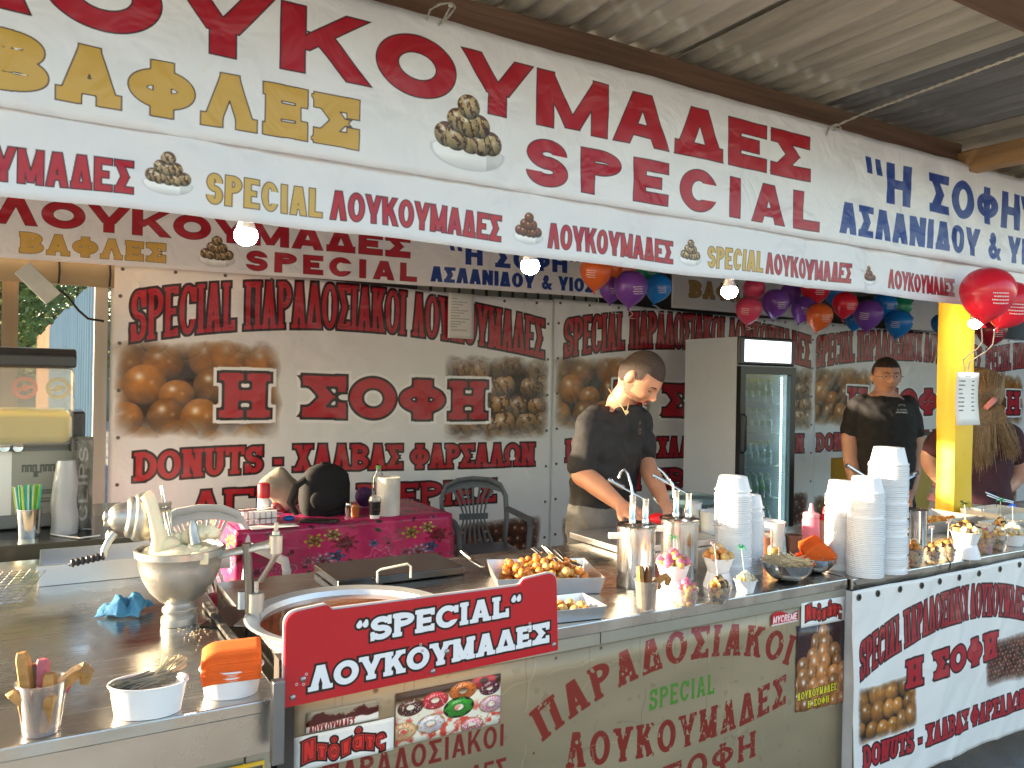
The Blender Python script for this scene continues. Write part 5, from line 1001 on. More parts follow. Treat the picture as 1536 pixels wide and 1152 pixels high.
tub(1160, 826, .040, .105, milk, 'milky plastic tub behind the honey jar'); tub(1150, 806, .03, .07, milk, 'small white tub behind the milky plastic tub'); tub(1190, 826, .03, .055, pm('brown_tub', (.16, .07, .05), .4), 'small brown tub behind the napkin bowl')
tub(1066, 800, .045, .09, milk, 'white plastic tub between the second sauce pump and the stacked bowls'); tub(1040, 796, .032, .115, milk, 'tall translucent tub behind the second sauce pump')
# sauce pump dispensers
def pump(x, y, r, h, label, hd, seed, toggle=0):
    p = P(x, y, Z=.9); p = Vector((p.x, p.y, .9006)); t = root('sauce_pump', label, 'sauce pump')
    b = MB(); b.lathe([(0, 0), (r*.97, 0), (r, .004), (r, h-.006), (r+.004, h-.004), (r+.004, h), (r-.002, h), (0, h)], 44, p); b.build('canister', pm('pump_steel', (.72, .71, .69), .24, 1, nscale=60, namt=.06, stretch=(1, 1, .02), rvar=.08), t)
    b = MB(); b.lathe([(r*1.08, h-.001), (r*1.09, h+.004), (r*.98, h+.009), (r*.6, h+.012), (0, h+.012)], 40, p); b.build('lid', steel2, t)
    a0 = p+Vector((0, 0, h+.01)); s1, s2 = a0-rt*.012, a0+rt*.026
    for c_, hh_, nm in ((s1, .075, 'pump_tube'), (s2, .066, 'pump_post')):
        b = MB(); b.lathe([(.011, 0), (.011, .012), (.0095, .014), (.0095, hh_), (.011, hh_+.001), (.011, hh_+.008), (0, hh_+.009)], 18, c_); b.build(nm, steel2, t)
    e1 = s2+Vector((0, 0, .070)); e2 = s1+rt*(-.075)+up*.128+fw*.01; b = MB(); b.tube([e1+rt*.006-up*.003, e1.lerp(e2, .45), e1.lerp(e2, .6)], [.0045, .0045, .0045], 10, sq=.7); b.build('lever', steel2, t)
    b = MB(); b.tube([e1.lerp(e2, .58), e2], [.0075, .0068], 12); b.build('handle', steel2, t)
    sp = [s1+up*.078, s1+up*.11-rt*.004+fw*.01, s1+up*.145-rt*.014+fw*.02, s1+up*.158-rt*.024+fw*.02, s1+up*.150-rt*.036+fw*.02, s1+up*.132-rt*.040+fw*.02] if not toggle else [s1+up*.060-rt*.008, s1+up*.10-rt*.012, s1+up*.135-rt*.04+fw*.01, s1+up*.150-rt*.06+fw*.01]
    b = MB(); b.tube(sp, .0045, 10); b.build('spout', steel2, t)
    b = MB(); b.obox(p+rt*(-r-.012)+up*(h-.03), rt*.014, fw*.012, up*.008); b.build('side_grip', pm('white_grip', (.7, .7, .7), .4), t, bevel=.002); settle(t, tuple(p))
pump(953, 878, .057, .178, 'first steel sauce pump canister with a long lever', 0, 1)
pump(1018, 866, .058, .182, 'second steel sauce pump canister, nearer the stacked bowls', 0, 2, 1)
# silver pump far right behind cups, food tray
p = P(1371, 820, Z=.9); b = MB(); b.lathe([(0, 0), (.045, 0), (.045, .14), (.048, .145), (0, .146)], 30, (p.x, p.y, .9006)); o = b.build('steel_canister', steel2); tag(o, 'plain steel canister just right of the tallest bowl stack', 'canister'); settle(o, (p.x, p.y, .9006))
for k, (x0_, y0_, x1_, y1_, l_) in enumerate(((1270, 698, 1298, 716, 'steel pump lever sticking out left of the tallest stack'), (1362, 716, 1378, 708, 'steel pump lever sticking out right of the tallest stack'))):
    b = MB(); a_, e_ = P(x0_, y0_, d=2.86), P(x1_, y1_, d=2.86); mid = P(1325, 730, d=2.9); b.tube([a_, e_, mid], [.008, .0075, .006], 12); o = b.build('pump_lever', steel2); tag(o, l_, 'lever'); settle(o, tuple(mid))
p = P(1325, 845, Z=.9); p = Vector((2.62, 1.86, .9006)); b = MB(); b.lathe([(0, 0), (.06, 0), (.06, .19), (.064, .195), (.02, .21), (.012, .26), (0, .26)], 36, p); o = b.build('steel_canister', steel2); tag(o, 'steel sauce canister hidden behind the three bowl stacks', 'canister'); settle(o, tuple(p))
# ---------------------------------------------------------------- dough dropper (bowl on a stem, crank head, swinging arm)
cream = pm('wet_dough', (.74, .66, .46), .35, nscale=14, namt=.06, sss=.35, bump=.003, bscale=30)
mk = P(269, 935, Z=.9); Mx = Vector((mk.x, mk.y, .9006))
md_ = (Mx-Vector((0, 0, EYE))).dot(fw)
def Q(x, y, dd=0): return P(x, y, d=md_+dd)
t = root('dough_dropper', 'cast aluminium dough bowl on a short stem with crank head and side arm', 'dough machine')
b = MB(); zb = .9006
b.lathe([(0, 0), (.041, 0), (.042, .004), (.042, .018), (.037, .022), (.034, .024), (.037, .028), (.040, .032), (.040, .040), (.032, .046), (.030, .052), (.034, .058), (0, .058)], 36, Mx); b.build('stem', alu, t)
pr = [(.030, .050), (.048, .058), (.072, .082), (.090, .112), (.100, .145), (.104, .168), (.106, .170), (.110, .171), (.111, .186), (.104, .187), (.101, .170), (.094, .14), (.07, .085), (.04, .062), (.0, .058)]
b = MB(); b.lathe([(0, .050)]+[(r_*.94, z_) for r_, z_ in pr], 56, Mx); b.build('bowl', alu, t)
b = MB(); n = 30; vs = []
def doughf(v):
    return v+Vector((0, 0, 1))*(.010*noise.noise(v*22)+.006*noise.noise(v*60))
b.ball(Mx+up*.174, (.091, .091, .020), 40, 14, fn=doughf); b.build('dough', cream, t)
# sagging dough column from the head into the bowl
col = [Q(221, 744, -.035), Q(226, 754, -.04), Q(231, 772, -.045), Q(236, 792, -.045), Q(240, 808, -.04), Q(242, 824, -.03)]
b = MB(); b.tube(col, [.018, .0175, .0155, .017, .022, .034], 20, sq=.8); b.v = [tuple(doughf(Vector(v))) for v in b.v]; b.build('dough_column', cream, t)
b = MB()
for k, (x, y, r) in enumerate(((284, 806, .016), (300, 800, .02), (312, 796, .014), (268, 812, .018), (292, 822, .012), (254, 818, .02), (320, 802, .012), (256, 832, .007), (258, 840, .006), (305, 826, .009))): b.ball(Q(x, y, -.03 if y > 815 else 0), (r*1.4, r*1.2, r), 14, 8, fn=doughf)
b.build('dough_smear', cream, t)
# crank head: two stacked domed housings facing left
hc = Q(208, 776, .0); ax = (rt*-.86+up*.10-fw*.50).normalized()
b = MB(); b.lathe([(0, -.035), (.040, -.034), (.054, -.026), (.058, -.010), (.0585, .004), (.055, .010), (.050, .013), (.050, .020), (.046, .026), (.036, .030), (.034, .040), (.030, .054), (.020, .064), (.012, .068), (.012, .076), (.006, .078), (0, .078)], 44, hc, ax=ax); b.build('crank_housing', alu, t)
b = MB(); b.tube([hc+up*.050-ax*.01, hc+rt*.022+up*.048, hc+rt*.032+up*.02, hc+rt*.034-up*.02], [.012, .016, .018, .014], 14); b.build('head_bracket', alu, t)
b = MB(); b.lathe([(0, -.008), (.013, -.008), (.014, .006), (.006, .010), (0, .010)], 18, Q(165, 804, -.02), ax=ax); b.lathe([(0, -.006), (.009, -.006), (.009, .01), (0, .011)], 14, Q(163, 784, -.02), ax=ax); b.build('crank_hub', alu, t)
b = MB(); b.tube([Q(172, 800, -.03), Q(163, 812, -.04), Q(157, 824, -.05), Q(156, 834, -.05)], [.009, .0085, .008, .009], 12); b.build('crank_arm', alu, t)
gr_ = [Q(156, 834, -.06), Q(146, 836, -.065), Q(134, 838, -.07), Q(122, 841, -.075), Q(107, 845, -.08)]; b = MB()
pts_ = [gr_[0].lerp(gr_[-1], i/24) for i in range(25)]; b.tube(pts_, [.0085+.0022*math.sin(i*1.7) for i in range(25)], 14); b.build('crank_grip', black, t)
b = MB(); b.tube([Q(107, 845, -.08), Q(103, 846, -.082)], .006, 10); b.build('grip_end', steel2, t)
# vertical adjusting screws at the back of the bowl
b = MB(); b.tube([Q(242, 728, .05), Q(256, 806, .05)], .0042, 10); b.tube([Q(246, 760, .06), Q(251, 800, .06)], .003, 8); b.tube([Q(255, 760, .06), Q(258, 800, .06)], .003, 8); b.build('screw_rod', steel2, t)
b = MB()
for y in (757, 765): b.tube([Q(233, y+2, .05), Q(256, y-2, .05)], .006, 10)
b.build('clamp', alu, t)
b = MB(); p = Q(290, 806, -.02); b.tube([Q(289, 780, -.02), Q(289, 788, -.02), Q(290, 800, -.02), Q(294, 818, -.03)], [.005, .011, .013, .014], 14); b.build('spout_lever', alu, t)
b = MB(); p = Q(300, 838, -.06); b.obox(p, rt*.020, fw*.004, up*.014); b.build('label_plate', cream, t, bevel=.003)
b = MB(); b.tube([Q(308, 838, .0), Q(330, 832, .0), Q(360, 826, .0), Q(398, 818, .0), Q(412, 815, .0)], [.012, .011, .011, .012, .017], 14, sq=.55); b.build('swing_arm', alu, t)
hp = Q(414, 815, .0); b = MB(); b.lathe([(0, -.024), (.015, -.024), (.016, .0), (.016, .020), (.010, .022), (.009, .030), (.0055, .032), (.0055, .052), (0, .053)], 22, hp); b.build('hinge', alu, t)
b = MB(); b.tube([Q(416, 828, .0), Q(410, 840, .0), Q(400, 856, .0), Q(390, 872, .0)], [.012, .010, .009, .011], 12, sq=.6); b.build('lower_arm', alu, t)
b = MB(); c0 = Q(384, 905, 0); b.lathe([(0, -.046), (.012, -.046), (.012, -.022), (.019, -.020), (.019, .026), (.009, .027), (.006, .03), (.006, .055), (0, .056)], 22, c0); b.build('pivot_sleeve', alu, t)
b = MB(); c1_ = Q(364, 900, 0); b.lathe([(0, -.02), (.013, -.02), (.013, .022), (0, .022)], 18, c1_); b.build('clamp_sleeve', pm('blue_grey_metal', (.35, .42, .48), .3, .8), t)
b = MB(); b.tube([Q(370, 815, .0), Q(373, 870, 0), Q(375, 962, 0)], .011, 14); b.build('post', pm('dark_steel_post', (.17, .165, .155), .4, .8, dirt=.3), t)
b = MB(); b.obox(Vector((Q(375, 962, 0).x, Q(375, 962, 0).y, .904)), rt*.03, fw*.03, up*.003); b.build('foot_plate', alu, t)
settle(t, tuple(Mx))
# flour crumbs
fl = MB(); rg = random.Random(3)
for k in range(60):
    q = P(rg.gauss(290, 14), rg.gauss(945, 9), Z=.9015); s_ = rg.uniform(.0008, .0022); fl.ball(q, (s_, s_*1.3, s_*.4), 5, 4)
o = fl.build('flour_crumbs', cream, smooth=False); tag(o, 'crumbs of dried dough scattered by the stem of the dough bowl', 'crumbs', kind='stuff'); settle(o, tuple(P(290, 945, Z=.9)))
# black flat bar lying in the gap beside the fryer
b = MB(); a_, e_ = P(308, 905, Z=.91), P(350, 962, Z=.912); e_ = P(356, 968, Z=.91); b.obox((a_+e_)/2, (e_-a_)/2, Vector((0.008, 0.003, 0)), Vector((0, 0, .005))); o = b.build('flat_bar', pm('floured_black_metal', (.03, .03, .03), .5, .3, dirt=.8, dcol=(.55, .52, .42), dscale=30)); tag(o, 'black metal bar dusted with flour between the dough bowl and the fryer', 'bar'); settle(o, tuple(a_))
b = MB(); b.obox(P(352, 925, Z=.9025), rt*.055, fw*.085, up*.0015); o = b.build('black_plate', pm('dark_sheet', (.03, .026, .024), .25, .6)); tag(o, 'dark greasy metal sheet lying under the machine post', 'metal sheet'); settle(o, tuple(P(352, 925, Z=.9025)))
# ---------------------------------------------------------------- fryer pan
pc_ = Vector((.655, 1.885, .0)); pan = root('frying_pan', 'big round aluminium frying pan with brown oil behind the red sign', 'pan')
panm = pm('pan_aluminium', (.70, .72, .72), .38, .75, nscale=10, namt=.06, dirt=.15, dcol=(.4, .36, .28))
b = MB(); b.ring([(.214, .902), (.224, .924), (.250, .930), (.255, .927), (.253, .924), (.230, .917), (.222, .9015)], 72, pc_); b.build('rim', panm, pan)
b = MB(); b.lathe([(0, .9012), (.218, .9012), (.220, .903), (0, .9028)], 60, pc_); b.build('base', panm, pan)
oilm = pm('frying_oil', (.20, .075, .028), .06, nscale=7, namt=.25, coat=1, bump=.0006, bscale=18, dirt=.25, dcol=(.38, .24, .12), dscale=14)
b = MB(); b.lathe([(0, .911), (.2175, .911), (.2145, .904), (0, .904)], 60, pc_); b.build('oil', oilm, pan)
settle(pan, (.655, 1.885, .9))
# dark griddle plate with a lifting handle, behind the pan
b = MB(); A_ = [P(518, 878, Z=.925), P(700, 850, Z=.925), P(770, 892, Z=.925)]
gk = root('griddle_cover', 'dark metal cover plate with a thin loop handle behind the pan', 'cover'); gx = pm('dark_cover', (.06, .055, .052), .22, .8, dirt=.4, dcol=(.16, .12, .09))
b = MB(); b.box(.72, 1.13, 2.195, 2.43, .902, .926); b.build('plate', gx, gk, bevel=.003, smooth=False)
b = MB(); h1, h2 = P(566, 872, d=2.3), P(616, 864, d=2.3); ht = up*.035; b.tube([h1-up*.005, h1+ht*.8, h1+ht+rt*.01, h2+ht-rt*.01, h2+ht*.8, h2-up*.005], .0035, 8); b.build('handle', pm('pale_handle', (.65, .6, .5), .4), gk); settle(gk, (.9, 2.3, .902))
# ---------------------------------------------------------------- left counter: tray box, blue cloth, mesh, drinks
def boxthing(name, x0, x1, y0, y1, z0, z1, mat, label, cat, bevel=.003):
    b = MB(); b.box(x0, x1, y0, y1, z0, z1); o = b.build(name, mat, bevel=bevel, smooth=False); tag(o, label, cat); settle(o, ((x0+x1)/2, (y0+y1)/2, z0)); return o
tb = root('steel_box', 'long shallow stainless steel box standing behind the dough bowl', 'box'); m_ = pm('box_steel', (.56, .57, .58), .3, .85, nscale=4, namt=.08)
q = MB(); X0_, X1_, Y0_, Y1_ = -.02, .50, 2.60, 2.86
q.box(X0_, X1_, Y0_, Y0_+.002, .901, .957); q.box(X0_, X0_+.002, Y0_+.002, Y1_, .901, .957); q.box(X1_-.002, X1_, Y0_+.002, Y1_, .901, .957); q.box(X0_+.002, X1_-.002, Y1_-.002, Y1_, .901, .957); q.box(X0_+.002, X1_-.002, Y0_+.002, Y1_-.002, .901, .903); q.build('tray_body', m_, tb, smooth=False)
q = MB(); q.box(X0_-.008, X1_+.008, Y0_-.010, Y0_, .950, .960); q.build('rim', m_, tb, smooth=False); settle(tb, (.2, 2.7, .901))
cl = pm('blue_cloth', (.03, .15, .30), .9, nscale=30, namt=.2, bump=.0015, bscale=220)
cc = P(188, 920, Z=.9); b = MB()
def clf(u, v):
    a = (u-.5)*2; q_ = (v-.5)*2; n1 = noise.noise(Vector((u*2.4, v*2.4, 1)))+.5*math.sin(u*9+v*4)*.5; n2 = noise.noise(Vector((u*4, v*4, 5)))
    r2 = a*a+q_*q_; z = .008+(.030*abs(math.sin(u*5.2+n1*2.2))+.020*abs(math.sin(v*4+n2*3+u*2)))*max(0, 1-r2*.45)*1.25
    if v < .18: z *= v/.18*.6+.25
    return Vector((cc.x, cc.y, .9015))+rt*(a*.056+.012*n2)+fw*(q_*.045+.012*n1)+up*max(.0, z*.72)
b.grid(clf, 44, 44); o = b.build('cleaning_cloth', cl, solid=.0015, angle=180); tag(o, 'crumpled blue cleaning cloth on the steel counter left of the dough bowl', 'cloth'); settle(o, tuple(cc))
# wire mesh basket edge at far left
ms = root('wire_rack', 'wire mesh rack edge on the left counter at the left border', 'wire rack'); wm = steel2; c0 = P(0, 840, Z=.93)
for k in range(12):
    b = MB(); b.tube([Vector((-.30+.022*k, 2.42, .91)), Vector((-.24+.022*k, 2.62, .95))], .0013, 5); b.build('wire', wm, ms)
    b = MB(); b.tube([Vector((-.30, 2.42+.017*k, .91+.0035*k)), Vector((-.05, 2.42+.017*k, .91+.0035*k))], .0013, 5); b.build('wire', wm, ms)
settle(ms, (-.2, 2.5, .9))
bc_ = boxthing('back_counter', -1.8, .30, 3.28, 4.2, .03, .90, pm('dark_counter', (.05, .055, .05), .2, .5, dirt=.3, dcol=(.3, .28, .22)), 'dark topped back counter carrying the drinks machine', 'counter')
# straws in a steel cup
sc_ = P(43, 806, Z=.9); b = MB(); b.lathe([(0, 0), (.036, 0), (.042, .105), (.044, .105), (.044, .107), (.040, .107), (.035, .002), (0, .002)], 30, (sc_.x, sc_.y, .9006)); o = b.build('steel_cup', steel2); tag(o, 'steel cup holding green and clear straws by the drinks machine', 'cup'); settle(o, tuple(sc_))
rg = random.Random(9); smt = [pm('straw_'+str(i), c_, .35, sss=.2) for i, c_ in enumerate(((.15, .55, .06), (.5, .62, .08), (.03, .4, .35), (.75, .78, .7)))]; fs_ = {}
for k in range(26):
    i = k % 4
    a = rg.random()*6.28; rr = .028*math.sqrt(rg.random()); loc = Vector((sc_.x+rr*math.cos(a), sc_.y+rr*math.sin(a), .903)); rot = (-math.sin(a)*rr*5, math.cos(a)*rr*5, 0)
    if i not in fs_:
        b = MB(); b.ring([(.0028, 0), (.0032, 0), (.0032, .19), (.0028, .19)], 8); o = b.build('straw', smt[i]); tag(o, ['green', 'yellow green', 'teal', 'clear tipped'][i]+' drinking straw standing in the steel cup', 'straw', 'straws in the steel cup'); o.location = loc; o.rotation_euler = rot; fs_[i] = o
    else: dup(fs_[i], loc, rot=rot)
# nested clear cups lying in a tall sleeve
st_ = P(96, 800, Z=.9); first = None
for k in range(16):
    z = .9006+k*.0125
    if first is None:
        b = MB(); b.lathe([(.046, 0), (.047, .003), (.034, .10), (0, .10), (0, .098), (.033, .098), (.0455, 0)], 26); first = b.build('clear_cup', clearstack); tag(first, 'clear plastic cup in the tall upside down stack beside the straws', 'cup', 'clear cups in the tall stack'); first.location = (st_.x, st_.y, z)
    else: dup(first, Vector((st_.x+.003*math.sin(k*.5), st_.y, z)), scale=1-.006*k)
# drinks machine: juice tank, lid, body
jm = root('drinks_machine', 'slush drinks machine with yellow juice in a clear tank', 'drinks machine'); jx = P(60, 700, Y=3.62).x
J = lambda x, y, Y=3.60: P(x, y, Y=Y)
xl, xr = -.50, J(113, 600).x; zt, zl, zj, zb_ = J(60, 521).z, J(60, 551).z, J(60, 615).z, J(60, 655).z
lidm = pm('machine_black', (.035, .036, .037), .3, nscale=10)
b = MB(); pr_ = [(3.50, zl), (3.50, zt-.03), (3.56, zt-.006), (3.66, zt), (3.80, zt-.01), (3.86, zt-.04), (3.86, zl)]; n = len(pr_)
b.add([(xl, y, z) for y, z in pr_]+[(xr, y, z) for y, z in pr_], [tuple(range(n)), tuple(range(2*n-1, n-1, -1))]+[(i, i+n, (i+1) % n+n, (i+1) % n) for i in range(n)]); b.build('lid', lidm, jm, bevel=.008, smooth=False)
tank = clearmat('tank_plastic', (.86, .87, .84), .3, .05, .22)
b = MB(); b.box(xl+.01, xr-.006, 3.51, 3.85, zb_-.03, zl); b.build('tank', tank, jm, bevel=.02, smooth=False)
juice = pm('yellow_juice', (.72, .54, .05), .25, sss=.5, coat=.3, namt=.05)
b = MB(); b.add([(x_, y_, z_+(.012 if i_ == 0 and z_ > zb_ else 0)) for i_, x_ in enumerate((xl+.015, xr-.012)) for y_ in (3.516, 3.845) for z_ in (zb_-.024, zj)], [(0, 1, 3, 2), (4, 6, 7, 5), (0, 4, 5, 1), (2, 3, 7, 6), (0, 2, 6, 4), (1, 5, 7, 3)]); b.build('juice', juice, jm, bevel=.03)
for k, (cx_, col) in enumerate(((J(88, 583).x, (.62, .56, .30)), (J(36, 583).x, (.62, .22, .12)))):
    b = MB(); b.ring([(.030, 3.61*0), (.045, .0), (.045, .012), (.030, .012)], 30, (cx_, 3.72, J(88, 583).z), ax=(0, -1, 0)); b.lathe([(0, 0), (.014, 0), (.014, .016), (0, .016)], 16, (cx_, 3.72, J(88, 583).z), ax=(0, -1, 0)); b.obox((cx_, 3.71, J(88, 583).z), (.034, 0, .008), (0, .003, 0), (-.0015, 0, .006)); b.build('paddle_wheel', pm('paddle_'+str(k), col, .5), jm)
b = MB(); b.box(xr-.02, xr+.035, 3.56, 3.82, zb_-.06, zj-.005); b.build('end_housing', lidm, jm, bevel=.01, smooth=False)
b = MB(); b.box(xl, xr+.03, 3.60, 3.84, .905, zb_-.03); b.build('body', pm('machine_body', (.20, .21, .205), .4, namt=.1), jm, bevel=.006, smooth=False)
jp = Print(0, .36, 0, .3, 400, (232, 232, 228)); jw = jp.win(.17, .36, 0, .3); jp.over(jw, np.ones_like(jp.X[jw]), (150, 150, 138)); txt(jp, 'ΠΠΠ ΠΠΠ', .20, .30, .20, .035, .3, .25, 0, (70, 74, 66)); txt(jp, 'Γ', .235, .26, .175, .028, .5, .3, 0, (84, 90, 80))
dough(jp, .055, .09, .035, .035, (226, 60, 40)); dough(jp, .09, .07, .03, .03, (240, 130, 40)); 
for k in range(7): w = jp.win(.2, .25+.04*(k % 3), .12-k*.013, .124-k*.013); jp.over(w, np.ones_like(jp.X[w])*.8, (96, 100, 92))
pz0, pz1 = .96, zb_-.055; b = MB(); b.grid(lambda u, v: Vector((xr-.40+.40*u, 3.594, pz0+(pz1-pz0)*v)), 2, 2); b.build('front_label', imgmat('machine_label', jp.image('machine_print'), .35, 0), jm, uv=lambda p: ((p.x-xr+.40)/.40, (p.z-pz0)/(pz1-pz0)), smooth=False)
b = MB(); 
for xq in (J(8, 668).x, J(28, 668).x): b.lathe([(0, 0), (.016, 0), (.017, .03), (0, .032)], 16, (xq, 3.575, J(20, 672).z), ax=(0, -1, .2)); b.tube([(xq, 3.57, J(20, 672).z), (xq, 3.57, J(20, 648).z)], .008, 8)
b.build('tap', pm('tap_chrome', (.5, .5, .48), .2, .9), jm)
settle(jm, ((xl+xr)/2, 3.7, .905))
bgp = Print(0, .2, 0, .34, 400, (120, 118, 110)); txt(bgp, 'CLIPS', -.0, .0+.0001, 0, .01) if False else None
gg = Print(0, .34, 0, .16, 400, (118, 115, 106)); txt(gg, 'CLIPS', .03, .30, .035, .07, .16, .12, 0, (168, 166, 158)); txt(gg, 'SO', .29, .33, .11, .03, .2, .15, 0, (60, 60, 58))
pl, pr2 = P(106, 790, Y=3.50), P(140, 655, Y=3.50); w_ = pr2.x-pl.x; b = MB(); b.grid(lambda u, v: Vector((pl.x+w_*u, 3.50+.02*noise.noise(Vector((u*3, v*5, 0)))+.02*math.sin(u*3), .902+(pr2.z-.902)*v)), 12, 16)
o = b.build('plastic_bag', imgmat('bag_print', gg.image('bag_img'), .35, .004, 20), uv=lambda p: (((p.z-.902)/(pr2.z-.902)), 1-(p.x-pl.x)/w_), solid=.002); tag(o, 'grey printed plastic bag of cups standing right of the clear cup stack', 'bag'); settle(o, (pl.x, 3.5, .902))
q = [P(x, y, Z=.906) for x, y in ((76, 801), (95, 804), (120, 807), (150, 803))]; b = MB(); b.tube(q, .003, 6); o = b.build('cable', pm('white_cable', (.7, .68, .64), .5)); tag(o, 'thin white cable lying on the dark back counter', 'cable'); settle(o, tuple(q[0]))
# ---------------------------------------------------------------- table with the flowered cloth
tcl = Print(0, 2.6, 0, .62, 330, (205, 48, 108)); rg = random.Random(21); full = (slice(None), slice(None)); tcl.over(full, np.clip((fbm(tcl.X*5, tcl.Z*5, 3)-.5)*3, 0, .35), (140, 20, 66)); tcl.over(full, np.clip((fbm(tcl.X*16, tcl.Z*16, 8)-.62)*5, 0, .5), (120, 90, 70))
def flower(cv, x, z, r, col, cc=(120, 30, 40), n=7, seed=0):
    w = cv.win(x-r, x+r, z-r, z+r)
    if w is None: return
    X, Z = cv.X[w]-x, cv.Z[w]-z; d = np.hypot(X, Z)/r; a = np.arctan2(Z, X); e = .72+.25*np.cos(a*n+seed); al = np.clip((e-d)*r*cv.res, 0, 1); s_ = .55+.5*np.clip(np.cos(a*n+seed)*.4+d, 0, 1); s2 = .8+.2*np.sin(d*14+a*3); cv.c[w] = cv.c[w]*(1-al[..., None])+(np.array(col)/255*np.clip(s_*s2, 0, 1.1)[..., None])*al[..., None]
    al = np.clip((.2-d)*r*cv.res, 0, 1); cv.over(w, al, cc)
for k in range(-1, 7):
    x0 = k*.47-.1
    for j in range(18): a = rg.random()*6.3; flower(tcl, x0+rg.uniform(0, .45), rg.uniform(.02, .6), rg.uniform(.012, .022), rg.choice([(70, 98, 52), (96, 122, 60), (190, 110, 140), (120, 30, 60)]), n=2, seed=a)
    for (dx, dz, r, c_, n_) in ((.06, .47, .042, (208, 170, 74), 6), (.20, .44, .058, (176, 30, 66), 9), (.145, .50, .036, (214, 190, 110), 6), (.16, .36, .034, (76, 110, 160), 5), (.10, .33, .05, (214, 170, 190), 10), (.34, .42, .022, (90, 150, 200), 5), (.28, .30, .03, (190, 90, 130), 8), (.03, .34, .028, (206, 120, 150), 8), (.40, .18, .035, (70, 98, 52), 3), (.30, .12, .03, (88, 110, 60), 3), (.10, .13, .04, (200, 60, 110), 8)): flower(tcl, x0+dx, dz, r*1.3, c_, n=n_)
    # lace medallion
    w = tcl.win(x0+.28, x0+.46, .12, .40)
    if w is not None: X, Z = (tcl.X[w]-x0-.37)/.085, (tcl.Z[w]-.27)/.13; d = np.hypot(X, Z); a = np.arctan2(Z, X); ln = (np.abs(np.sin(d*11+np.cos(a*8)*1.3)) < .22) & (d < 1); tcl.over(w, ln*.75, (222, 172, 196))
tcm = imgmat('tablecloth_print', tcl.image('tablecloth_img'), .35, .002, 12)
tbx0, tbx1, tby0, tby1, tz = .83, 2.02, 4.13, 4.80, .735
tbl = root('plastic_table', 'plastic table hidden under the pink flowered cloth', 'table'); b = MB(); b.box(tbx0+.02, tbx1-.02, tby0+.02, tby1-.02, tz-.03, tz-.004); b.build('table_top', whitep, tbl, smooth=False)
for xq in (tbx0+.07, tbx1-.07):
    for yq in (tby0+.07, tby1-.07): b = MB(); b.tube([(xq, yq, 0), (xq, yq, tz-.03)], [.022, .028], 10); b.build('leg', whitep, tbl)
settle(tbl, (1.4, 4.5, 0))
# cloth: top and hanging front/sides as one sheet around the edge
nu = 120; per = []
for i in range(31): per.append((tbx0+(tbx1-tbx0)*i/30, tby0, 0, -1))
loopp = [(tbx0, tby1)]+[(tbx0, tby1-(tby1-tby0)*i/14) for i in range(1, 14)]+[(tbx0+(tbx1-tbx0)*i/40, tby0) for i in range(41)]+[(tbx1, tby0+(tby1-tby0)*i/14) for i in range(1, 15)]
b = MB(); vs = []; uvl = []; L0 = 0; prev = None; rows = 12
for i, (x, y) in enumerate(loopp):
    if prev: L0 += math.hypot(x-prev[0], y-prev[1])
    prev = (x, y); nx_, ny_ = (-1, 0) if x == tbx0 and y > tby0 else ((1, 0) if x == tbx1 and y > tby0 else (0, -1))
    if (x, y) in ((tbx0, tby0), (tbx1, tby0)): nx_ = -.7 if x == tbx0 else .7; ny_ = -.7
    drop = .305+.03*math.sin(L0*3.1)+(.03 if x > 1.9 else 0)
    for j in range(rows+1):
        v = j/rows; fo = (.012+.030*v*math.sin(L0*17+math.sin(L0*5)*2)*.6+.02*v); vs.append((x+nx_*fo, y+ny_*fo, tz-drop*v+(.004 if j == 0 else 0))); uvl.append((L0/2.6*.85, .97-(.02+drop*v)/.62*1.25))
n1 = len(loopp); fs = [(i*(rows+1)+j, i*(rows+1)+j+1, (i+1)*(rows+1)+j+1, (i+1)*(rows+1)+j) for i in range(n1-1) for j in range(rows)]
k0 = len(vs)
for j in range(11):
    for i in range(31): x, y = tbx0+(tbx1-tbx0)*i/30, tby0+(tby1-tby0)*j/10; vs.append((x, y, tz+.003+.0015*noise.noise(Vector((x*8, y*8, 0))))); uvl.append(((x-tbx0+.7)/2.6, (y-tby0)/.62*.9 % 1.0))
fs += [(k0+j*31+i, k0+j*31+i+1, k0+(j+1)*31+i+1, k0+(j+1)*31+i) for j in range(10) for i in range(30)]
me = bpy.data.meshes.new('tablecloth'); me.from_pydata(vs, [], fs); L = me.uv_layers.new(name='UVMap'); vi = np.empty(len(me.loops), dtype=np.int32); me.loops.foreach_get('vertex_index', vi); L.data.foreach_set('uv', np.array(uvl, np.float32)[vi].ravel()); me.materials.append(tcm); me.polygons.foreach_set('use_smooth', [True]*len(me.polygons)); o = bpy.data.objects.new('tablecloth', me); link(o); tag(o, 'shiny pink tablecloth printed with flowers and white lace', 'tablecloth'); settle(o, (1.4, 4.13, tz)); sm = o.modifiers.new('s', 'SOLIDIFY'); sm.thickness = .0012
T_ = lambda x, y, Y: P(x, y, Y=Y)
TZ = tz+.006
def ontable(x, y): # foot pixel on the table top
    p = P(x, y, Z=TZ); p.y = min(p.y, tby1-.06); return Vector((P(x, y, Y=p.y).x, p.y, TZ))
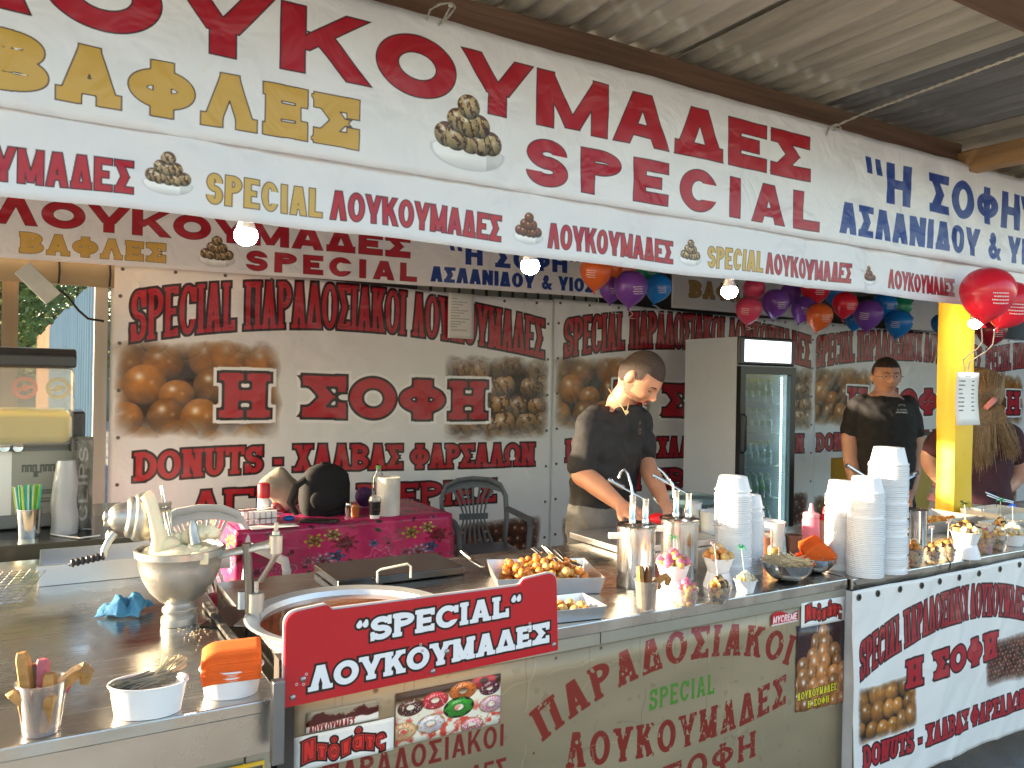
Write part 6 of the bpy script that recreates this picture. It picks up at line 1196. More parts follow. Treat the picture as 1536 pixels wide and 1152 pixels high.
# backpack
p = ontable(487, 768); p.y = 4.42; p.x = P(487, 760, Y=4.42).x; bp_ = root('backpack', 'black backpack standing on the pink table', 'backpack')
b = MB(); pr_ = [(0, 0, 0), (.125, .075, 0), (.14, .085, .02), (.145, .088, .09), (.142, .086, .17), (.128, .078, .225), (.095, .06, .262), (.05, .035, .282), (.0, .0, .286)]
vs = []
for rx_, ry_, z_ in pr_: vs += [p+Vector((rx_*math.copysign(abs(math.cos(a))**.75, math.cos(a)), ry_*math.copysign(abs(math.sin(a))**.75, math.sin(a)), z_))*1.0+Vector((0, 0, 0)) for a in [2*math.pi*j_/32 for j_ in range(32)]]
vs = [v+Vector((.008*noise.noise(v*12), .008*noise.noise(v*12+Vector((5, 0, 0))), 0)) for v in vs]
b.add(vs, [(i_*32+j_, i_*32+(j_+1) % 32, (i_+1)*32+(j_+1) % 32, (i_+1)*32+j_) for i_ in range(8) for j_ in range(32)]); b.build('bag_body', blackc, bp_)
b = MB(); b.ball(p+up*.09+Vector((0, -.07, 0)), (.105, .04, .08), 24, 14); b.build('front_pocket', blackc, bp_)
b = MB(); b.tube([p+Vector((-.10, -.03, .22)), p+Vector((-.18, -.05, .17)), p+Vector((-.21, -.05, .08)), p+Vector((-.17, -.04, .01))], [.018, .022, .022, .018], 10, sq=.35); b.build('strap', blackc, bp_); b = MB(); b.tube([p+Vector((-.03, 0, .26)), p+Vector((-.02, 0, .29)), p+Vector((.02, 0, .29)), p+Vector((.03, 0, .26))], .007, 8); b.build('handle', blackc, bp_); settle(bp_, tuple(p))
def blob(name, c, r, mat, label, cat, amp=.3, seed=0, flat=True):
    c = Vector(c); b = MB(); b.ball(c+up*r[2], r, 26, 16, fn=lambda v: (lambda q: Vector((q.x, q.y, max(c.z, q.z))))(c+up*r[2]+(v-c-up*r[2])*(1+amp*noise.noise((v-c)*9+Vector((seed, 0, 0)))))); o = b.build(name, mat, angle=180); tag(o, label, cat); settle(o, tuple(c)); return o
blob('paper_bag', (P(425, 745, Y=4.55).x, 4.58, TZ), (.11, .07, .12), pm('beige_bag', (.36, .31, .24), .8, nscale=8, namt=.2, bump=.01, bscale=12), 'crumpled beige bag behind the black backpack', 'bag', .5, 2)
blob('shopping_bag', (P(552, 760, Y=4.52).x, 4.55, TZ), (.06, .04, .06), pm('purple_bag', (.07, .02, .10), .6, nscale=20, namt=.5), 'small dark purple bag at the right of the backpack', 'bag', .4, 6)
p = ontable(582, 772); b = MB(); b.lathe([(0, 0), (.066, 0), (.067, .215), (.02, .215), (.02, .17), (0, .17)], 30, p); o = b.build('paper_roll', pm('kitchen_roll', (.72, .71, .66), .85, bump=.001, bscale=120)); tag(o, 'tall roll of white kitchen paper on the pink table', 'paper roll'); settle(o, tuple(p))
p = ontable(562, 777); cpt = root('takeaway_cup', 'black takeaway coffee cup with a clear dome lid', 'cup'); b = MB(); b.lathe([(0, 0), (.026, 0), (.034, .095), (0, .095)], 26, p); b.build('cup_body', pm('dark_cup', (.022, .02, .026), .4), cpt); b = MB(); b.lathe([(.0262, -.001), (.0285, .018), (.0282, .019), (.0258, .0)], 26, p); b.build('white_band', white, cpt); b = MB(); b.lathe([(.036, .094), (.037, .099), (.030, .118), (.014, .126), (0, .127)], 26, p); b.build('lid', clearmat('dome_lid', (.9, .9, .9), .35, .05, .3), cpt)
lp = Print(0, .06, 0, .04, 700, (14, 12, 16)); lp.over(lp.win(.01, .05, .014, .024), (np.abs(lp.Z[lp.win(.01, .05, .014, .024)]-.019-.003*np.sin(lp.X[lp.win(.01, .05, .014, .024)]*700)) < .0012)*.9, (190, 110, 120)); b = MB(); b.grid(lambda u, v: p+Vector((math.sin((u-.5)*1.6+.0)*.0325*(1+.05*v), -math.cos((u-.5)*1.6)*.0325*(1+.05*v), .036+.034*v)), 8, 2); b.build('cup_label', imgmat('cup_print', lp.image('cup_img'), .4, 0), cpt, uv=lambda q: ((math.asin(max(-1, min(1, (q.x-p.x)/.035)))/1.6+.5), (q.z-p.z-.036)/.034)); settle(cpt, tuple(p))
p = ontable(575, 768)+Vector((0, .09, 0)); b = MB(); b.lathe([(0, 0), (.038, 0), (.038, .19), (.014, .235), (.014, .25), (0, .25)], 22, p); o = b.build('water_bottle', clearmat('pet_bottle', (.85, .9, .88), .3, .04, .15)); tag(o, 'clear plastic water bottle behind the kitchen roll', 'bottle'); settle(o, tuple(p)); b = MB(); b.lathe([(0, .245), (.016, .245), (.016, .262), (0, .262)], 16, p); o2 = b.build('cap', pm('green_cap', (.12, .4, .08), .4), o); o2.data.transform(Matrix.Translation(-p))
for k, (x, y, m__, l_) in enumerate(((522, 772, clearmat('glass_clear', (.9, .9, .9), .5, .03, .1), 'small glass jar with foil lid on the pink table'), (532, 775, honey, 'small amber glass beside the foil lid jar'))):
    p = ontable(x, y); b = MB(); b.lathe([(0, 0), (.022, 0), (.024, .05), (.020, .055), (.020, .07), (0, .07)], 18, p); o = b.build('glass_jar', m__ if k else steel2); tag(o, l_, 'jar'); settle(o, tuple(p))
p = ontable(395, 762); p = Vector((P(395, 770, Y=4.35).x, 4.35, TZ)); b = MB(); b.lathe([(0, 0), (.032, 0), (.032, .11), (.026, .125), (0, .125)], 22, p); sc2 = b.build('spray_can', white); tag(sc2, 'white spray can with a red cap at the left end of the pink table', 'can'); b = MB(); b.lathe([(.033, .12), (.033, .19), (.026, .20), (0, .20)], 22, p); c_ = b.build('cap', pm('red_plastic', (.55, .02, .03), .35), sc2); settle(sc2, tuple(p))
cad = root('wire_caddy', 'white wire caddy with sachets at the left end of the pink table', 'caddy'); p = Vector((P(388, 778, Y=4.25).x, 4.25, TZ))
for k in range(6): b = MB(); b.obox(p+Vector((-.075+.03*k, 0, .035)), (.012, 0, 0), (0, .03, 0), (0, 0, .033)); b.build('sachet', white, cad, smooth=False)
for zq in (.03, .075): b = MB(); b.tube([p+Vector((-.10, -.04, zq)), p+Vector((.10, -.04, zq)), p+Vector((.10, .04, zq)), p+Vector((-.10, .04, zq)), p+Vector((-.10, -.04, zq))], .003, 6); b.build('wire', steel2, cad)
settle(cad, tuple(p))
blob('blue_wrapper', ontable(432, 782)-Vector((0, 0, 0)), (.030, .022, .016), pm('blue_wrap', (.01, .12, .45), .35), 'small crumpled bright blue wrapper on the pink table', 'wrapper', .4, 3)
blob('red_tub', ontable(420, 768), (.05, .03, .035), pm('red_clear', (.35, .05, .05), .3), 'clear tub with something red beside the wire caddy', 'tub', .1, 4)
p = ontable(480, 783); b = MB(); b.obox(p+up*.006, rt*.10, fw*.04, up*.006); o = b.build('phone_case', black, bevel=.004); tag(o, 'flat black case lying in front of the backpack', 'case'); settle(o, tuple(p))
b = MB(); p = ontable(410, 790); b.obox(p+up*.002, Vector((.12, 0, 0)), Vector((0, .05, 0)), up*.001); o = b.build('paper_sheet', white); tag(o, 'white paper sheet at the left front of the pink table', 'paper'); settle(o, tuple(p))
# ---------------------------------------------------------------- plastic chairs with slatted backs
def chair(loc, ang, mat, label):
    t = root('plastic_chair', label, 'chair'); u = Vector((math.cos(ang), math.sin(ang), 0)); f_ = Vector((-math.sin(ang), math.cos(ang), 0)); c = Vector(loc)
    W = lambda a, q_, z: c+u*a+f_*q_+up*z
    b = MB(); b.obox(W(0, 0, .43), u*.21, f_*.20, up*.012); b.build('seat', mat, t, bevel=.01)
    for sx_ in (-1, 1):
        for sy_ in (-1, 1): b = MB(); b.tube([W(sx_*.20, sy_*.19, .43), W(sx_*.24, sy_*.24, 0)], [.024, .018], 8); b.build('leg', mat, t)
    # back frame
    fr = [W(-.20, .19, .42), W(-.225, .22, .60), W(-.225, .25, .74), W(-.19, .27, .815), W(-.11, .28, .85), W(0, .285, .86), W(.11, .28, .85), W(.19, .27, .815), W(.225, .25, .74), W(.225, .22, .60), W(.20, .19, .42)]
    b = MB(); b.tube(fr, [.022]*11, 10, sq=.6); b.build('back_frame', mat, t)
    b = MB(); b.tube([W(-.21, .27, .775), W(-.1, .28, .815), W(0, .285, .825), W(.1, .28, .815), W(.21, .27, .775)], [.02, .028, .03, .028, .02], 10, sq=.4); b.build('top_rail', mat, t)
    for k in range(7):
        a = (k-3)/3; b = MB(); b.tube([W(a*.145, .275, .80), W(a*.10, .265, .72), W(a*.075, .25, .64), W(a*.075, .24, .58), W(a*.10, .225, .50), W(a*.12, .20, .43)], [.016, .012, .011, .011, .014, .018], 8, sq=.5); b.build('slat', mat, t)
    b = MB(); b.obox(W(0, .247, .61), u*.10, f_*.006, up*.02); b.build('cross_bar', mat, t, bevel=.003)
    for sx_ in (-1, 1): b = MB(); b.tube([W(sx_*.225, .23, .66), W(sx_*.25, .05, .645), W(sx_*.25, -.14, .64), W(sx_*.235, -.19, .60), W(sx_*.22, -.19, .43)], [.02, .022, .022, .02, .018], 8, sq=.7); b.build('armrest', mat, t)
    settle(t, tuple(c)); return t
p = P(306, 750, Y=4.35); chair((p.x, 3.85, 0), R(12), whitep, 'white plastic garden chair with slatted back behind the dough bowl')
p = P(694, 725, Y=4.75); chair((p.x, 4.42, 0), R(-10), greyp, 'dark grey plastic garden chair with slatted back right of the table')
blob('red_bag', (P(335, 840, Y=3.6).x, 3.62, .44), (.11, .09, .06), pm('red_bag', (.40, .02, .05), .5, nscale=10, namt=.3), 'red bag lying on the seat of the white chair', 'bag', .3, 9)
# ---------------------------------------------------------------- fridge
fx0, fx1, fy0, fy1, fz1 = 4.565, 5.185, 4.36, 4.93, 1.895
fr = root('drinks_fridge', 'tall white drinks fridge with glass door and light strip', 'fridge'); fw_ = pm('fridge_white', (.62, .70, .80), .45, nscale=3, namt=.05, dirt=.12)
b = MB(); b.box(fx0, fx0+.03, fy0, fy1, .06, fz1); b.box(fx1-.03, fx1, fy0, fy1, .06, fz1); b.box(fx0+.03, fx1-.03, fy1-.03, fy1, .06, fz1); b.box(fx0+.03, fx1-.03, fy0, fy1-.03, fz1-.24, fz1); b.box(fx0+.03, fx1-.03, fy0, fy1-.03, .06, .30); b.build('cabinet', fw_, fr, smooth=False)
db = pm('fridge_black', (.012, .014, .018), .3)
b = MB(); b.box(fx0-.004, fx1+.004, fy0-.03, fy0-.001, fz1-.215, fz1+.006); b.build('header_frame', db, fr, bevel=.012, smooth=False)
b = MB(); b.box(fx0+.05, fx1-.05, fy0-.038, fy0-.0305, fz1-.19, fz1-.02); b.build('light_box', pm('light_box', (.75, .77, .8), .4, emit=.55, ecol=(.82, .88, 1)), fr, bevel=.003, smooth=False)
b = MB(); b.box(fx0, fx0+.055, fy0-.045, fy0-.002, .25, fz1-.225); b.box(fx1-.055, fx1, fy0-.045, fy0-.002, .25, fz1-.225); b.box(fx0+.055, fx1-.055, fy0-.045, fy0-.002, fz1-.285, fz1-.225); b.box(fx0+.055, fx1-.055, fy0-.045, fy0-.002, .25, .31); b.build('door_frame', db, fr, smooth=False)
b = MB(); b.box(fx0+.055, fx1-.055, fy0-.030, fy0-.024, .31, fz1-.285); b.build('door_glass', clearmat('fridge_glass', (.66, .76, .74), .12, .03, .03), fr, smooth=False)
b = MB(); b.box(fx0+.032, fx1-.032, fy1-.034, fy1-.031, .31, fz1-.26); b.build('back_liner', pm('fridge_liner', (.10, .15, .15), .5), fr, smooth=False)
ledm = pm('fridge_led', (1, 1, 1), .5, emit=7, ecol=(.80, .95, 1.0))
for k in range(58): 
    if k == 0: b = MB(); b.box(-.005, .005, -.003, .003, -.0055, .0055); led = b.build('light_dot', ledm, fr, smooth=False); led.location = (fx1-.10, fy0+.01, .36)
    else: dup(led, Vector((fx1-.10, fy0+.01, .36+k*.0215)), parent=fr)
for zq in (.36, .62, .88, 1.14, 1.38): b = MB(); b.box(fx0+.035, fx1-.07, fy0+.03, fy1-.04, zq-.006, zq); b.build('shelf', pm('shelf_wire', (.35, .42, .40), .4), fr, smooth=False)
b = MB(); b.tube([(fx0+.03, fy0-.05, 1.0), (fx0+.03, fy0-.075, 1.02), (fx0+.03, fy0-.075, 1.28), (fx0+.03, fy0-.05, 1.30)], .008, 8); b.build('handle', db, fr)
for xq in (fx0+.05, fx1-.05):
    for yq in (fy0+.05, fy1-.05): b = MB(); b.lathe([(0, 0), (.02, 0), (.02, .06), (0, .06)], 10, (xq, yq, 0)); b.build('foot', db, fr)
settle(fr, (4.87, 4.6, 0))
lab = {'water': 'clear', 'green': 'green'}; fb = {}
wm_ = clearmat('water_bottle_pet', (.72, .82, .80), .45, .05, .14); gm_ = clearmat('green_bottle_pet', (.45, .75, .35), .45, .05, .3)
capg = pm('lime_cap', (.35, .5, .05), .4); rg = random.Random(4)
for si, zq in enumerate((.36, .62, .88, 1.14, 1.38)):
    for row in range(3):
        for k in range(6):
            kind = 'green' if (si, k) in ((1, 3), (1, 4), (2, 0), (2, 1)) else 'water'; loc = Vector((fx0+.08+k*.072, fy0+.07+row*.085, zq+.001))
            key = kind; 
            if key not in fb:
                b = MB(); b.lathe([(0, 0), (.028, 0), (.030, .01), (.029, .05), (.031, .06), (.030, .12), (.012, .165), (.012, .18), (0, .18)], 12); o = b.build('bottle', wm_ if kind == 'water' else gm_); c_ = MB(); c_.lathe([(0, .178), (.013, .178), (.013, .192), (0, .192)], 10); c_.build('cap', capg if kind == 'water' else pm('white_cap', (.7, .7, .7), .4), o); c_ = MB(); c_.lathe([(.0305, .06), (.0312, .062), (.0312, .10), (.0305, .102)], 12); c_.build('label', pm('bottle_label_'+kind, (.55, .62, .60) if kind == 'water' else (.1, .4, .12), .5), o)
                tag(o, {'water': 'clear water bottle with lime cap on a fridge shelf', 'green': 'green soft drink bottle with white cap on a fridge shelf'}[kind], 'bottle', 'bottles in the drinks fridge'); o.location = loc; fb[key] = o
            else: dup(fb[key], loc)
# stool beside the fridge
p = P(1030, 742, Y=3.35); t = root('stool', 'round blue grey padded stool in front of the fridge', 'stool'); c = Vector((p.x, 3.35, 0)); zt_ = p.z
b = MB(); b.lathe([(0, zt_-.05), (.17, zt_-.05), (.185, zt_-.03), (.18, zt_-.008), (.12, zt_+.004), (0, zt_+.006)], 32, c); b.build('seat', pm('stool_pad', (.10, .18, .21), .5), t)
for k in range(4): a = .8+k*1.57; b = MB(); b.tube([c+Vector((.10*math.cos(a), .10*math.sin(a), zt_-.05)), c+Vector((.2*math.cos(a), .2*math.sin(a), 0))], .012, 8); b.build('leg', steel2, t)
settle(t, tuple(c))
# ---------------------------------------------------------------- far right: cabinets, trays, cartons
boxthing('yellow_cabinet', P(1374, 730, Y=3.55).x, 6.4, 3.75, 4.3, 0, P(1380, 694, Y=3.75).z, pm('dull_yellow', (.42, .27, .03), .5, nscale=3, namt=.15), 'dull yellow cabinet behind the woman', 'cabinet')
q0 = P(1376, 650, Y=3.9); boxthing('cool_box', q0.x-.05, q0.x+1.1, 3.9, 4.25, P(1380, 694, Y=3.75).z+.001, q0.z-.02, pm('dull_box', (.34, .31, .26), .6, namt=.15), 'pale grey box standing on the dull yellow cabinet', 'box')
p = P(1399, 800, Z=.9); u, w = tray(p.x+.12, p.y+.10, .42, .22, R(0), .05, 'steel tray of bright dough balls left of the yellow post')
heap((p.x+.12, p.y+.10, .904), .18, .08, 0, 40, 0, .0160, 31, 1.2, u, w, label='bright fried dough ball in the tray left of the yellow post', grp='dough balls in the right hand tray')
wt = pm('ivory_carton', (.62, .58, .50), .6)
for k, (x, y, sx_, sy_, sz_, l_) in enumerate(((1486, 786, .12, .08, .05, 'white carton tray right of the yellow post'), (1510, 775, .14, .09, .07, 'larger white carton tray near the right edge'), (1530, 790, .10, .08, .05, 'white carton at the right edge'), (1474, 770, .06, .06, .07, 'small ivory box right behind the yellow post'))):
    p = P(x, y+14, Z=.9); b = MB(); t_ = .003; c = Vector((p.x, p.y+.03, .9006+sz_/2)); t0 = root('carton', l_, 'carton')
    b.obox(c-up*(sz_/2-t_), (sx_, 0, 0), (0, sy_, 0), (0, 0, t_)); b.obox(c-Vector((0, sy_, 0)), (sx_*1.02, 0, 0), (0, t_, 0), (0, -.006, sz_/2)); b.obox(c+Vector((0, sy_, 0)), (sx_*1.02, 0, 0), (0, t_, 0), (0, .006, sz_/2)); b.obox(c-Vector((sx_, 0, 0)), (t_, 0, 0), (0, sy_, 0), (-.006, 0, sz_/2)); b.obox(c+Vector((sx_, 0, 0)), (t_, 0, 0), (0, sy_, 0), (.006, 0, sz_/2)); b.build('side', wt, t0, smooth=False); settle(t0, tuple(c))
tongs([P(1478, 738, d=3.3), P(1500, 747, d=3.3), P(1520, 752, d=3.3)], [P(1480, 742, d=3.3), P(1500, 750, d=3.3), P(1520, 754, d=3.3)], 'steel tongs lying on the cartons near the right edge')
# ---------------------------------------------------------------- people
def loft(mb, rings, n=24):
    """rings: (centre, axis u, axis v, ru, rv)"""
    vs = []
    for c, u, v, ru, rv in rings:
        for j in range(n): a = 2*math.pi*j/n; ca, sa = math.cos(a), math.sin(a); vs.append(Vector(c)+u*ru*math.copysign(abs(ca)**.9, ca)+v*rv*math.copysign(abs(sa)**.9, sa))
    k = len(rings); fs = [(i*n+j, i*n+(j+1) % n, (i+1)*n+(j+1) % n, (i+1)*n+j) for i in range(k-1) for j in range(n)]+[tuple(range(n-1, -1, -1)), tuple(range((k-1)*n, k*n))]
    mb.add(vs, fs)
def limb(mb, pts_, rad, n=16, sq=1.0):
    # smooth path through the joints
    P0 = [Vector(p) for p in pts_]; out = []; rr = []
    for i in range(len(P0)-1):
        p0 = P0[max(0, i-1)]; p1 = P0[i]; p2 = P0[i+1]; p3 = P0[min(len(P0)-1, i+2)]
        for k in range(6):
            t = k/6; out.append(.5*((2*p1)+(p2-p0)*t+(2*p0-5*p1+4*p2-p3)*t*t+(-p0+3*p1-3*p2+p3)*t**3)); rr.append(rad[i]+(rad[i+1]-rad[i])*(t*t*(3-2*t)))
    out.append(P0[-1]); rr.append(rad[-1]); mb.tube(out, rr, n, sq=sq); mb.ball(P0[0], rad[0]*.98, 14, 10); mb.ball(P0[-1], rad[-1]*.98, 14, 10)
def hand(mb, wrist, dirv, palm_n, curl=.5, s=1.0, side=1):
    """palm, four unequal curled fingers and a thumb leaving the side of the palm"""
    d = Vector(dirv).normalized(); nrm = Vector(palm_n); nrm = (nrm-d*nrm.dot(d)).normalized(); l = d.cross(nrm)*side; w = Vector(wrist)
    loft(mb, [(w-d*.01, l, nrm, .026*s, .020*s), (w+d*.03*s, l, nrm, .034*s, .018*s), (w+d*.065*s, l, nrm, .041*s, .015*s), (w+d*.092*s, l, nrm, .040*s, .013*s)], 14)
    for k, (o_, L_) in enumerate(((-.030, .066), (-.010, .076), (.010, .072), (.029, .056))):
        a = w+d*.085*s+l*o_*s; p1 = a+d*L_*.40*s; dd = (d*math.cos(curl*1.1)+nrm*math.sin(curl*1.1)); p2 = p1+dd*L_*.36*s; d3 = (d*math.cos(curl*2.2)+nrm*math.sin(curl*2.2)); p3 = p2+d3*L_*.28*s
        mb.tube([a-d*.02*s, a, p1, p2, p3], [.0095*s, .0098*s, .0092*s, .0082*s, .0062*s], 8); mb.ball(p3, .0062*s, 8, 6)
    a = w+d*.025*s-l*.026*s; td = (d*.75-l*.62+nrm*.25).normalized(); p1 = a+td*.034*s; p2 = p1+(td+d*.6).normalized()*.03*s; mb.tube([a-td*.01, a, p1, p2], [.013*s, .0135*s, .0115*s, .0085*s], 8); mb.ball(p2, .0085*s, 8, 6)
def headmesh(mb, c, f, u, s=1.0, wide=1.0, skinoff=0.0, region=None):
    f = f.normalized(); u = (u-f*u.dot(f)).normalized(); r = f.cross(u); nu, nv = 56, 44
    def G(a, b_, sa, sb): return math.exp(-(a/sa)**2-(b_/sb)**2)
    vs = []
    for i in range(nv+1):
        t = math.pi*i/nv
        for j in range(nu):
            a = 2*math.pi*j/nu; x, y, z = math.sin(t)*math.sin(a), math.sin(t)*math.cos(a), -math.cos(t)   # x right, y forward, z up
            jaw = 1-.30*max(0, -z)**1.6 if True else 1
            X = .076*wide*x*jaw*(1+.05*max(0, z)); Y = .096*y*(1-.10*max(0, -z)**2); Z = .118*z
            if y > 0: Y *= 1-.10*abs(x)**3
            if y < 0: Y *= 1+.06*max(0, z); 
            if y < 0 and z < -.2: Y *= 1-.35*(-z-.2)
            if y > .1:
                X0_ = x*.076; q = 0
                q += .024*G(x, z+.20, .13, .16)+.012*G(x, z+.02, .09, .22)       # nose
                q += .007*G(abs(x)-.26, z-.20, .24, .08)                           # brow
                q -= .010*G(abs(x)-.33, z-.05, .18, .10)                           # eye socket
                q += .005*G(abs(x)-.33, z-.04, .12, .055)                          # eyelid
                q += .005*G(abs(x)-.48, z+.20, .20, .16)                           # cheek
                q += .008*G(x, z+.47, .24, .045)+.007*G(x, z+.57, .20, .05)-.004*G(x, z+.52, .26, .018)      # lips
                q += .012*G(x, z+.86, .26, .16)                                    # chin
                q -= .003*G(x, z+.70, .3, .06)
                Y += q
            vs.append(c+(r*X+f*Y+u*Z)*s*(1+skinoff))
    fs = [(i*nu+j, i*nu+(j+1) % nu, (i+1)*nu+(j+1) % nu, (i+1)*nu+j) for i in range(nv) for j in range(nu)]
    if region:
        keep = []
        for q in fs:
            m_ = sum((vs[k]-c for k in q), Vector())/4; X, Y, Z = m_.dot(r)/s, m_.dot(f)/s, m_.dot(u)/s
            if region(X, Y, Z): keep.append(q)
        fs = keep
    mb.add(vs, fs)
    return r, f, u
def ear(mb, c, r, f, u, s, sd):
    e = c+r*sd*.078*s-f*.004*s-u*.004*s; q = []
    mb.ball(e, (.011*s, .019*s, .032*s), 12, 10, fn=lambda v: e+r*sd*((v-e).x*.8+.004)+f*((v-e).y-(v-e).x*.5)+u*(v-e).z)
def fuse(mb, name, mat, parent, voxel=.006, smooth=6, disp=0):
    o = mb.build(name, mat, parent); 
    m_ = o.modifiers.new('r', 'REMESH'); m_.mode = 'VOXEL'; m_.voxel_size = voxel; m_.use_smooth_shade = True
    if smooth: k = o.modifiers.new('k', 'SMOOTH'); k.iterations = smooth; k.factor = .5
    dg = bpy.context.evaluated_depsgraph_get(); me = bpy.data.meshes.new_from_object(o.evaluated_get(dg)); o.modifiers.clear(); old = o.data; o.data = me; me.name = name
    if not me.materials: me.materials.append(mat)
    bpy.data.meshes.remove(old)
    if disp:
        co = np.empty(len(me.vertices)*3, np.float32); me.vertices.foreach_get('co', co); nn = np.empty(len(me.vertices)*3, np.float32); me.vertices.foreach_get('normal', nn); co = co.reshape(-1, 3); nn = nn.reshape(-1, 3); d = np.array([noise.noise(Vector((v[0]*9, v[1]*9, v[2]*16)))*.6+noise.noise(Vector((v[0]*22+v[2]*16, v[1]*20, v[2]*18)))*.4 for v in co], np.float32); co += nn*(d*disp)[:, None]; me.vertices.foreach_set('co', co.ravel()); me.update()
    me.polygons.foreach_set('use_smooth', [True]*len(me.polygons)); return o
skin = pm('skin', (.50, .24, .145), .5, nscale=14, namt=.10, sss=.25); skin2 = pm('skin_pale', (.48, .26, .18), .5, nscale=14, namt=.08, sss=.2)
hairm = pm('dark_hair', (.02, .013, .01), .6, nscale=90, namt=.5, bump=.003, bscale=260); tee = pm('black_tshirt', (.013, .012, .013), .8, nscale=30, namt=.3, bump=.003, bscale=14, dirt=.0); grey = pm('grey_trousers', (.13, .125, .12), .85, nscale=20, namt=.2, bump=.003, bscale=18)
browm = pm('brow_hair', (.03, .018, .012), .8); eyew = pm('eye_white', (.35, .32, .30), .3); eyed = pm('eye_dark', (.02, .012, .01), .2); lipm = pm('lips', (.42, .14, .11), .45)
def face(t, c, r, f, u, s, down=False, beard=False, short=True, hair=hairm, hairline=.055):
    for sd in (-1, 1):
        e = c+r*sd*.031*s+f*.080*s+u*.004*s
        if down: b = MB(); b.tube([e-r*.013*s+f*.001, e-u*.004*s+f*.008*s, e+r*.013*s+f*.001], .0018*s, 6); b.build('eyelid', browm, t)
        else: b = MB(); b.ball(e-f*.003*s, (.0095*s, .0095*s, .0055*s), 12, 8); b.build('eye', eyew, t); b = MB(); b.ball(e+f*.0035*s, (.0045*s,)*3, 10, 8); b.build('iris', eyed, t)
        q = c+r*sd*.031*s+f*.094*s+u*.025*s; b = MB(); b.tube([q-r*sd*.020*s-f*.001-u*.002, q+u*.004*s+f*.001, q+r*sd*.018*s-f*.010*s-u*.002], [.0028*s, .0036*s, .0018*s], 8, sq=.6); b.build('eyebrow', browm, t)
    q = c+f*.0965*s-u*.060*s; b = MB(); b.tube([q-r*.024*s-f*.009*s+u*.003, q-r*.010*s+u*.001, q+r*.010*s+u*.001, q+r*.024*s-f*.009*s+u*.003], [.0015*s, .0042*s, .0042*s, .0015*s], 8); b.build('mouth', lipm, t)
# ---- man 1: bowed over the sauce pumps
d0 = 3.35
m1 = root('person', 'man in a black t-shirt and grey trousers bowing his head over the sauce pumps', 'person')
def W1(x, y, dd=0): return P(x, y, d=d0+dd)
F1 = (rt*.80-fw*.60).normalized(); S1 = (rt*-.60-fw*.80).normalized()  # front, and towards his right arm (near, image left)
hipc = W1(903, 775); waist = W1(905, 735); chest = W1(912, 672); ush = W1(925, 622); neck = W1(934, 603, -.01); hc1 = W1(960, 566, -.06)
fd = (F1*.72-up*.70).normalized(); ud = (up*.72+F1*.70).normalized()
b = MB()
loft(b, [(hipc-up*.10, S1, F1, .155, .115), (hipc, S1, F1, .165, .12), (waist, S1, F1, .15, .11), (chest, S1, F1, .165, .105), (W1(918, 643), S1, F1, .160, .092), (ush, S1, F1, .12, .064), (neck, S1, F1, .060, .056), (neck+up*.03+F1*.02, S1, F1, .056, .056)], 28)
limb(b, [neck-F1*.02-up*.01, neck.lerp(hc1, .5)-F1*.01, hc1-up*.02-F1*.02], [.054, .053, .055])
headmesh(b, hc1, fd, ud, 1.0); rv = fd.cross(ud).normalized()
for sd in (-1, 1): ear(b, hc1, rv, fd, ud, 1, sd)
shR = W1(888, 634, -.10); elR = W1(871, 708, -.16); wrR = W1(930, 757, -.33); shL = W1(958, 632, .12); elL = W1(968, 694, .06); wrL = W1(994, 748, -.20)
limb(b, [shR, shR.lerp(elR, .5), elR, elR.lerp(wrR, .35), wrR], [.054, .050, .044, .043, .028]); limb(b, [shL, shL.lerp(elL, .5), elL, elL.lerp(wrL, .35), wrL], [.054, .048, .042, .040, .028])
hand(b, wrR, (W1(948, 768, -.38)-wrR), -up+S1*-.3, .55, 1.0, 1); hand(b, wrL, (W1(1003, 766, -.28)-wrL), -up*.8+S1*.5, .6, 1.0, -1)
for sd in (-1, 1):
    h_ = hipc+S1*sd*.085-up*.05; limb(b, [h_, h_*.5+Vector((hipc.x+S1.x*sd*.09, hipc.y+S1.y*sd*.09, .47))*.5, Vector((hipc.x+S1.x*sd*.09, hipc.y+S1.y*sd*.09, .47)), Vector((hipc.x+S1.x*sd*.10, hipc.y+S1.y*sd*.10, .09))], [.088, .078, .058, .042]); fpt = Vector((hipc.x+S1.x*sd*.10, hipc.y+S1.y*sd*.10, .05)); limb(b, [fpt-F1*.05, fpt+F1*.06, fpt+F1*.15-up*.01], [.045, .042, .032])
body = fuse(b, 'body', skin, m1, .0055, 2)
# clothes
b = MB(); e_ = .014
loft(b, [(hipc+up*.05, S1, F1, .165, .125), (waist, S1, F1, .168, .125), (W1(908, 700), S1, F1, .178, .128), (chest, S1, F1, .186, .130), (W1(918, 643), S1, F1, .184, .118), (ush-up*.005, S1, F1, .145, .090), (W1(930, 609), S1, F1, .084, .080)], 30)
limb(b, [W1(900, 622, -.06), shR+up*.004, shR.lerp(elR, .45), shR.lerp(elR, .86)], [.050, .064, .064, .062]); limb(b, [W1(944, 622, .06), shL, shL.lerp(elL, .45), shL.lerp(elL, .75)], [.050, .062, .062, .060])
fuse(b, 'tshirt', tee, m1, .007, 4, .017)
b = MB(); loft(b, [(hipc-up*.13, S1, F1, .165, .13), (hipc, S1, F1, .176, .132), (hipc+up*.075, S1, F1, .163, .121)], 28)
for sd in (-1, 1): k_ = Vector((hipc.x+S1.x*sd*.09, hipc.y+S1.y*sd*.09, .47)); limb(b, [hipc+S1*sd*.08-up*.06, (hipc+S1*sd*.085-up*.05).lerp(k_, .5), k_, Vector((k_.x, k_.y, .11))], [.10, .095, .080, .070])
fuse(b, 'trousers', grey, m1, .008, 3, .018)
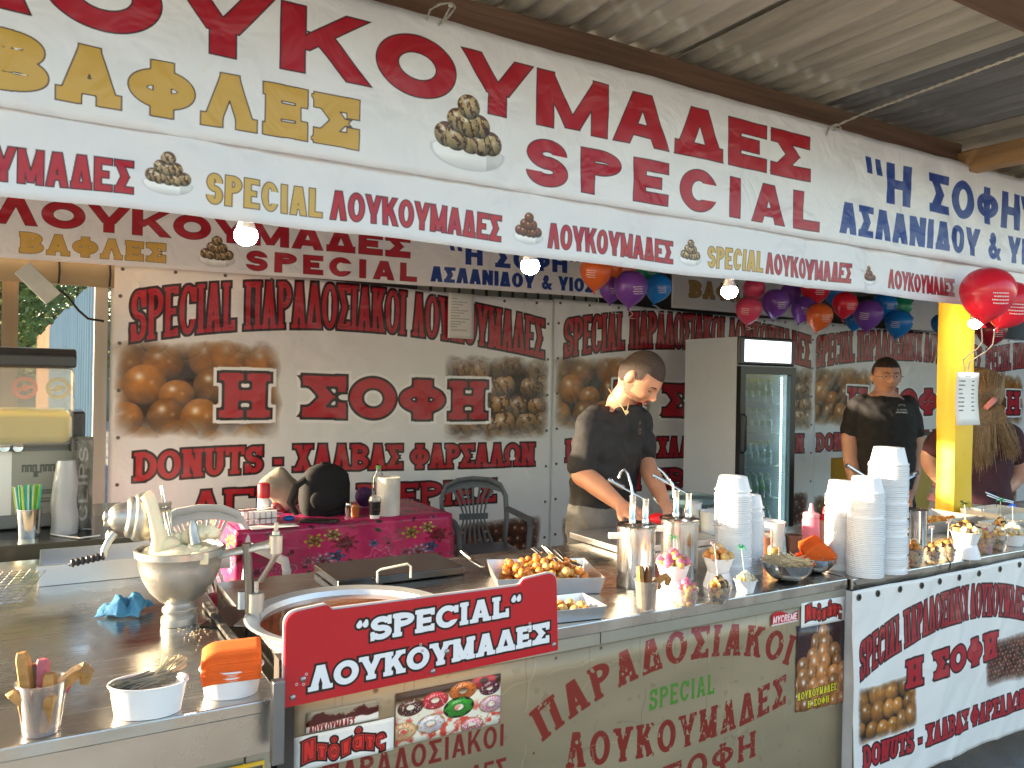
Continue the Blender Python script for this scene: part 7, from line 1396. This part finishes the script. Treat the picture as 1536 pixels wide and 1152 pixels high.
for sd in (-1, 1): b = MB(); fpt = Vector((hipc.x+S1.x*sd*.10, hipc.y+S1.y*sd*.10, .045)); limb(b, [fpt-F1*.06, fpt+F1*.05, fpt+F1*.17-up*.005], [.05, .048, .038]); b.v = [(x, y, max(.002, z)) for x, y, z in b.v]; b.build('shoe', black, m1)
hairm1 = pm('cropped_hair', (.035, .022, .016), .75, nscale=120, namt=.4, bump=.002, bscale=400)
b = MB(); headmesh(b, hc1, fd, ud, 1.0, 1.0, .035, region=lambda X, Y, Z: (Z > .052+.25*max(0, Y)*0 and Y > .03 and Z > .058) or (Y <= .03 and Z > .012-.0*Y) or (Y < -.02 and Z > -.045+.2*(Y+.02)) or (abs(X) > .055 and -.01 < Y < .04 and Z > .02)); b.build('hair', hairm1, m1)
stub = pm('stubble', (.20, .105, .07), .75, nscale=160, namt=.35); b = MB(); headmesh(b, hc1, fd, ud, 1.0, 1.0, .006, region=lambda X, Y, Z: Z < -.050 and Y > .0 and not (abs(X) < .026 and -.078 < Z < -.052) and Z > -.115 or (abs(X) > .055 and -.02 < Y < .03 and -.06 < Z < -.015)); b.build('beard_stubble', stub, m1)
face(m1, hc1, rv, fd, ud, 1.0, down=True)
gold = pm('gold_chain', (.75, .58, .30), .3, .9); b = MB(); ch = [W1(908, 600, -.08), W1(914, 584+18, -.12), W1(922, 612, -.16), W1(932, 622, -.175), W1(940, 630, -.17), W1(944, 612, -.12), W1(943, 605, -.08)]; ch = [W1(913, 583, -.075), W1(918, 592, -.10), W1(926, 602, -.125), W1(934, 612, -.135), W1(939, 622, -.14), W1(942, 610, -.11), W1(944, 601, -.08)]
b.tube(ch, .0022, 6); b.build('necklace', gold, m1); b = MB(); b.lathe([(0, -.002), (.008, -.002), (.008, .002), (0, .002)], 14, W1(940, 618, -.17), ax=tuple(-fw)); b.build('pendant', gold, m1)
lg = Print(0, .09, 0, .08, 600, (6, 6, 6)); txt(lg, 'Η ΣΟΦΗ', .012, .078, .022, .012, .2, .16, 0, (150, 120, 60)); txt(lg, 'ΛΟΥΚΟΥΜΑΔΕΣ', .008, .082, .008, .008, .22, .16, 0, (150, 120, 60)); txt(lg, 'SPECIAL', .018, .072, 0, .010, .2, .16, 0, (150, 130, 90), base=lambda X: .045+.012*(1-((X-.045)/.03)**2)); lg.a[:] = np.clip(lg.c.max(-1)*3-.2, 0, 1)
def chestlogo(parent, img, cpt, nrm, w=.085, h=.075):
    n_ = nrm.normalized(); r_ = up.cross(n_).normalized(); b = MB(); b.grid(lambda u, v: cpt+r_*(u-.5)*w+up*(v-.5)*h-n_*(.10*(u-.5)**2*w*8*.1), 6, 4); o = b.build('shirt_print', img, parent)
    L = o.data.uv_layers.new(name='UVMap'); vi = np.empty(len(o.data.loops), dtype=np.int32); o.data.loops.foreach_get('vertex_index', vi); L.data.foreach_set('uv', np.array([(i/6, j/4) for j in range(5) for i in range(7)], np.float32)[vi].ravel())
chestlogo(m1, imgmat('logo_gold', lg.image('logo_img'), .7, 0, alphaimg=True), W1(951, 640, -.10)+F1*.028, (F1*.95-S1*.3))
settle(m1, (hipc.x, hipc.y, 0))
# red squeezed thing and papers he is working with
blob('red_cloth', (P(985, 768, d=2.95).x, P(985, 768, d=2.95).y, .985), (.035, .03, .02), pm('red_gloss', (.65, .01, .02), .3), 'small red topping tub under the bowed man’s hands'.replace('’', "'"), 'tub', .3, 3)
bx = P(975, 790, d=3.0); boxthing('prep_board', bx.x-.22, bx.x+.25, bx.y-.13, bx.y+.22, .901, .925, pm('prep_steel', (.5, .5, .5), .3, .8), 'low steel prep box under the bowed man\'s hands', 'box')
# ---- man 2: glasses, facing the camera, in the shade
d2 = 5.0; m2 = root('person', 'man with glasses and a black t-shirt standing before the back banner', 'person')
def W2(x, y, dd=0): return P(x, y, d=d2+dd)
F2 = (-fw+rt*-.10).normalized(); S2 = F2.cross(up).normalized()*-1
S2 = rt.copy()
hp2 = W2(1326, 735); b = MB(); hc2 = W2(1329, 565, -.02)
loft(b, [(hp2-up*.12, S2, F2, .17, .13), (hp2, S2, F2, .18, .14), (W2(1326, 690), S2, F2, .17, .13), (W2(1324, 640), S2, F2, .19, .125), (W2(1324, 605), S2, F2, .175, .10), (W2(1325, 594), S2, F2, .11, .075), (W2(1326, 586), S2, F2, .062, .06), (W2(1327, 578), S2, F2, .058, .058)], 28)
headmesh(b, hc2, F2-up*.06, up, 1.0, 1.08)
f2 = (F2-up*.06).normalized(); u2_ = (up-f2*up.dot(f2)).normalized(); r2_ = f2.cross(u2_)
for sd in (-1, 1): ear(b, hc2, r2_, f2, u2_, 1.05, sd)
aL = [W2(1288, 611), W2(1276, 650, 0), W2(1277, 690, -.02), W2(1283, 722, -.06), W2(1287, 748, -.12)]; aR = [W2(1361, 611), W2(1370, 650), W2(1371, 690), W2(1368, 722, -.06), W2(1362, 748, -.12)]
limb(b, aL, [.066, .056, .048, .042, .03]); limb(b, aR, [.066, .056, .048, .042, .03]); hand(b, aL[-1], -up+F2*.3, rt, .4, 1, 1); hand(b, aR[-1], -up+F2*.3, -rt, .4, 1, -1)
for sd in (-1, 1): q_ = Vector((hp2.x+S2.x*sd*.10, hp2.y+S2.y*sd*.10, 0)); limb(b, [hp2+S2*sd*.09-up*.08, q_+up*.47, q_+up*.09], [.095, .06, .045]); limb(b, [q_+up*.05, q_+up*.045+F2*.14], [.045, .034])
fuse(b, 'body', skin2, m2, .0065, 2)
b = MB(); loft(b, [(hp2+up*.02, S2, F2, .195, .155), (W2(1326, 700), S2, F2, .19, .15), (W2(1325, 660), S2, F2, .20, .145), (W2(1324, 630), S2, F2, .21, .135), (W2(1324, 606), S2, F2, .19, .11), (W2(1325, 594), S2, F2, .095, .085)], 30); limb(b, [W2(1298, 603), aL[0], aL[1].lerp(aL[0], .1)], [.05, .068, .070]); limb(b, [W2(1352, 603), aR[0], aR[1].lerp(aR[0], .1)], [.05, .068, .070]); fuse(b, 'tshirt', tee, m2, .009, 4, .016)
b = MB(); loft(b, [(hp2-up*.15, S2, F2, .185, .15), (hp2+up*.04, S2, F2, .188, .148)], 28)
for sd in (-1, 1): q_ = Vector((hp2.x+S2.x*sd*.10, hp2.y+S2.y*sd*.10, 0)); limb(b, [hp2+S2*sd*.085-up*.08, q_+up*.47, q_+up*.10], [.11, .085, .075])
fuse(b, 'trousers', pm('navy_trousers', (.02, .026, .035), .85), m2, .01, 3, .006)
for sd in (-1, 1): b = MB(); q_ = Vector((hp2.x+S2.x*sd*.10, hp2.y+S2.y*sd*.10, .045)); limb(b, [q_-F2*.06, q_+F2*.16], [.05, .04]); b.v = [(x, y, max(.002, z)) for x, y, z in b.v]; b.build('shoe', black, m2)
b = MB(); headmesh(b, hc2, f2, u2_, 1.0, 1.08, .07, region=lambda X, Y, Z: (Z > .062) or (Y < .02 and Z > .01) or (Y < -.03 and Z > -.05)); b.build('hair', hairm, m2)
face(m2, hc2, r2_, f2, u2_, 1.04)
gl = MB()
for sd in (-1, 1): e = hc2+r2_*sd*.033+f2*.098+u2_*.004; gl.ring([(.019, -.001), (.0205, -.001), (.0205, .001), (.019, .001)], 18, e, sx=1.15, sy=.85, ax=f2); gl.tube([e+r2_*sd*.022, e+r2_*sd*.046-f2*.02, hc2+r2_*sd*.086+u2_*.006], .0012, 6)
gl.tube([hc2+r2_*-.012+f2*.10+u2_*.006, hc2+r2_*.012+f2*.10+u2_*.006], .0012, 6); gl.build('glasses', black, m2)
lg2 = Print(0, .09, 0, .08, 600, (6, 6, 6)); txt(lg2, 'Η ΣΟΦΗ', .012, .078, .022, .012, .2, .16, 0, (200, 200, 205)); txt(lg2, 'ΛΟΥΚΟΥΜΑΔΕΣ', .004, .086, .006, .010, .3, .16, 0, (220, 220, 225)); txt(lg2, 'SPECIAL', .018, .072, 0, .010, .2, .16, 0, (180, 180, 185), base=lambda X: .045+.012*(1-((X-.045)/.03)**2)); lg2.a[:] = np.clip(lg2.c.max(-1)*3-.2, 0, 1)
chestlogo(m2, imgmat('logo_white', lg2.image('logo_img2'), .7, 0, alphaimg=True), W2(1353, 612, -.155), F2+rt*.2)
settle(m2, (hp2.x, hp2.y, 0))
# ---- woman: seen from behind, long hair, hands on hips
d3 = 4.25; m3 = root('person', 'woman with long ponytail seen from behind, one hand on her hip', 'person')
def W3(x, y, dd=0): return P(x, y, d=d3+dd)
B3 = fw.copy(); S3 = rt.copy(); hp3 = W3(1455, 745); b = MB(); hc3 = W3(1472, 588, .04); maroon = pm('maroon_tshirt', (.045, .012, .018), .85, nscale=20, namt=.2)
loft(b, [(hp3-up*.15, S3, B3, .19, .14), (hp3, S3, B3, .20, .15), (W3(1460, 715), S3, B3, .165, .12), (W3(1465, 675), S3, B3, .18, .12), (W3(1468, 645), S3, B3, .18, .10), (W3(1470, 630), S3, B3, .10, .07), (W3(1472, 612), S3, B3, .055, .055)], 28); headmesh(b, hc3, fw+rt*.2-up*.25, up, .97)
aL = [W3(1424, 652), W3(1404, 672, .02), W3(1394, 690, .03), W3(1404, 710, -.0), W3(1424, 728, -.05)]; aR = [W3(1512, 655), W3(1524, 680), W3(1530, 705), W3(1518, 724, -.0), W3(1500, 738, -.06)]
limb(b, aL, [.058, .052, .047, .040, .028]); limb(b, aR, [.060, .054, .048, .041, .028]); hand(b, aL[-1], rt*.8-up*.5, fw, .3, .92, 1); hand(b, aR[-1], -rt*.9-up*.2, fw, .3, .92, -1)
for sd in (-1, 1): q_ = Vector((hp3.x+S3.x*sd*.10, hp3.y+S3.y*sd*.10, 0)); limb(b, [hp3+S3*sd*.10-up*.10, q_+up*.47, q_+up*.09], [.11, .065, .045]); limb(b, [q_+up*.05, q_+up*.045+B3*.13], [.045, .034])
fuse(b, 'body', skin2, m3, .0065, 2)
b = MB(); loft(b, [(hp3-up*.03, S3, B3, .215, .165), (W3(1458, 722), S3, B3, .185, .138), (W3(1463, 690), S3, B3, .19, .135), (W3(1466, 660), S3, B3, .205, .125), (W3(1469, 641), S3, B3, .17, .10), (W3(1470, 628), S3, B3, .085, .075)], 30); limb(b, [W3(1436, 642), aL[0], aL[1]], [.06, .072, .070]); limb(b, [W3(1502, 644), aR[0], aR[1]], [.06, .075, .072]); fuse(b, 'tshirt', maroon, m3, .009, 4, .010)
b = MB(); loft(b, [(hp3-up*.17, S3, B3, .20, .155), (hp3+up*.05, S3, B3, .198, .148)], 28)
for sd in (-1, 1): q_ = Vector((hp3.x+S3.x*sd*.10, hp3.y+S3.y*sd*.10, 0)); limb(b, [hp3+S3*sd*.10-up*.10, q_+up*.47, q_+up*.10], [.12, .075, .055])
fuse(b, 'leggings', blackc, m3, .01, 3)
for sd in (-1, 1): b = MB(); q_ = Vector((hp3.x+S3.x*sd*.10, hp3.y+S3.y*sd*.10, .045)); limb(b, [q_-B3*.06, q_+B3*.15], [.048, .038]); b.v = [(x, y, max(.002, z)) for x, y, z in b.v]; b.build('shoe', black, m3)
hb = pm('long_brown_hair', (.24, .15, .075), .55, nscale=50, namt=.6, stretch=(6, 6, .4), bump=.003, bscale=90)
b = MB(); b.ball(hc3-fw*.012+up*.006, (.092, .108, .128), 28, 20)
limb(b, [W3(1478, 600, -.07), W3(1468, 635, -.16), W3(1462, 670, -.165), W3(1464, 688, -.15)], [.040, .050, .042, .016], sq=.5)
limb(b, [W3(1486, 606, -.11), W3(1504, 636, -.14), W3(1515, 658, -.14), W3(1518, 672, -.12)], [.030, .030, .022, .008], sq=.5)
fuse(b, 'hair', hb, m3, .006, 1, .008)
b = MB(); rg = random.Random(12)
for k in range(800):
    main = k % 3 != 0; a = rg.gauss(0, 1); c_ = rg.gauss(0, 1)
    if main: pp = [W3(1478+a*5, 596+c_*4, -.12), W3(1470+a*9, 628+c_*6, -.185-.008*c_), W3(1466+a*12, 660+c_*8, -.19-.01*c_), W3(1467+a*11+rg.gauss(0, 3), 690+rg.gauss(0, 9), -.175-.01*c_)]
    else: pp = [W3(1486+a*4, 604+c_*3, -.14), W3(1500+a*5, 630+c_*4, -.17-.005*c_), W3(1512+a*6, 655+c_*6, -.165-.005*c_), W3(1519+a*7, 678+rg.gauss(0, 8), -.15)]
    out_ = []
    for i in range(3):
        for q_ in range(3): out_.append(pp[i].lerp(pp[i+1], q_/3))
    out_.append(pp[3]); b.tube(out_, [.0019]*8+[.0013, .0005], 4, cap=False)
for k in range(260):
    a = rg.uniform(-1.3, 1.3); z0_ = rg.uniform(.02, .11); s0 = hc3+rt*(.092*math.sin(a))*.98+up*z0_-fw*(.05+.06*math.cos(a)*.8); e_ = W3(1483, 605, -.13); mid = s0.lerp(e_, .5)-fw*.018+rt*.01*math.sin(a); b.tube([s0, s0.lerp(mid, .6), mid, e_], .0022, 4, cap=False)
o = b.build('hair_strands', hb, m3); o['kind'] = 'stuff'
b = MB(); b.ring([(.022, -.014), (.042, -.012), (.046, 0), (.042, .012), (.022, .014)], 22, W3(1484, 606, -.15), ax=(rt*.6-up*.6-fw*.3)); b.build('hair_band', pm('pink_band', (.55, .20, .19), .8), m3)
settle(m3, (hp3.x, hp3.y, 0))
# ---------------------------------------------------------------- tidy: drop unused prototypes
for o in list(balls)+list(tops.values()):
    if o.name not in used_first:
        for c in list(o.children): bpy.data.objects.remove(c)
        bpy.data.objects.remove(o)
